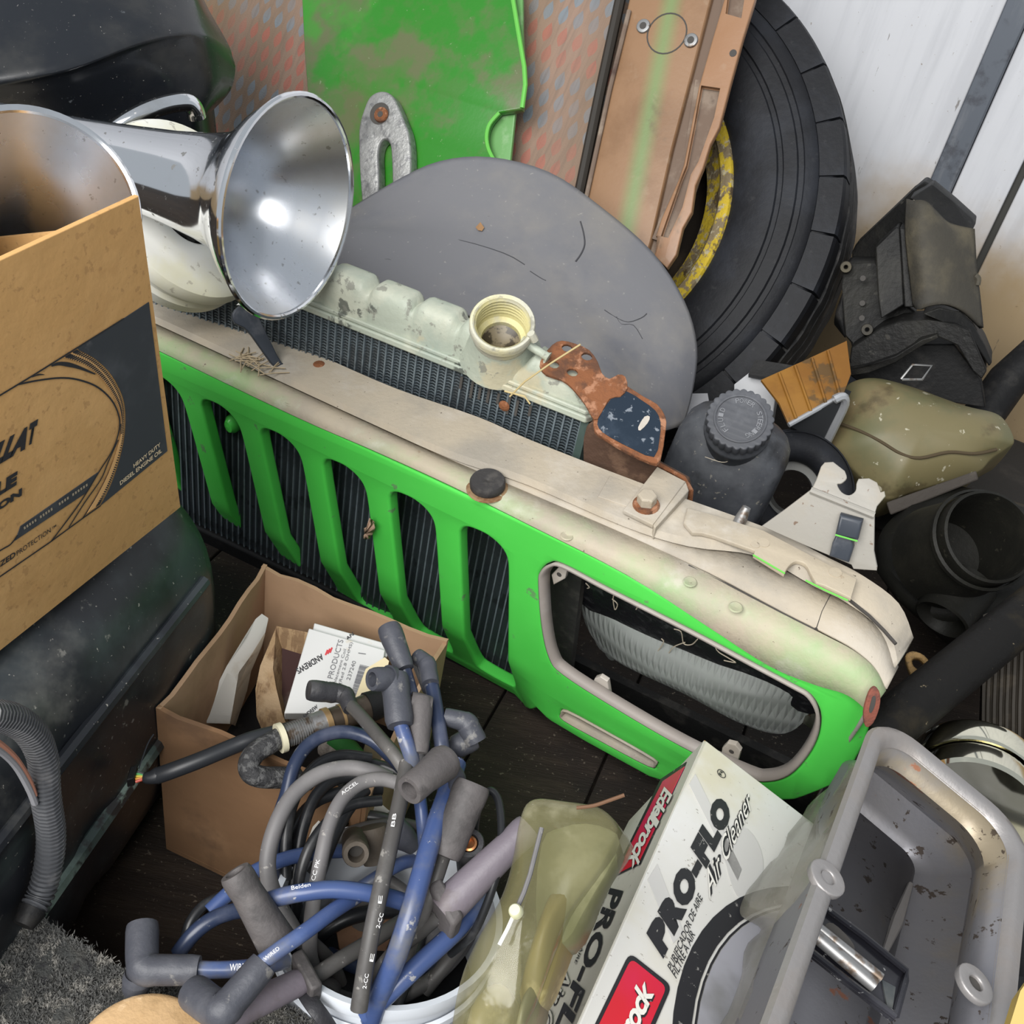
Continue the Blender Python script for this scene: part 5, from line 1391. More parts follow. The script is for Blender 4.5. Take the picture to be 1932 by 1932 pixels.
def elbow(par, a, c, b, wa, wb, m, name='boot', hole=True):
    """right-angle boot: open end a, corner c, wire end b"""
    A, C_, B = Z(*a), Z(*c), Z(*b)
    ra, rb_ = rad_px(wa, A), rad_px(wb, B)
    pts = [V(p) for p in cat([tuple(A), tuple(A.lerp(C_, .75)), tuple(C_.lerp(A, .04).lerp(B, .06)), tuple(B.lerp(C_, .75)), tuple(B)], 4)]
    n = len(pts)
    rs = [ra + (rb_ - ra) * (i / (n - 1)) for i in range(n)]
    rs[0] *= .94; rs[-1] *= .94
    rs = [r * (1.06 if abs(i - n / 2) < 3 else 1) for i, r in enumerate(rs)]
    o = MB().tube(pts, rs, 18).build(name, m, par, smooth=50)
    if hole:
        d = (pts[0] - pts[1]).normalized()
        MB().lathe(A + d * .0004, d, [(0, .0002), (ra * .6, .0003)], 18).build('boot_hole', M_dk, o)
    return o
GRP = 'ignition cables in the bucket'
def wire(base, label, cat_='cable'):
    return thing('ignition_cable', Z(*base), label, cat_, GRP)
def printtext(par, s, p0, p1, hpx, z, up=None, bold=.01):
    a, b = Z(*p0, z), Z(*p1, z)
    mid = (a + b) / 2
    n = (CO - mid).normalized()
    fr = Fr(a, b - a, n)
    L = (b - a).length; hgt_ = rad_px(hpx, mid)
    return text_quad('cable_print', fr, s, (0, 0), ((b - a).dot(fr.a), 0), (0, hgt_), M_print, par, h=0.0, bold=bold * .3, px=False)

# --- lower layer
w = wire((600, 1500, .15), 'black ignition cable in tight loops under the grey ones')
cable([(700, 1465, .215), (640, 1468, .215), (597, 1500, .215), (572, 1560, .205), (558, 1630, .19), (548, 1700, .17), (545, 1790, .12)], 11, M_kwire, w)
w = wire((540, 1540, .14), 'glossy black ignition cable bent beside the brown box wall')
cable([(720, 1490, .20), (660, 1492, .205), (600, 1510, .205), (560, 1550, .20), (538, 1610, .19), (528, 1690, .17), (530, 1790, .12)], 11, M_kwire, w)
w = wire((560, 1700, .12), 'black ignition cable standing upright inside the coil of loops')
cable([(760, 1462, .21), (720, 1445, .21), (690, 1450, .21), (650, 1540, .18), (600, 1640, .15), (572, 1740, .12), (580, 1830, .10)], 10, M_kwire, w)
w = wire((520, 1620, .15), 'bright blue ignition cable crossing behind the grey loop')
cable([(395, 1720, .205), (440, 1678, .21), (480, 1645, .21), (540, 1620, .21), (600, 1608, .205), (645, 1605, .20)], 13, M_blue, w)
w = wire((700, 1640, .14), 'short blue ignition cable showing below the bucket middle')
cable([(600, 1740, .13), (660, 1690, .15), (720, 1650, .16), (760, 1628, .16), (790, 1622, .15)], 12, M_blue, w)
w = wire((600, 1790, .12), 'grey printed ignition cable dipping into the bucket on the carpet side')
cable([(470, 1720, .215), (520, 1735, .205), (570, 1765, .185), (620, 1810, .16), (650, 1870, .12)], 12, M_dwire, w)
w = wire((760, 1820, .1), 'dull grey ignition cable lying flat across the bucket')
cable([(596, 1842, .205), (640, 1812, .205), (690, 1782, .20), (740, 1750, .195), (800, 1715, .18)], 14, M_dwire, w)
boot(w, (415, 1925, .225), (575, 1848, .215), 26, 22, M_boot3, hole=False)
MB().box(Z(578, 1842, .215), (Z(590, 1864, .215) - Z(578, 1842, .215)) * 1.6, (Z(596, 1832, .215) - Z(578, 1842, .215)) * .62, V((0, 0, .011))).build('boot_collar', M_boot, w, bev=.002)
w = wire((800, 1800, .1), 'pale grey ignition cable half buried at the bucket bottom')
cable([(640, 1880, .11), (700, 1840, .13), (760, 1800, .14), (830, 1760, .14), (880, 1720, .13)], 13, M_gwire, w)
w = wire((760, 1700, .1), 'dark ignition cable slanting under the blue ones')
cable([(730, 1660, .15), (770, 1690, .15), (810, 1740, .14), (830, 1800, .12)], 12, M_dwire, w)

# more dark leads packed under the rest
for k, (lab, q, ww, mm) in enumerate((
    ('dusty black ignition cable lying deepest under the brown boot', [(610, 1560, .16), (680, 1540, .175), (760, 1560, .17), (820, 1620, .15), (840, 1700, .13)], 12, M_kwire),
    ('dark grey ignition cable bowed round the inside of the far bucket rim', [(590, 1650, .17), (630, 1590, .18), (700, 1560, .185), (780, 1560, .18), (850, 1610, .17), (880, 1680, .15)], 12, M_dwire),
    ('black ignition cable crossing low under the blue ones towards the bag', [(560, 1800, .12), (640, 1740, .14), (720, 1720, .14), (800, 1730, .13), (870, 1780, .12)], 13, M_kwire),
    ('dark blue ignition cable curled low beside the rusty bracket', [(640, 1860, .12), (720, 1880, .13), (800, 1850, .14), (850, 1790, .14), (870, 1720, .13)], 13, M_dblue),
    ('sooty grey ignition cable dropping behind the upright copper boot', [(820, 1520, .22), (850, 1560, .21), (880, 1620, .19), (900, 1690, .17), (880, 1760, .14)], 12, M_dwire),
    ('slim black ignition cable wound inside the wide grey loop', [(720, 1510, .235), (660, 1520, .235), (610, 1560, .23), (575, 1620, .22), (560, 1700, .20), (575, 1780, .17)], 10, M_kwire),
    ('dusty grey ignition cable curving along the near wall inside the bucket', [(590, 1850, .13), (650, 1885, .14), (730, 1890, .15), (810, 1850, .155), (870, 1790, .15), (900, 1730, .14)], 13, M_dwire),
    ('grimy blue ignition cable crossing the bucket bottom below the printed one', [(620, 1800, .13), (690, 1830, .14), (770, 1840, .14), (840, 1800, .14), (885, 1740, .13)], 13, M_dblue),
    ('stiff black ignition cable poking at the near rim between two blue ones', [(745, 1900, .16), (765, 1850, .16), (790, 1780, .15), (800, 1700, .14)], 12, M_kwire),
    ('worn grey ignition cable under the lilac boot by the bag side of the bucket', [(800, 1870, .15), (840, 1820, .165), (880, 1760, .17), (900, 1690, .165), (880, 1620, .15)], 13, M_dwire),
    ('black ignition cable tucked between loop and brown box wall', [(700, 1430, .22), (640, 1425, .225), (590, 1450, .225), (555, 1510, .22), (540, 1580, .21), (540, 1660, .19)], 10, M_kwire))):
    w = wire((q[2][0], q[2][1], .08), lab)
    cable(q, ww, mm, w)
# rusty bracket with a black hole inside the bucket
rbk = thing('rusty_bracket', Z(690, 1740, .06), 'rusty folded bracket with a round hole among the cables', 'bracket')
RK = Fr(Z(690, 1740, .135), V((.95, -.2, .1)), V((.1, -.35, .93)))
plate('bracket_plate', RK, [(628, 1720), (660, 1690), (740, 1680), (752, 1730), (730, 1790), (706, 1850), (676, 1860), (640, 1790)], mat('rusty_brown_bracket', (.16, .085, .045), .8, layers=[L_((.10, .05, .03), 20, .5, .7), L_((.30, .23, .15), 14, .6, .74, .7)], bump=.3), rbk, t=.004, bev=.001, holes=[circ(*RK.ab(690, 1718), .017, 18)] if False else ())
a_, b_ = RK.ab(692, 1718)
plate('bracket_hole', RK, circ(a_, b_, .0165, 20), M_dk, rbk, h=.0006, t=.001, px=False)
# ring terminal at the bucket bottom
w = wire((610, 1890, .08), 'grey ignition boot standing on end near the bucket rim')
boot(w, (610, 1888, .165), (622, 1850, .10), 26, 24, M_boot)

# brown boot lying in the middle, hole towards the viewer
w = wire((690, 1580, .12), 'old brown ignition boot with its dark hole facing out of the bucket')
boot(w, (672, 1612, .225), (668, 1580, .19), 24, 22, mat('brown_rubber_boot', (.075, .06, .045), .7, layers=[L_((.12, .10, .08), 16, .45, .7)], bump=.2))
boot(w, (700, 1560, .20), (712, 1630, .18), 30, 26, mat('brown_rubber_boot', (.075, .06, .045), .7), hole=False)
w = wire((760, 1580, .12), 'swollen blue grey ignition boot behind the printed cable')
boot(w, (738, 1560, .205), (782, 1598, .185), 24, 18, M_boot2, hole=False)

# --- loops
w = wire((520, 1500, .16), 'dark blue ignition cable arching highest over the box edge')
cable([(770, 1462, .235), (735, 1425, .24), (700, 1395, .245), (655, 1381, .248), (610, 1388, .248), (575, 1412, .245), (553, 1450, .24), (540, 1500, .23), (524, 1550, .22), (515, 1610, .20), (520, 1680, .17)], 12.5, M_dblue, w)
w = wire((505, 1600, .16), 'light grey ignition cable in the widest loop of the bucket')
cable([(735, 1470, .255), (700, 1456, .26), (655, 1449, .262), (605, 1460, .262), (560, 1492, .26), (528, 1540, .255), (508, 1600, .245), (506, 1650, .235), (522, 1700, .22), (552, 1752, .20), (585, 1800, .17), (600, 1850, .13)], 15, M_gwire, w)
w = wire((600, 1600, .16), 'grey ignition cable with white print bending down through the loops')
pts, _rr = cable([(760, 1480, .262), (720, 1470, .265), (680, 1478, .266), (645, 1508, .265), (622, 1555, .26), (608, 1610, .252), (597, 1670, .24), (588, 1730, .22), (585, 1800, .19), (600, 1860, .14)], 13.5, M_gwire, w)
printtext(w, 'CC PK', (594, 1662), (604, 1622), 7, .262)
printtext(w, 'ACCEL', (646, 1500), (676, 1478), 6, .279)
w = wire((620, 1700, .14), 'black printed ignition cable hanging straight inside the loops')
cable([(690, 1490, .23), (655, 1530, .23), (620, 1600, .225), (590, 1690, .21), (575, 1760, .19), (590, 1830, .16), (605, 1870, .13)], 12, M_kwire, w)

# --- wires on top
w = wire((700, 1700, .15), 'pale blue ignition cable lying level across the bucket')
pts, _ = cable([(478, 1712, .255), (520, 1695, .262), (570, 1684, .268), (630, 1678, .27), (690, 1684, .268), (740, 1695, .262), (790, 1712, .25)], 15.5, M_blue, w)
printtext(w, 'Belden', (550, 1679), (586, 1672), 6.5, .285)
boot(w, (443, 1645, .285), (532, 1795, .245), 28, 33, M_boot)
w = wire((380, 1830, .2), 'blue ignition cable with an angled boot resting on the carpet')
pts, _ = cable([(408, 1858, .235), (460, 1858, .235)], 13, M_blue, w) if False else cable([(486, 1822, .262), (530, 1790, .268), (580, 1755, .27), (630, 1718, .265), (690, 1680, .25)], 14, M_blue, w)
elbow(w, (365, 1872, .235), (418, 1912, .25), (498, 1818, .26), 30, 26, M_boot2, hole=False)
printtext(w, 'WIRED', (500, 1813), (528, 1791), 6, .283)
w = wire((300, 1800, .19), 'blue ignition cable lettered in white with a tee boot on the carpet')
cable([(362, 1828, .225), (400, 1830, .225), (450, 1828, .225), (500, 1822, .222), (540, 1812, .215)], 14, M_blue, w)
elbow(w, (269, 1745, .225), (268, 1830, .222), (376, 1830, .225), 27, 24, M_boot2, hole=False)
boot(w, (256, 1868, .195), (262, 1835, .21), 22, 24, M_boot2, hole=False)
printtext(w, 'WIRED FOR', (433, 1832), (497, 1829), 11, .241, bold=.02)
w = wire((380, 1760, .18), 'dark blue ignition cable looping out behind the grey boot')
cable([(335, 1800, .20), (365, 1762, .21), (400, 1735, .215), (440, 1720, .215), (480, 1715, .21)], 13.5, M_dblue, w)
w = wire((360, 1740, .18), 'thin black ignition cable curving outside the dark blue one')
cable([(350, 1790, .19), (355, 1750, .20), (380, 1712, .205), (420, 1690, .205), (460, 1680, .20)], 9, M_kwire, w)
w = wire((700, 1800, .15), 'dark grey ignition cable printed in white running straight to the rim')
pts, _ = cable([(768, 1440, .30), (757, 1500, .297), (742, 1570, .292), (722, 1660, .285), (705, 1740, .275), (690, 1820, .258), (677, 1905, .235)], 15, M_dwire, w)
for s, a, b in (('E', (720, 1705), (722, 1690)), ('2-CC', (716, 1752), (724, 1724)), ('E', (704, 1815), (707, 1800)), ('2-CC', (691, 1866), (696, 1838)), ('BB', (744, 1560), (748, 1535))):
    printtext(w, s, a, b, 6.5, .300)
w = wire((790, 1700, .15), 'thick blue ignition cable slanting down in front of the others')
cable([(862, 1440, .285), (842, 1500, .287), (818, 1570, .288), (795, 1650, .285), (772, 1730, .275), (745, 1810, .255), (715, 1880, .225), (700, 1925, .20)], 19, M_blue, w)
w = wire((800, 1830, .13), 'blue ignition cable hugging the bucket rim beside the bag')
cable([(690, 1915, .205), (735, 1872, .225), (790, 1820, .235), (850, 1765, .24), (895, 1715, .238), (915, 1680, .23)], 17, M_blue, w)
w = wire((780, 1640, .15), 'grey ignition cable ending in the stout straight boot near the bag')
cable([(838, 1612, .275), (822, 1660, .268), (800, 1720, .25), (778, 1770, .22), (765, 1830, .18)], 13, M_dwire, w)
boot(w, (893, 1478, .305), (838, 1618, .275), 33, 30, M_boot, hole=False)
w = wire((860, 1690, .15), 'lilac grey ignition cable boot pointing out over the bag')
boot(w, (998, 1560, .29), (832, 1722, .255), 27, 33, M_boot3, hole=False)
MB().box(Z(838, 1718, .255), (Z(856, 1748, .252) - Z(838, 1718, .255)) * 1.3, (Z(850, 1706, .256) - Z(838, 1718, .255)) * .9, V((0, 0, .014))).build('boot_collar', M_boot, w, bev=.003)
cable([(830, 1725, .25), (790, 1760, .23), (740, 1800, .20), (700, 1850, .15)], 13, M_dwire, w)
w = wire((900, 1640, .15), 'thin black ignition lead looping out by the copper terminal')
cable([(895, 1575, .262), (900, 1535, .275), (912, 1505, .285), (926, 1492, .29), (940, 1510, .29), (946, 1555, .287), (944, 1610, .282), (934, 1660, .272), (915, 1715, .255), (890, 1765, .235), (850, 1800, .21)], 7.5, M_kwire, w)
w = wire((880, 1600, .15), 'upright black ignition boot showing its copper terminal')
o_ = boot(w, (885, 1590, .272), (893, 1650, .20), 28, 27, M_bootk, lip=False)
tA = Z(885, 1590, .272); tdn = (Z(893, 1650, .20) - tA).normalized()
MB().lathe(tA, tdn, [(.0055, .006), (.0058, .001), (.0042, .0005), (.0040, .006), (0, .006)], 16).build('copper_terminal', M_copper, w)
w = wire((770, 1320, .2), 'dark blue ignition cable with its open boot pointing up against the grille')
boot(w, (733, 1183, .335), (765, 1265, .325), 22, 19, M_boot2)
cable([(762, 1255, .325), (778, 1310, .315), (795, 1370, .305), (800, 1420, .29), (792, 1470, .26)], 12, M_dblue, w)
w = wire((760, 1400, .2), 'blue ignition cable with an elbow boot whose copper eye faces the coil box')
boot(w, (744, 1275, .330), (755, 1372, .318), 26, 26, M_boot2, hole=False)
boot(w, (702, 1282, .338), (745, 1280, .33), 22, 25, M_boot2, hm=M_copper)
cable([(755, 1365, .318), (768, 1405, .312), (780, 1440, .30), (790, 1480, .27)], 14, M_blue, w)
w = wire((820, 1380, .2), 'blue ignition cable rising behind the grey tee boot')
elbow(w, (786, 1238, .318), (806, 1252, .32), (812, 1290, .318), 16, 17, M_boot2, hole=False)
cable([(808, 1262, .318), (818, 1310, .312), (828, 1370, .305), (836, 1430, .295), (838, 1490, .26)], 14, M_dblue, w)
MB().prism([Z(x, y, .318) for x, y in ((780, 1238), (792, 1226), (830, 1278), (818, 1298), (800, 1290))], V((0, 0, -.012))).build('boot_flap', M_boot2, w, bev=.002)
w = wire((800, 1380, .2), 'brownish grey tee shaped ignition boot between the blue cables')
boot(w, (794, 1318, .322), (790, 1425, .305), 22, 18, M_boot, hole=False)
boot(w, (812, 1334, .318), (780, 1326, .32), 20, 18, M_boot, hole=False)
cable([(790, 1420, .305), (793, 1450, .295), (798, 1480, .27)], 11, M_bootk, w)
w = wire((700, 1380, .2), 'grey ignition cable with a black boot lying on the white coil box')
boot(w, (582, 1302, .262), (640, 1308, .255), 19, 19, M_bootk, hole=False)
elbow(w, (632, 1306, .256), (652, 1312, .256), (662, 1338, .256), 18, 15, M_bootk, hole=False)
cable([(655, 1325, .256), (680, 1350, .262), (715, 1390, .27), (745, 1425, .275), (768, 1460, .27)], 12.5, M_dwire, w)
w = wire((860, 1400, .2), 'bent blue grey ignition boot sticking out towards the lamp')
elbow(w, (838, 1352, .305), (880, 1362, .305), (898, 1400, .295), 17, 22, M_boot2, hole=False)
boot(w, (895, 1392, .292), (842, 1418, .285), 22, 17, M_boot2, hole=False)
w = wire((800, 1470, .2), 'fat dusty grey ignition boot lying across the knot of cables')
boot(w, (772, 1492, .325), (846, 1432, .32), 29, 33, M_boot, lip=False)
cable([(838, 1440, .315), (862, 1470, .30), (858, 1510, .28), (845, 1560, .25)], 17, M_boot2, w)
w = wire((800, 1560, .15), 'blue ignition cable seen between two grey ones under the fat boot')
cable([(790, 1490, .28), (795, 1530, .275), (800, 1580, .26), (805, 1640, .23), (800, 1700, .19)], 12, M_blue, w)
w = wire((600, 1900, .15), 'flat black strap hanging over the bucket rim', 'strap')
MB().tube(pz([(568, 1862, .205), (590, 1895, .215), (612, 1925, .21), (640, 1970, .19)], 4), rad_px(14, Z(600, 1900, .2)), 10, squash=.35).build('strap_band', M_bootk, w)

# ================================================================== right foreground: air cleaner box, bags, steel pan
dL = V((0.3195, 0.9318, -0.1721)).normalized()
En = V((0.3019, 0.0721, 0.9506)).normalized()
En = (En - En.dot(dL) * dL).normalized()
EA = D(1331, 1396, .90)
Es = En.cross(dL).normalized()
if Es.x > 0: Es = -Es                       # outward normal of the narrow side
EFf = Fr(EA, -dL, En)
EFs = Fr(EA, -dL, Es)
M_card = mat('white_carton_front', (0.70, 0.69, 0.655), .45, layers=[L_((0.62, 0.575, 0.42), 4, .48, .72, .8), L_((0.76, 0.76, 0.76), 6, .5, .7, .6), L_((0.25, 0.22, 0.18), 170, .70, .74, .7)])
M_cards = mat('greyed_carton_side', (0.52, 0.50, 0.43), .5, layers=[L_((0.57, 0.55, 0.49), 7, .42, .7), L_((0.2, 0.18, 0.15), 170, .71, .75, .7)])
bx = thing('air_cleaner_box', EA - dL * .2 - En * .14, 'white printed air cleaner box with red badges wedged against the grille', 'box')
_sb = EFs.ab(1233, 1459)
SH = abs(_sb[1])
WID, LEN_ = .36, .40
def eb(a, w, h): return EA - dL * a + (-Es) * w - En * h
MB().hull([eb(a, w, h) for a in (0, LEN_) for w in (0, WID) for h in (0, SH)]).build('carton_body', M_card, bx, bev=.0012)
plate('side_panel', EFs, [(0.001, -.001), (LEN_, -.001), (LEN_, -SH), (0.001, -SH)] if EFs.b.z > 0 else [(0.001, .001), (LEN_, .001), (LEN_, SH), (0.001, SH)], M_cards, bx, h=.0008, t=.0008, px=False)
MB().prism([eb(-.0005, w, h) for w, h in ((.0, .002), (.0, SH), (WID, SH), (WID, .002))], dL * .0012).build('end_flap', M_kraft, bx)
M_eink = mat('worn_black_print', (.022, .022, .026), .5, layers=[L_((.35, .34, .32), 150, .70, .75, .7)])
M_ered = mat('red_badge_print', (.62, .02, .035), .4, layers=[L_((.66, .02, .13), 3, .4, .7)])
M_ewh = mat('white_badge_print', (.80, .78, .72), .5)
h0 = .0010
text_quad('lettering', EFf, 'PRO-FLO', (1252, 1810), (1384, 1533), (1219, 1760), M_eink, bx, h=h0, bold=.085, spacing=1.18)
text_quad('lettering', EFf, 'R', (1361, 1464), (1366, 1455), (1356, 1460), M_eink, bx, h=h0, bold=.01)
_ra, _rb = EFf.ab(1361.5, 1459.5, h0)
plate('registered_ring', EFf, circ(_ra, _rb, .0042, 16), M_eink, bx, holes=[circ(_ra, _rb, .0036, 16)], h=h0, t=.0003, px=False)
for bold, m, hh_ in ((.075, M_eink, h0), (.0, M_ewh, h0 + .0005)):
    text_quad('lettering', EFf, 'Air Cleaner', (1339, 1697), (1421, 1518), (1326, 1656), m, bx, h=hh_, bold=bold, shear=.25)
text_quad('lettering', EFf, 'PURIFICADOR DE AIRE', (1268, 1835), (1326, 1695), (1259, 1822), M_eink, bx, h=h0, bold=.008)
text_quad('lettering', EFf, 'FILTRE A AIR', (1276, 1847), (1312, 1764), (1267, 1834), M_eink, bx, h=h0, bold=.008)
# faint grey panels behind the lettering
M_faint = mat('faint_grey_print', (.60, .59, .57), .5)
plate('pale_graphic', EFf, cat([(1365, 1590), (1372, 1640), (1390, 1690), (1420, 1700), (1440, 1640), (1430, 1590), (1400, 1560)], 3, True), M_faint, bx, h=.0006, t=.0003)
plate('pale_graphic', EFf, [(1300, 1480), (1312, 1460), (1400, 1640), (1392, 1662)], M_faint, bx, h=.0006, t=.0003)
plate('pale_graphic', EFf, [(1222, 1660), (1240, 1630), (1290, 1760), (1270, 1780)], M_faint, bx, h=.0006, t=.0003)
# big front badge
def rpoly(pts, r, n=4):
    out = []; m = len(pts)
    for i in range(m):
        p, a, b = V(pts[i]), V(pts[i - 1]), V(pts[(i + 1) % m])
        q0 = p + (a - p).normalized() * min(r, (a - p).length * .4); q1 = p + (b - p).normalized() * min(r, (b - p).length * .4)
        for k in range(n + 1):
            t = k / n; out.append(tuple(q0 * (1 - t) ** 2 + p * 2 * t * (1 - t) + q1 * t * t))
    return out
plate('badge_border', EFf, rpoly([(1188, 1797), (1268, 1860), (1175, 2075), (1085, 2010)], 16), M_eink, bx, h=h0, t=.0004)
plate('badge_red', EFf, rpoly([(1191, 1808), (1258, 1862), (1172, 2060), (1095, 2005)], 13), M_ered, bx, h=h0 + .0004, t=.0004)
for off, m, hh_, bd in ((2.5, M_eink, .0018, .05), (0, M_ewh, .0023, .03)):
    text_quad('badge_script', EFf, 'Edelbrock', (1143 + off, 2078 + off), (1238 + off, 1868 + off), (1108 + off, 2050 + off), m, bx, h=hh_, bold=bd, shear=.35, spacing=.88)
# ring picture on the front
P3 = [EFf.ab(*p, h0) for p in ((1446, 1676), (1301, 1797), (1268, 1945))]
def ccir(a, b, c):
    ax_, ay_, bx_, by_, cx_, cy_ = *a, *b, *c
    d = 2 * (ax_ * (by_ - cy_) + bx_ * (cy_ - ay_) + cx_ * (ay_ - by_))
    ux = ((ax_ ** 2 + ay_ ** 2) * (by_ - cy_) + (bx_ ** 2 + by_ ** 2) * (cy_ - ay_) + (cx_ ** 2 + cy_ ** 2) * (ay_ - by_)) / d
    uy = ((ax_ ** 2 + ay_ ** 2) * (cx_ - bx_) + (bx_ ** 2 + by_ ** 2) * (ax_ - cx_) + (cx_ ** 2 + cy_ ** 2) * (bx_ - ax_)) / d
    return ux, uy, math.hypot(ux - ax_, uy - ay_)
qx, qy, qr = ccir(*P3)
qi = math.hypot(EFf.ab(1337, 1812, h0)[0] - qx, EFf.ab(1337, 1812, h0)[1] - qy)
plate('printed_ring', EFf, circ(qx, qy, qr, 64), M_eink, bx, holes=[circ(qx, qy, qi, 64)], h=h0, t=.0004, px=False)
plate('printed_ring_line', EFf, circ(qx, qy, qi - .002, 64), M_eink, bx, holes=[circ(qx, qy, qi - .0035, 64)], h=h0, t=.0004, px=False)
plate('printed_lid', EFf, circ(qx, qy, qi - .004, 64), mat('printed_silver', (.36, .36, .40), .4, layers=[L_((.2, .2, .2), 4, .5, .7)]), bx, h=h0 - .0002, t=.0004, px=False)
# side badge and words
plate('badge_border', EFs, [(1295, 1437), (1246, 1470), (1155, 1656), (1208, 1630)], M_eink, bx, h=h0 + .0006, t=.0004)
plate('badge_red', EFs, [(1291, 1446), (1250, 1474), (1162, 1649), (1204, 1627)], M_ered, bx, h=h0 + .0010, t=.0004)
for off, m, hh_, bd in ((1.2, M_eink, .0024, .05), (0, M_ewh, .0029, .03)):
    text_quad('badge_script', EFs, 'Edelbrock', (1253 - off, 1484 + off), (1181 - off, 1628 + off), (1273 - off, 1490 + off), m, bx, h=hh_, bold=bd, shear=.35, spacing=.88)
text_quad('lettering', EFs, 'PRO-FLO', (1151, 1675), (1012, 2018), (1176, 1681), M_eink, bx, h=.0016, bold=.035)
text_quad('lettering', EFs, 'PURIFICADOR DE AIRE', (1147, 1672), (1083, 1816), (1151, 1674), M_eink, bx, h=.0016, bold=.008)
text_quad('lettering', EFs, 'FILTRE A AIR', (1142, 1671), (1107, 1755), (1146, 1673), M_eink, bx, h=.0016, bold=.008)
for bold, m, hh_ in ((.05, M_eink, .0016), (.012, M_cards, .0021)):
    text_quad('lettering', EFs, 'Air Cleaner', (1064, 1821), (953, 2075), (1084, 1832), m, bx, h=hh_, bold=bold, shear=.2)

# ---- yellowed clear bag with its contents
def clear(name, c, alpha, rough, tint_layers=()):
    m = mat(name, c, rough, layers=tint_layers, alpha=alpha, spec=.8, bump=.25, bscale=26)
    return m
M_bag = clear('yellowed_clear_film', (0.22, 0.205, 0.10), .42, .16, [L_((.50, .47, .30), 14, .55, .7, .7)])
bgp = EFs.hit(1090, 1700, .05)
BGn = ((CO - bgp).normalized() * .55 + V((-.35, -.1, .7))).normalized()
BG = Fr(bgp, V((.9, -.3, 0)), BGn)
bag = thing('clear_parts_bag', Z(960, 1800, .0), 'yellowed clear plastic bag of parts lying between the bucket and the air cleaner box', 'bag')
bo_ = cat([(1008, 1534), (1060, 1524), (1120, 1516), (1165, 1548), (1162, 1575), (1108, 1670), (1052, 1780), (985, 1925), (950, 2010), (862, 2010), (866, 1910), (905, 1790), (955, 1680), (985, 1600)], 3, True)
def crumple(mesh, amp, sc_, seed=0):
    for v in mesh.vertices:
        n = mnoise.noise_vector(v.co * sc_ + V((seed, 0, 0)))
        v.co += n * amp
m = pillow(BG, bo_, .022, .05, h=.0, rings=(1, .97, .92, .86, .78, .68, .56, .44, .32, .2, .08))
me_ = m.mesh('bag_film'); crumple(me_, .010, 22)
link('bag_film', me_, M_bag, bag, smooth=70, sub=1)
M_yc = mat('yellow_inner_card', (.28, .23, .085), .5, layers=[L_((.24, .21, .10), 9, .45, .65), L_((.50, .43, .20), 12, .6, .7)])
M_yg = mat('olive_inner_plastic', (.15, .15, .07), .4, layers=[L_((.28, .27, .15), 10, .45, .7)])
for q, hgt_, m_ in (([(1020, 1590), (1060, 1560), (1130, 1560), (1170, 1590), (1120, 1690), (1070, 1780), (1010, 1760)], .012, M_yg), ([(1035, 1700), (1065, 1675), (1092, 1690), (1060, 1790), (1010, 1900), (975, 1870)], .020, M_yc), ([(890, 1900), (930, 1860), (960, 1880), (930, 1990), (880, 1990)], .016, M_yc), ([(985, 1880), (1010, 1850), (1015, 1900), (985, 1980), (960, 1980)], .018, M_yg)):
    me_ = pillow(BG, cat(q, 3, True), hgt_, .03, h=-.012).mesh('bag_content'); crumple(me_, .003, 30, 3)
    link('bag_content', me_, m_, bag, smooth=60)
MB().tube([BG.hit(x, y, .040) for x, y in ((942, 1783), (958, 1752), (970, 1725))], .0011, 10).build('white_pin', M_ewh, bag)
MB().tube([BG.hit(x, y, .040) for x, y in ((976, 1712), (988, 1685), (1000, 1650), (1022, 1562))], .0013, 8).build('grey_pin', M_gwire, bag)
MB().lathe(BG.hit(973, 1719, .043), BGn, [(0, .003), (.0028, .0028), (.0036, .0015), (.0038, -.002)], 18).build('pin_knob', mat('cream_knob', (.55, .55, .36), .45), bag)
MB().tube([BG.hit(x, y, .02) for x, y in cat([(1088, 1524), (1120, 1520), (1150, 1510), (1178, 1500)], 4)], .0011, 8).build('twist_tie', mat('brown_twist_tie', (.12, .06, .03), .7), bag)

# ---- stamped steel pan
pL = (CM @ V((1108, -785, 1932))).normalized()
PA = D(1662, 1352, .80)
w_ = None
NN = ray(1690, 1342).cross(ray(1918, 1528)); pW = NN.cross(pL).normalized()
pW = NN.cross(pL); pW = (pW - pW.dot(pL) * pL).normalized()
if pW.x < 0: pW = -pW
Pn = pW.cross(pL).normalized()
if Pn.z < 0: Pn = -Pn
PNF = Fr(PA, pW, Pn)
if PNF.b.dot(pL) > 0: PNF_b = 1
M_pan = mat('worn_grey_steel', (0.20, 0.20, 0.22), .46, .35, layers=[L_((0.22, 0.215, 0.225), 5, .45, .7, rough=.42), L_((0.30, 0.235, 0.13), 4, .56, .72, .7), L_((0.05, 0.035, 0.025), 75, .66, .70, .9, rough=.8), L_((0.30, 0.11, 0.05), 20, .74, .78, .8, rough=.9)], bump=.05)
M_panr = mat('pale_steel_rim', (0.33, 0.315, 0.31), .5, .6, layers=[L_((0.34, 0.31, 0.29), 14, .45, .7), L_((0.36, 0.11, 0.03), 14, .72, .77)], bump=.1)
pn = thing('steel_pan', PNF.p(.15, -.2, -.14), 'open stamped steel pan with a bolt flange leaning beside the air cleaner box', 'pan')
fr_ = PNF.ab(1925, 1545)
PW_ = fr_[0] + .006
PLn = .44
def prr(x0, x1, y0, y1, r, h, n=8):
    w, l = x1 - x0, y1 - y0
    return [PNF.p(a, b, h) for a, b in rrect(w, l, r, n, (x0 + x1) / 2, (y0 + y1) / 2)]
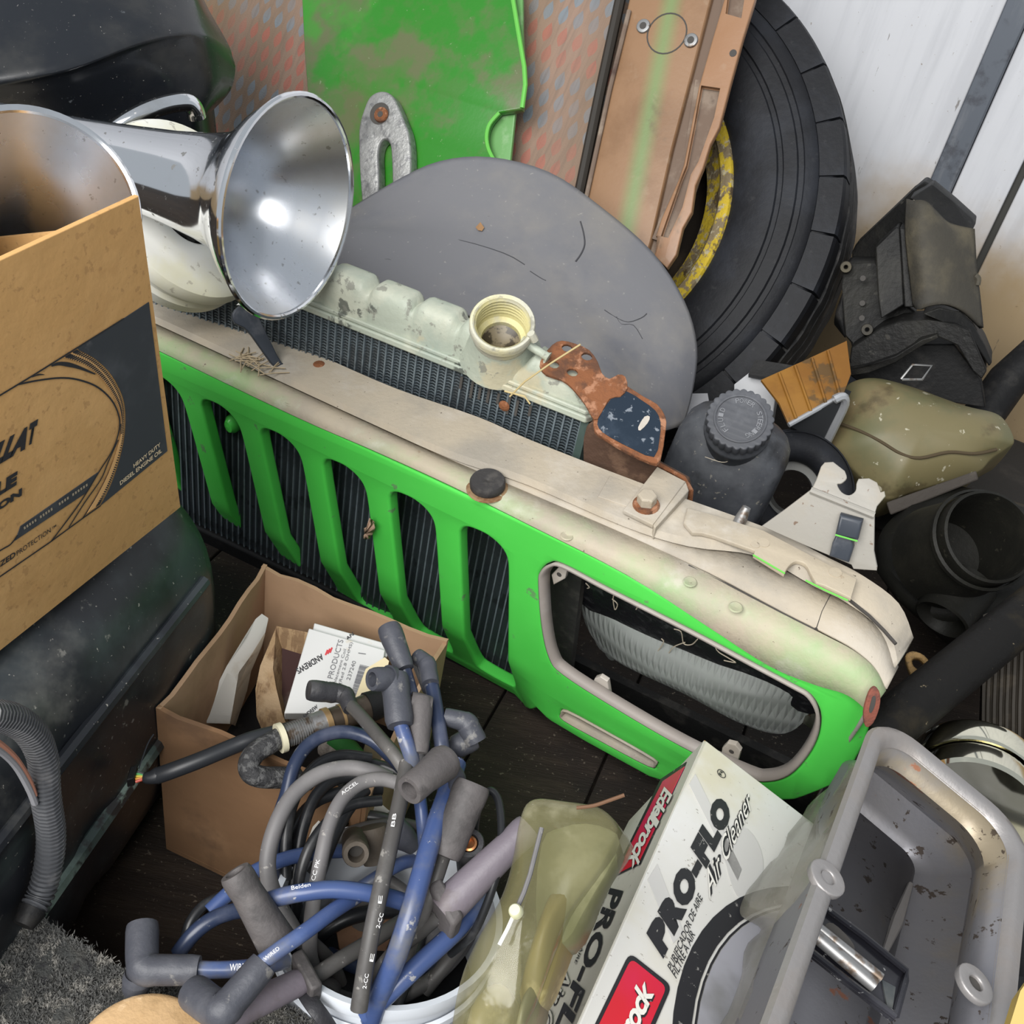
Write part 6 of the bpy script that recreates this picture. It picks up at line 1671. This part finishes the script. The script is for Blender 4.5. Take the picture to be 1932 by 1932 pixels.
fl_c = PNF.ab(1742, 1622, -.105)
rowsP = [prr(.006, PW_ - .006, -PLn + .006, -.006, .028, -.006), prr(-.002, PW_ + .002, -PLn - .002, .002, .034, -.006), prr(-.005, PW_ + .005, -PLn - .005, .005, .036, -.002), prr(-.003, PW_ + .003, -PLn - .003, .003, .035, .0015), prr(.002, PW_ - .002, -PLn + .002, -.002, .03, .002), prr(.0065, PW_ - .0065, -PLn + .0065, -.0065, .028, .0012), prr(.0095, PW_ - .0095, -PLn + .0095, -.0095, .026, -.004)]
rowsW = [prr(.009, PW_ - .009, -PLn + .009, -.009, .026, -.003), prr(.013, PW_ - .016, -PLn + .014, -.014, .026, -.018), prr(.022, fl_c[0] + .030, -PLn + .04, fl_c[1] + .022, .026, -.085), prr(.025, fl_c[0] + .010, -PLn + .05, fl_c[1] + .008, .022, -.101), prr(.032, fl_c[0] - .004, -PLn + .06, fl_c[1] - .006, .016, -.1055)]
MB().loft(rowsP, cu=True).build('flange_rim', M_panr, pn, smooth=50)
mw = MB().loft(rowsW, cu=True); mw.add([rowsW[-1][i] for i in range(len(rowsW[-1]))], [tuple(range(len(rowsW[-1])))])
mw.build('pan_shell', M_pan, pn, smooth=60, solid=-.003)
for x, y, sx in ((1566, 1652, 1), (1846, 1852, -1)):
    a, b = PNF.ab(x, y, .004)
    plate('bolt_ear', PNF, circ(a, b, .0118, 24), M_panr, pn, holes=[circ(a, b, .0046, 16)], h=.0028, t=.005, bev=.0012, px=False)
    plate('bolt_hole', PNF, circ(a, b, .0046, 16), M_dk, pn, h=.0005, t=.002, px=False)
# stamped floor ridge
MB().tube([PNF.hit(x, y, -.1045) for x, y in ((1718, 1668), (1692, 1740), (1668, 1800))], [.002, .0045, .002], 8).build('floor_ridge', M_panr, pn)
# ---- black ribbed latch tray lying in the pan
LT = Fr(PNF.hit(1620, 1810, -.035), pW, (Pn + pW * -.15 + pL * -.1).normalized())
lt2 = thing('black_latch_tray', LT.hit(1620, 1810, -.01), 'glossy black ribbed latch plate lying inside the steel pan', 'latch')
M_gblk = mat('glossy_black_plate', (.010, .010, .013), .18, layers=[L_((.05, .05, .06), 9, .5, .75, .6, rough=.4), L_((.3, .3, .3), 160, .71, .75, .6)])
lo1 = rpoly([(1546, 1702), (1718, 1832), (1692, 1924), (1520, 1788)], 8)
plate('latch_plate', LT, lo1, M_gblk, lt2, t=.006, bev=.002)
def wallline(pts, h, r): MB().tube([LT.hit(x, y, h) for x, y in pts], r, 8).build('raised_edge', M_gblk, lt2)
wallline([(1548, 1706), (1632, 1768), (1710, 1832), (1708, 1850), (1690, 1916)], .002, .0022)
wallline([(1690, 1918), (1610, 1858), (1524, 1790)], .002, .0022)
for (x0, y0), (x1, y1), r in (((1528, 1738), (1662, 1846), .0042), ((1524, 1752), (1650, 1860), .0052)):
    MB().tube([LT.hit(x0, y0, .004), LT.hit((x0 + x1) / 2, (y0 + y1) / 2, .005), LT.hit(x1, y1, .004)], r * .8, 12).build('silver_rail', M_steel, lt2)
plate('latch_recess', LT, cat([(1556, 1748), (1572, 1742), (1604, 1772), (1612, 1792), (1590, 1790), (1566, 1772)], 3, True), M_dk, lt2, h=.0006, t=.001)
plate('label_window', LT, [(1664, 1848), (1690, 1862), (1684, 1904), (1676, 1908)], M_blk, lt2, h=.0010, t=.001)

# ---- clear film sleeve trapped between box and pan
M_film = clear('dusty_clear_film', (0.34, 0.325, 0.27), .36, .2, [L_((.6, .58, .5), 10, .55, .7, .7), L_((.16, .15, .13), 6, .55, .7, .6)])
fm = thing('clear_film_sleeve', EFf.hit(1480, 1700, .0) , 'dusty clear plastic sleeve trapped between the air cleaner box and the steel pan', 'plastic sleeve')
f1 = [(1546, 1498), (1502, 1560), (1450, 1625), (1402, 1690), (1400, 1730), (1432, 1752), (1412, 1800), (1380, 1880), (1340, 1980)]
f2 = [(1622, 1424), (1606, 1500), (1590, 1556), (1568, 1630), (1545, 1690), (1520, 1760), (1490, 1840), (1455, 1930), (1425, 2010)]
c1 = [EFf.hit(x, y, .004) for x, y in cat(f1, 4)]
c2 = [PNF.hit(x, y, -.034) for x, y in cat(f2, 4)]
rowsF = []
for k in range(9):
    t = k / 8
    rowsF.append([a.lerp(b, t) + En * (.004 * math.sin(math.pi * t)) for a, b in zip(c1, c2)])
me_ = MB().loft(rowsF).mesh('sleeve_film'); crumple(me_, .005, 30, 9)
link('sleeve_film', me_, M_film, fm, smooth=70, solid=.0008)
text_quad('faint_print', Fr(c1[30] + En * .02, -dL, (En + Es * .3).normalized()), 'ILLI ILI ILLI', (1395, 1905), (1465, 1740), (1385, 1890), mat('faint_film_print', (.30, .29, .25), .6), fm, h=.0, bold=.0) if False else None

# ---- chrome drum edge behind the pan
ac = D(1838, 1462, 1.04)
aax = dL
M_gold = mat('bright_gold_chrome', (0.80, 0.77, 0.62), .07, 1.0)
ch = thing('chrome_air_cleaner', ac - dL * .1 - V((0, 0, .055)), 'bright chrome air cleaner drum lying behind the steel pan', 'air cleaner')
RC = .0575
MB().lathe(ac, aax, [(0, .002), (RC * .92, .002), (RC, 0), (RC * 1.01, -.003), (RC * 1.0, -.026), (RC * .97, -.029)], 64).build('drum_lid', M_gold, ch, smooth=35)
MB().lathe(ac, aax, [(RC * .94, -.029), (RC * .95, -.031), (RC * .95, -.055), (RC * .9, -.058), (0, -.058)], 64).build('drum_base', M_gold, ch, smooth=35)

# ---- black pipe
pa, pb_ = D(1680, 1368, .98), D(1975, 1128, 1.12)
M_pipe2 = mat('grimy_black_pipe', (.007, .0065, .006), .55, spec=.25, layers=[L_((.03, .024, .014), 9, .52, .72, .8), L_((.2, .16, .1), 110, .76, .80, .7)], bump=.2)
pp_ = MB().tube([pa + (pa - pb_) * .12, pa, pa.lerp(pb_, .5), pb_, pb_ + (pb_ - pa) * .35], .0225, 24).build('black_pipe', M_pipe2, smooth=60)
prop(pp_, 'thick grimy black pipe slanting up behind the grille end', 'pipe')
# ---- gritty flange with an oval hole
FGF = Fr(D(1740, 1268, 1.06), V((.9, -.3, 0)), (CO - D(1740, 1268, 1.06)).normalized() + V((0, 0, .3)))
fo3 = plate('brass_flange', FGF, cat([(1708, 1238), (1722, 1228), (1744, 1236), (1760, 1258), (1768, 1282), (1748, 1310), (1732, 1300), (1716, 1268)], 3, True), mat('gritty_brass', (.30, .19, .075), .7, .3, layers=[L_((.10, .07, .04), 60, .5, .62)], bump=.6), t=.012, bev=.002, holes=[cat([(1722, 1244), (1734, 1243), (1746, 1256), (1748, 1266), (1738, 1266), (1724, 1256)], 3, True)])
prop(fo3, 'gritty brass flange with an oval hole beside the black pipe', 'flange')
# ---- dark ribbed panel at the far right
rpf = Fr(D(1900, 1330, 1.16), V((.9, -.3, 0)), (CO - D(1900, 1330, 1.16)).normalized())
rbp = thing('fluted_board', rpf.hit(1900, 1420), 'dark brown ribbed panel standing behind the chrome drum', 'panel')
M_rp = mat('dark_ribbed_brown', (.022, .017, .011), .7, layers=[L_((.045, .035, .023), 30, .5, .7)])
plate('panel_back', rpf, [(1855, 1160), (2000, 1100), (2000, 1560), (1850, 1560)], M_rp, rbp, t=.008)
for k in range(11):
    x = 1862 + k * 12
    MB().tube([rpf.hit(x + 8, 1190 - k * 3, .001), rpf.hit(x + 2, 1330, .001), rpf.hit(x, 1550, .001)], .0026, 6).build('rib', M_rp, rbp)
# ---- scraps in the lower corner
yb = MB().prism([D(x, y, .66) for x, y in ((1905, 1935), (1925, 1870), (1960, 1820), (1990, 1990))], V((0, 0, -.01))).build('yellow_board', mat('ochre_board', (.42, .30, .08), .6))
prop(yb, 'ochre board tip beside the steel pan', 'board')

# ================================================================== right background
# ---- fluid reservoir with a scalloped cap
M_res = mat('smoky_reservoir_plastic', (0.045, 0.048, 0.056), .42, layers=[L_((0.10, 0.105, 0.115), 7, .42, .68), L_((0.02, 0.02, 0.022), 9, .55, .72), L_((.35, .32, .26), 130, .70, .74, .5)], bump=.05)
M_cap = mat('grey_cap_plastic', (0.075, 0.078, 0.088), .55, layers=[L_((0.15, 0.155, 0.17), 12, .45, .7)])
rs0, rs1 = D(1345, 925, 1.25), D(1402, 800, 1.22)
rax = (rs1 - rs0).normalized()
rsx = (RU - RU.dot(rax) * rax).normalized(); rsy = rax.cross(rsx)
rv = thing('fluid_reservoir', V((rs0.x, rs0.y, .0)), 'dark power steering fluid bottle with a scalloped grey cap behind the grille header', 'bottle')
rL = (rs1 - rs0).length
secs = []
for t, sx, sy in ((-.9, .055, .046), (-.85, .062, .05), (-.2, .065, .052), (.3, .066, .053), (.70, .0655, .053), (.90, .062, .050), (1.02, .054, .044), (1.08, .045, .037), (1.12, .03, .03)):
    secs.append(superbox(rs0 + rax * (rL * t), rax, rsx * sx, rsy * sy, 3.4 if t < .9 else 2.4, 40))
MB().loft(secs, cu=True, cap=True).build('bottle_body', M_res, rv, smooth=60)
cc0 = D(1394, 800, (rs0 + rax * rL * 1.08 - CO).length - .062)
cax = ((CO - cc0).normalized() * .72 + V((-.05, -.05, .62))).normalized()
MB().lathe(cc0, cax, [(.033, -.055), (.034, -.02), (.037, -.016), (.037, -.010), (.034, -.006), (.034, .0)], 36).build('neck_ring', M_res, rv)
def scal(r, n=26, dr=.0022):
    out = []
    for k in range(n * 6):
        a = 2 * math.pi * k / (n * 6)
        out.append(((r + dr * abs(math.sin(a * n / 2))) * math.cos(a), (r + dr * abs(math.sin(a * n / 2))) * math.sin(a)))
    return out
cfr = Fr(cc0 + cax * .014, cax.cross(V((0, 0, 1))) * -1, cax)
cap = plate('cap', cfr, scal(.0345), M_cap, rv, h=0, t=.016, bev=.0018, px=False)
plate('cap_ring', cfr, circ(0, 0, .029, 40), M_cap, cap, holes=[circ(0, 0, .0262, 40)], h=.0016, t=.002, bev=.0006, px=False)
M_capt = mat('cap_lettering', (0.20, 0.205, 0.22), .6)
def ringtext(s, r, a0, a1, hgt_):
    for k, chx in enumerate(s):
        a = math.radians(a0 + (a1 - a0) * (k + .5) / len(s))
        ux, uy = math.cos(a), math.sin(a)
        t = V((uy, -ux)); c = V((ux, uy)) * r
        p0 = c - t * (hgt_ * .38); p1 = c + t * (hgt_ * .38)
        if chx == ' ': continue
        text_quad('cap_letter', cfr, chx, tuple(p0), tuple(p1), tuple(p0 + V((ux, uy)) * hgt_), M_capt, cap, h=.0009, bold=.0, px=False)
ringtext('POWER', .0185, 125, 65, .0055)
ringtext('STEERING', .0185, 45, -55, .0055)
ringtext('FLUID', .0185, 250, 165, .0055)
for w_ in ([(1330, 862), (1362, 872), (1380, 868)],):
    MB().tube([D(x, y, 1.17) for x, y in cat(w_, 5)], .0004, 5).build('cobweb', M_web, rv)

# ---- small things between tyre and bottle
gst = MB().prism([D(x, y, d) for x, y, d in ((1212, 744, 1.33), (1335, 742, 1.36), (1345, 800, 1.33), (1250, 800, 1.30))], V((0, 0, -.006))).build('grey_flat_strip', mat('pale_grey_strip', (.24, .24, .25), .6))
prop(gst, 'flat grey plastic strip behind the rusty bracket', 'strip')
wsh = MB().hull([D(x, y, 1.50) for x, y in ((1385, 725), (1425, 694), (1470, 705), (1440, 740))] + [D(x, y, 1.53) for x, y in ((1385, 730), (1425, 700), (1475, 712), (1440, 748))] + [V((.34, 1.20, 0)), V((.36, 1.2, 0)), V((.35, 1.23, 0))]).build('white_wedge', mat('chalky_white', (.55, .56, .58), .7), bev=.002)
prop(wsh, 'chalky white wedge under the tyre beside the ribbed step', 'wedge')
dkp = MB().hull([D(x, y, 1.47) for x, y in ((1425, 678), (1500, 690), (1462, 714), (1412, 706))] + [D(x, y, 1.49) for x, y in ((1425, 684), (1500, 697), (1462, 720), (1412, 712))]).build('dark_slat', M_black)
prop(dkp, 'short dark slat lying on the white wedge', 'slat')

# ---- orange ribbed step with its angled profile
M_or = mat('orange_ribbed_tread', (0.27, 0.125, 0.018), .5, layers=[L_((0.20, 0.085, 0.012), 10, .45, .7), L_((0.08, 0.05, 0.02), 16, .64, .72, .8)])
sfp = D(1535, 745, 1.42)
STF = Fr(sfp, V((.85, .52, .0)), ((CO - sfp).normalized() * .5 + V((-.1, -.1, .8))).normalized())
stp = thing('ribbed_step', STF.hit(1550, 830), 'orange ribbed metal step tread resting against the white wedge', 'step')
stq = [(1436, 716), (1512, 682), (1598, 642), (1606, 705), (1592, 742), (1574, 752), (1488, 800), (1470, 760)]
plate('tread', STF, stq, M_or, stp, t=.006, bev=.001)
for (x0, y0), (x1, y1) in (((1470, 704), (1502, 790)), ((1500, 690), (1530, 776)), ((1532, 676), (1558, 760)), ((1562, 662), (1584, 744))):
    MB().tube([STF.hit(x0, y0, .0015), STF.hit(x1, y1, .0015)], .0022, 6).build('tread_rib', M_or, stp)
M_alu = mat('pale_aluminium_edge', (.52, .53, .55), .4, .6)
MB().tube([STF.hit(x, y, -.001) for x, y in ((1488, 802), (1574, 754))], .0035, 8).build('edge_trim', M_alu, stp)
MB().tube([D(x, y, d) for x, y, d in cat([(1574, 754, 1.405), (1590, 748, 1.41), (1594, 762, 1.42), (1574, 805, 1.44), (1556, 842, 1.46)], 3)], .006, 8).build('profile_edge', M_alu, stp)
MB().prism([D(x, y, d) for x, y, d in ((1490, 804, 1.41), (1575, 758, 1.41), (1590, 764, 1.42), (1556, 838, 1.46), (1500, 836, 1.48))], V((.02, .05, -.004))).build('profile_web', mat('dark_profile_web', (.03, .032, .035), .5), stp)

# ---- small ribbed tyre
tc = D(1497, 925, 1.42)
tn_ = ((CO - tc).normalized() + V((.3, 0, .25))).normalized()
sm_t = thing('utility_tire', tc - V((0, 0, .075)), 'small black ribbed tyre behind the upright notched bracket', 'tire')
pf = []
for k in range(25):
    a = 2 * math.pi * k / 24
    pf.append((.060 + .021 * math.cos(a), .021 * math.sin(a)))
MB().lathe(tc, tn_, pf, 48).build('tire_body', M_rub, sm_t, smooth=60)
for h in (-.012, -.006, 0, .006, .012):
    r = .060 + math.sqrt(max(.021 ** 2 - h * h, 0)) + .0008
    MB().lathe(tc, tn_, [(r - .001, h - .002), (r + .0008, h - .001), (r + .0008, h + .001), (r - .001, h + .002)], 48).build('tread_rib', M_rub, sm_t)
MB().lathe(tc, tn_, [(.041, -.008), (.036, -.012), (.030, -.014), (.028, -.004)], 32).build('hub', mat('pale_hub', (.20, .20, .19), .5), sm_t)

# ---- beige tank with a moulded seam
M_bt = mat('yellowed_tank_plastic', (0.165, 0.14, 0.068), .5, layers=[L_((0.205, 0.145, 0.075), 6, .45, .7), L_((0.13, 0.125, 0.062), 9, .48, .7), L_((0.06, 0.048, 0.024), 12, .60, .76, .7), L_((.5, .47, .36), 60, .70, .75, .7)], bump=.08, bscale=12)
bt0 = D(1740, 830, 1.50)
BTF = Fr(bt0, V((.95, -.25, -.05)), ((CO - bt0).normalized() * .75 + V((.05, 0, .45))).normalized())
btk = thing('beige_washer_tank', V((bt0.x, bt0.y + .05, .02)), 'yellowed beige plastic washer tank below the black air box', 'tank')
bq = cat([(1562, 840), (1572, 800), (1590, 740), (1608, 718), (1660, 712), (1760, 742), (1830, 765), (1884, 780), (1908, 806), (1920, 836), (1906, 848), (1876, 866), (1852, 888), (1780, 908), (1715, 930), (1672, 945), (1640, 915), (1600, 880), (1575, 862)], 3, True)
me_ = pillow(BTF, bq, .040, .13, rings=(1, .985, .95, .90, .82, .70, .55, .35, .1), pw=3.2).mesh('tank_body')
crumple(me_, .006, 9, 5)
link('tank_body', me_, M_bt, btk, smooth=70, sub=1)
MB().tube([BTF.hit(x, y, h) for x, y, h in cat([(1578, 797, .014), (1620, 812, .030), (1660, 832, .037), (1700, 856, .036), (1736, 864, .036), (1790, 853, .036), (1840, 856, .028), (1880, 848, .016)], 4)], .0022, 8).build('mould_seam', mat('dark_seam_dirt', (.07, .05, .025), .8), btk)
bar_ = MB().hull([D(x, y, d) for x, y, d in ((1672, 948, 1.40), (1842, 888, 1.42), (1846, 905, 1.42), (1680, 972, 1.40), (1672, 948, 1.44), (1842, 888, 1.46), (1846, 905, 1.46), (1680, 972, 1.44))]).build('grimy_bar', mat('grimy_brown_bar', (.05, .042, .035), .8, layers=[L_((.10, .085, .065), 20, .5, .7)], bump=.3), bev=.002)
prop(bar_, 'grimy dark bar running under the beige tank', 'bar')

# ---- black air box with cowl, fins and skirt
M_hb = mat('sun_faded_black_plastic', (0.010, 0.0098, 0.0095), .55, spec=.3, layers=[L_((0.024, 0.023, 0.020), 9, .45, .7), L_((.07, .065, .055), 60, .66, .78, .5)], bump=.3, bscale=100)
M_hd = mat('dusty_cowl_plastic', (0.055, 0.050, 0.040), .7, spec=.3, layers=[L_((0.11, 0.095, 0.065), 8, .42, .68), L_((0.045, .043, .04), 10, .55, .72, .8)], bump=.25, bscale=80)
hb0 = D(1730, 540, 1.62)
ab2 = thing('black_air_box', V((hb0.x, hb0.y, hb0.z - .2)), 'faded black plastic air box with a dusty cowl resting on the beige tank', 'air box')
def slab(name, pts, m, bev=.003, off=(0.02, .06, -.01)):
    """solid between a traced front edge (x, y, distance) and the same edge set back"""
    q = [D(x, y, d) for x, y, d in pts]
    return MB().prism(q, V(off)).build(name, m, ab2, bev=bev)
slab('rear_shell', [(1608, 500, 1.66), (1607, 476, 1.66), (1614, 462, 1.66), (1722, 360, 1.62), (1744, 341, 1.62), (1762, 352, 1.61), (1718, 380, 1.60), (1716, 440, 1.60), (1690, 520, 1.62), (1640, 530, 1.64)], M_hb)
slab('side_plate', [(1590, 505, 1.60), (1600, 496, 1.60), (1652, 492, 1.60), (1690, 560, 1.58), (1730, 590, 1.56), (1700, 625, 1.55), (1660, 665, 1.55), (1608, 692, 1.56), (1606, 648, 1.57), (1594, 635, 1.58), (1588, 540, 1.59)], M_hb)
slab('fin_block', [(1651, 466, 1.555), (1692, 427, 1.56), (1697, 430, 1.555), (1706, 575, 1.535), (1662, 602, 1.53), (1656, 560, 1.54)], M_hb)
slab('fin_rib', [(1697, 429, 1.545), (1716, 432, 1.545), (1726, 580, 1.53), (1706, 580, 1.53)], M_hb, .002)
cw = [[(1716, 376, 1.55), (1728, 380, 1.54), (1742, 382, 1.535), (1760, 402, 1.54), (1786, 426, 1.55), (1834, 434, 1.57)],
      [(1714, 430, 1.54), (1728, 432, 1.525), (1744, 432, 1.52), (1770, 440, 1.525), (1800, 452, 1.54), (1834, 470, 1.565)],
      [(1718, 480, 1.53), (1732, 482, 1.515), (1746, 482, 1.51), (1775, 488, 1.515), (1805, 498, 1.53), (1836, 512, 1.56)],
      [(1724, 530, 1.525), (1738, 532, 1.51), (1750, 532, 1.505), (1778, 536, 1.51), (1808, 546, 1.525), (1842, 558, 1.555)],
      [(1730, 575, 1.52), (1738, 584, 1.505), (1754, 578, 1.50), (1782, 576, 1.505), (1815, 590, 1.52), (1848, 620, 1.55)]]
rowsC = [[D(x, y, d) for x, y, d in cat(r, 4)] for r in cw]
gC = [[V(p) for p in cat([tuple(r[j]) for r in rowsC], 4)] for j in range(len(rowsC[0]))]
MB().loft(gC).build('dusty_cowl', M_hd, ab2, smooth=60, solid=.006)
slab('hood', [(1716, 374, 1.545), (1758, 348, 1.57), (1800, 382, 1.58), (1842, 420, 1.59), (1834, 436, 1.575), (1786, 427, 1.548), (1760, 402, 1.535), (1742, 384, 1.533)], M_hb, .002)
slab('collar', [(1740, 592, 1.50), (1772, 580, 1.505), (1812, 590, 1.51), (1836, 612, 1.53), (1858, 650, 1.55), (1872, 684, 1.56), (1866, 692, 1.56), (1846, 660, 1.54), (1826, 626, 1.52), (1790, 612, 1.505)], M_hb, .002)
slab('skirt', [(1606, 655, 1.54), (1662, 618, 1.525), (1700, 606, 1.515), (1750, 604, 1.50), (1800, 612, 1.50), (1830, 622, 1.52), (1862, 700, 1.55), (1852, 716, 1.55), (1836, 700, 1.54), (1806, 652, 1.525), (1770, 636, 1.515), (1740, 646, 1.51), (1690, 676, 1.515), (1640, 694, 1.52), (1600, 704, 1.54)], M_hb, .002)
slab('skirt_lip', [(1586, 700, 1.53), (1640, 690, 1.505), (1690, 672, 1.50), (1738, 642, 1.495), (1768, 632, 1.498), (1770, 638, 1.50), (1740, 652, 1.50), (1690, 684, 1.505), (1640, 702, 1.51), (1590, 712, 1.535)], M_hb, .001)
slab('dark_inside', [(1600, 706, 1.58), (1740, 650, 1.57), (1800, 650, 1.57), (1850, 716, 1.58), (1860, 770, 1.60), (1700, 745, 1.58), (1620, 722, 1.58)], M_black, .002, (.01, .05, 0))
for x, y, d in ((1596, 504, 1.585), (1636, 622, 1.535)):
    p = D(x, y, d); MB().lathe(p, (CO - p), [(.0025, .002), (.0035, .006), (.0075, .006), (.0085, .0), (.0085, -.02)], 16).build('screw_boss', M_hd, ab2)
for x, y in ((1628, 525), (1627, 572), (1626, 600)):
    p = D(x, y, 1.575); MB().lathe(p, (CO - p), [(0, .006), (.004, .006), (.0042, .004)], 12).build('vent_hole', M_dk, ab2)
MB().tube([D(x, y, d) for x, y, d in cat([(1840, 520, 1.55), (1846, 526, 1.55), (1844, 538, 1.55)], 3)], .004, 8).build('side_clip', M_hd, ab2)
MB().tube([D(x, y, 1.50) for x, y in ((1700, 715), (1722, 688), (1758, 690), (1740, 716), (1702, 716))], .0018, 6).build('wire_clip', M_steel, ab2)
kk = MB().hull([D(x, y, d) for x, y, d in ((1576, 590, 1.63), (1592, 545, 1.63), (1596, 640, 1.63), (1572, 610, 1.66), (1592, 545, 1.68), (1596, 640, 1.68))]).build('side_lug', M_black, ab2, bev=.004)

# ---- black intake duct with a round mouth
M_du = mat('dark_olive_black_duct', (0.010, 0.0098, 0.008), .55, spec=.25, layers=[L_((0.018, 0.017, 0.013), 8, .45, .7), L_((.06, .055, .04), 80, .68, .78, .4)], bump=.1)
dm = D(1868, 1012, 1.20)
dma = ((CO - dm).normalized() * .72 + V((.35, -.05, .45))).normalized()
du = thing('intake_duct', V((dm.x, dm.y + .05, .02)), 'large black intake duct with a wide round mouth below the beige tank', 'duct')
RM = .0487
MB().lathe(dm, dma, [(RM * 1.25, -.10), (RM * 1.12, -.05), (RM * 1.05, -.012), (RM * 1.06, -.006), (RM * 1.04, 0), (RM * .98, .001), (RM * .95, -.006), (RM * .92, -.05), (RM * .8, -.09), (0, -.095)], 48).build('duct_mouth', M_du, du, smooth=50)
MB().lathe(dm, dma, [(RM * 1.10, -.022), (RM * 1.16, -.020), (RM * 1.16, -.014), (RM * 1.10, -.012)], 48).build('mouth_ring', M_du, du)
hp = [(1652, 1010, 1.36), (1700, 960, 1.40), (1790, 910, 1.44), (1860, 930, 1.45), (1960, 960, 1.40), (1960, 1120, 1.30), (1900, 1140, 1.28), (1820, 1175, 1.27), (1740, 1170, 1.27), (1690, 1130, 1.28), (1655, 1080, 1.31)]
hb_ = MB().hull([D(x, y, d) for x, y, d in hp] + [D(x, y, d + .05) for x, y, d in hp] + [D(1760, 1060, 1.30), D(1700, 1060, 1.30)] + [V((.62, 1.05, .03)), V((.85, 1.0, .03)), V((.62, 1.2, .03)), V((.9, 1.2, .03))]).build('duct_body', M_du, du, bev=.02, bseg=4, smooth=60)
sp_ = D(1782, 1160, 1.255)
MB().lathe(sp_, ((CO - sp_).normalized() * .5 + V((-.1, -.1, -.55))), [(.034, -.05), (.031, -.01), (.0315, .006), (.029, .008), (.026, .004), (.024, -.03), (0, -.03)], 32).build('drain_spigot', M_du, du)
MB().tube([D(x, y, d) for x, y, d in ((1808, 945, 1.36), (1860, 950, 1.36), (1912, 968, 1.35))], .0045, 8).build('clamp_band', M_rust, du)

# ---- added crates that carry the pile, black to fill its shaded voids
M_cr = mat('dull_black_crate', (.016, .015, .014), .7, layers=[L_((.04, .035, .03), 10, .5, .7)], bump=.2)
def crate(name, c, ax_, ay_, z0, z1, label):
    t = thing(name, (c[0], c[1], z0), label, 'crate')
    a, b = V((*ax_, 0)), V((*ay_, 0)); cz = V((c[0], c[1], 0))
    MB().box(cz + V((0, 0, (z0 + z1) / 2)), a, b, (0, 0, (z1 - z0) / 2)).build('crate_body', M_cr, t, bev=.006)
    MB().box(cz + V((0, 0, z1 - .008)), a * 1.03, b * 1.03, (0, 0, .006)).build('crate_rim', M_cr, t, bev=.003)
    return t
crate('added_crate', (.30, .40), (.17, -.04), (.04, .16), 0, .07, 'added low black crate filling the dark gap under the air cleaner box and steel pan')
crate('added_crate', (.72, 1.42), (.17, -.07), (.05, .13), 0, .10, 'added black crate filling the shaded void under the beige tank')
blk2 = MB().tube([D(1945, 1640, .93), D(1950, 1760, .90), D(1955, 1900, .86)], .03, 16).build('black_hose', M_kwire)
prop(blk2, 'glossy black hose showing past the rim of the steel pan', 'hose')
blk3 = MB().tube([D(1990, 640, 1.75), D(1900, 720, 1.72), D(1850, 790, 1.70), D(1820, 830, 1.68)], .03, 14).build('black_post', M_black)
prop(blk3, 'dull black post leaning on the wall beside the air box', 'post')

# ================================================================== bring the layout to real size (uniform, about the world origin)
_SM = Matrix.Scale(SC, 4)
_done = set()
for o in list(bpy.data.objects):
    if o.type == 'MESH' and o.data.name not in _done:
        o.data.transform(_SM); _done.add(o.data.name)
    o.location = o.location * SC
    for m_ in o.modifiers:
        if m_.type == 'SOLIDIFY': m_.thickness *= SC
        if m_.type == 'BEVEL': m_.width *= SC
    if o.type == 'LIGHT':
        o.data.size *= SC; o.data.size_y *= SC; o.data.energy *= SC * SC
cam_d.clip_start *= SC
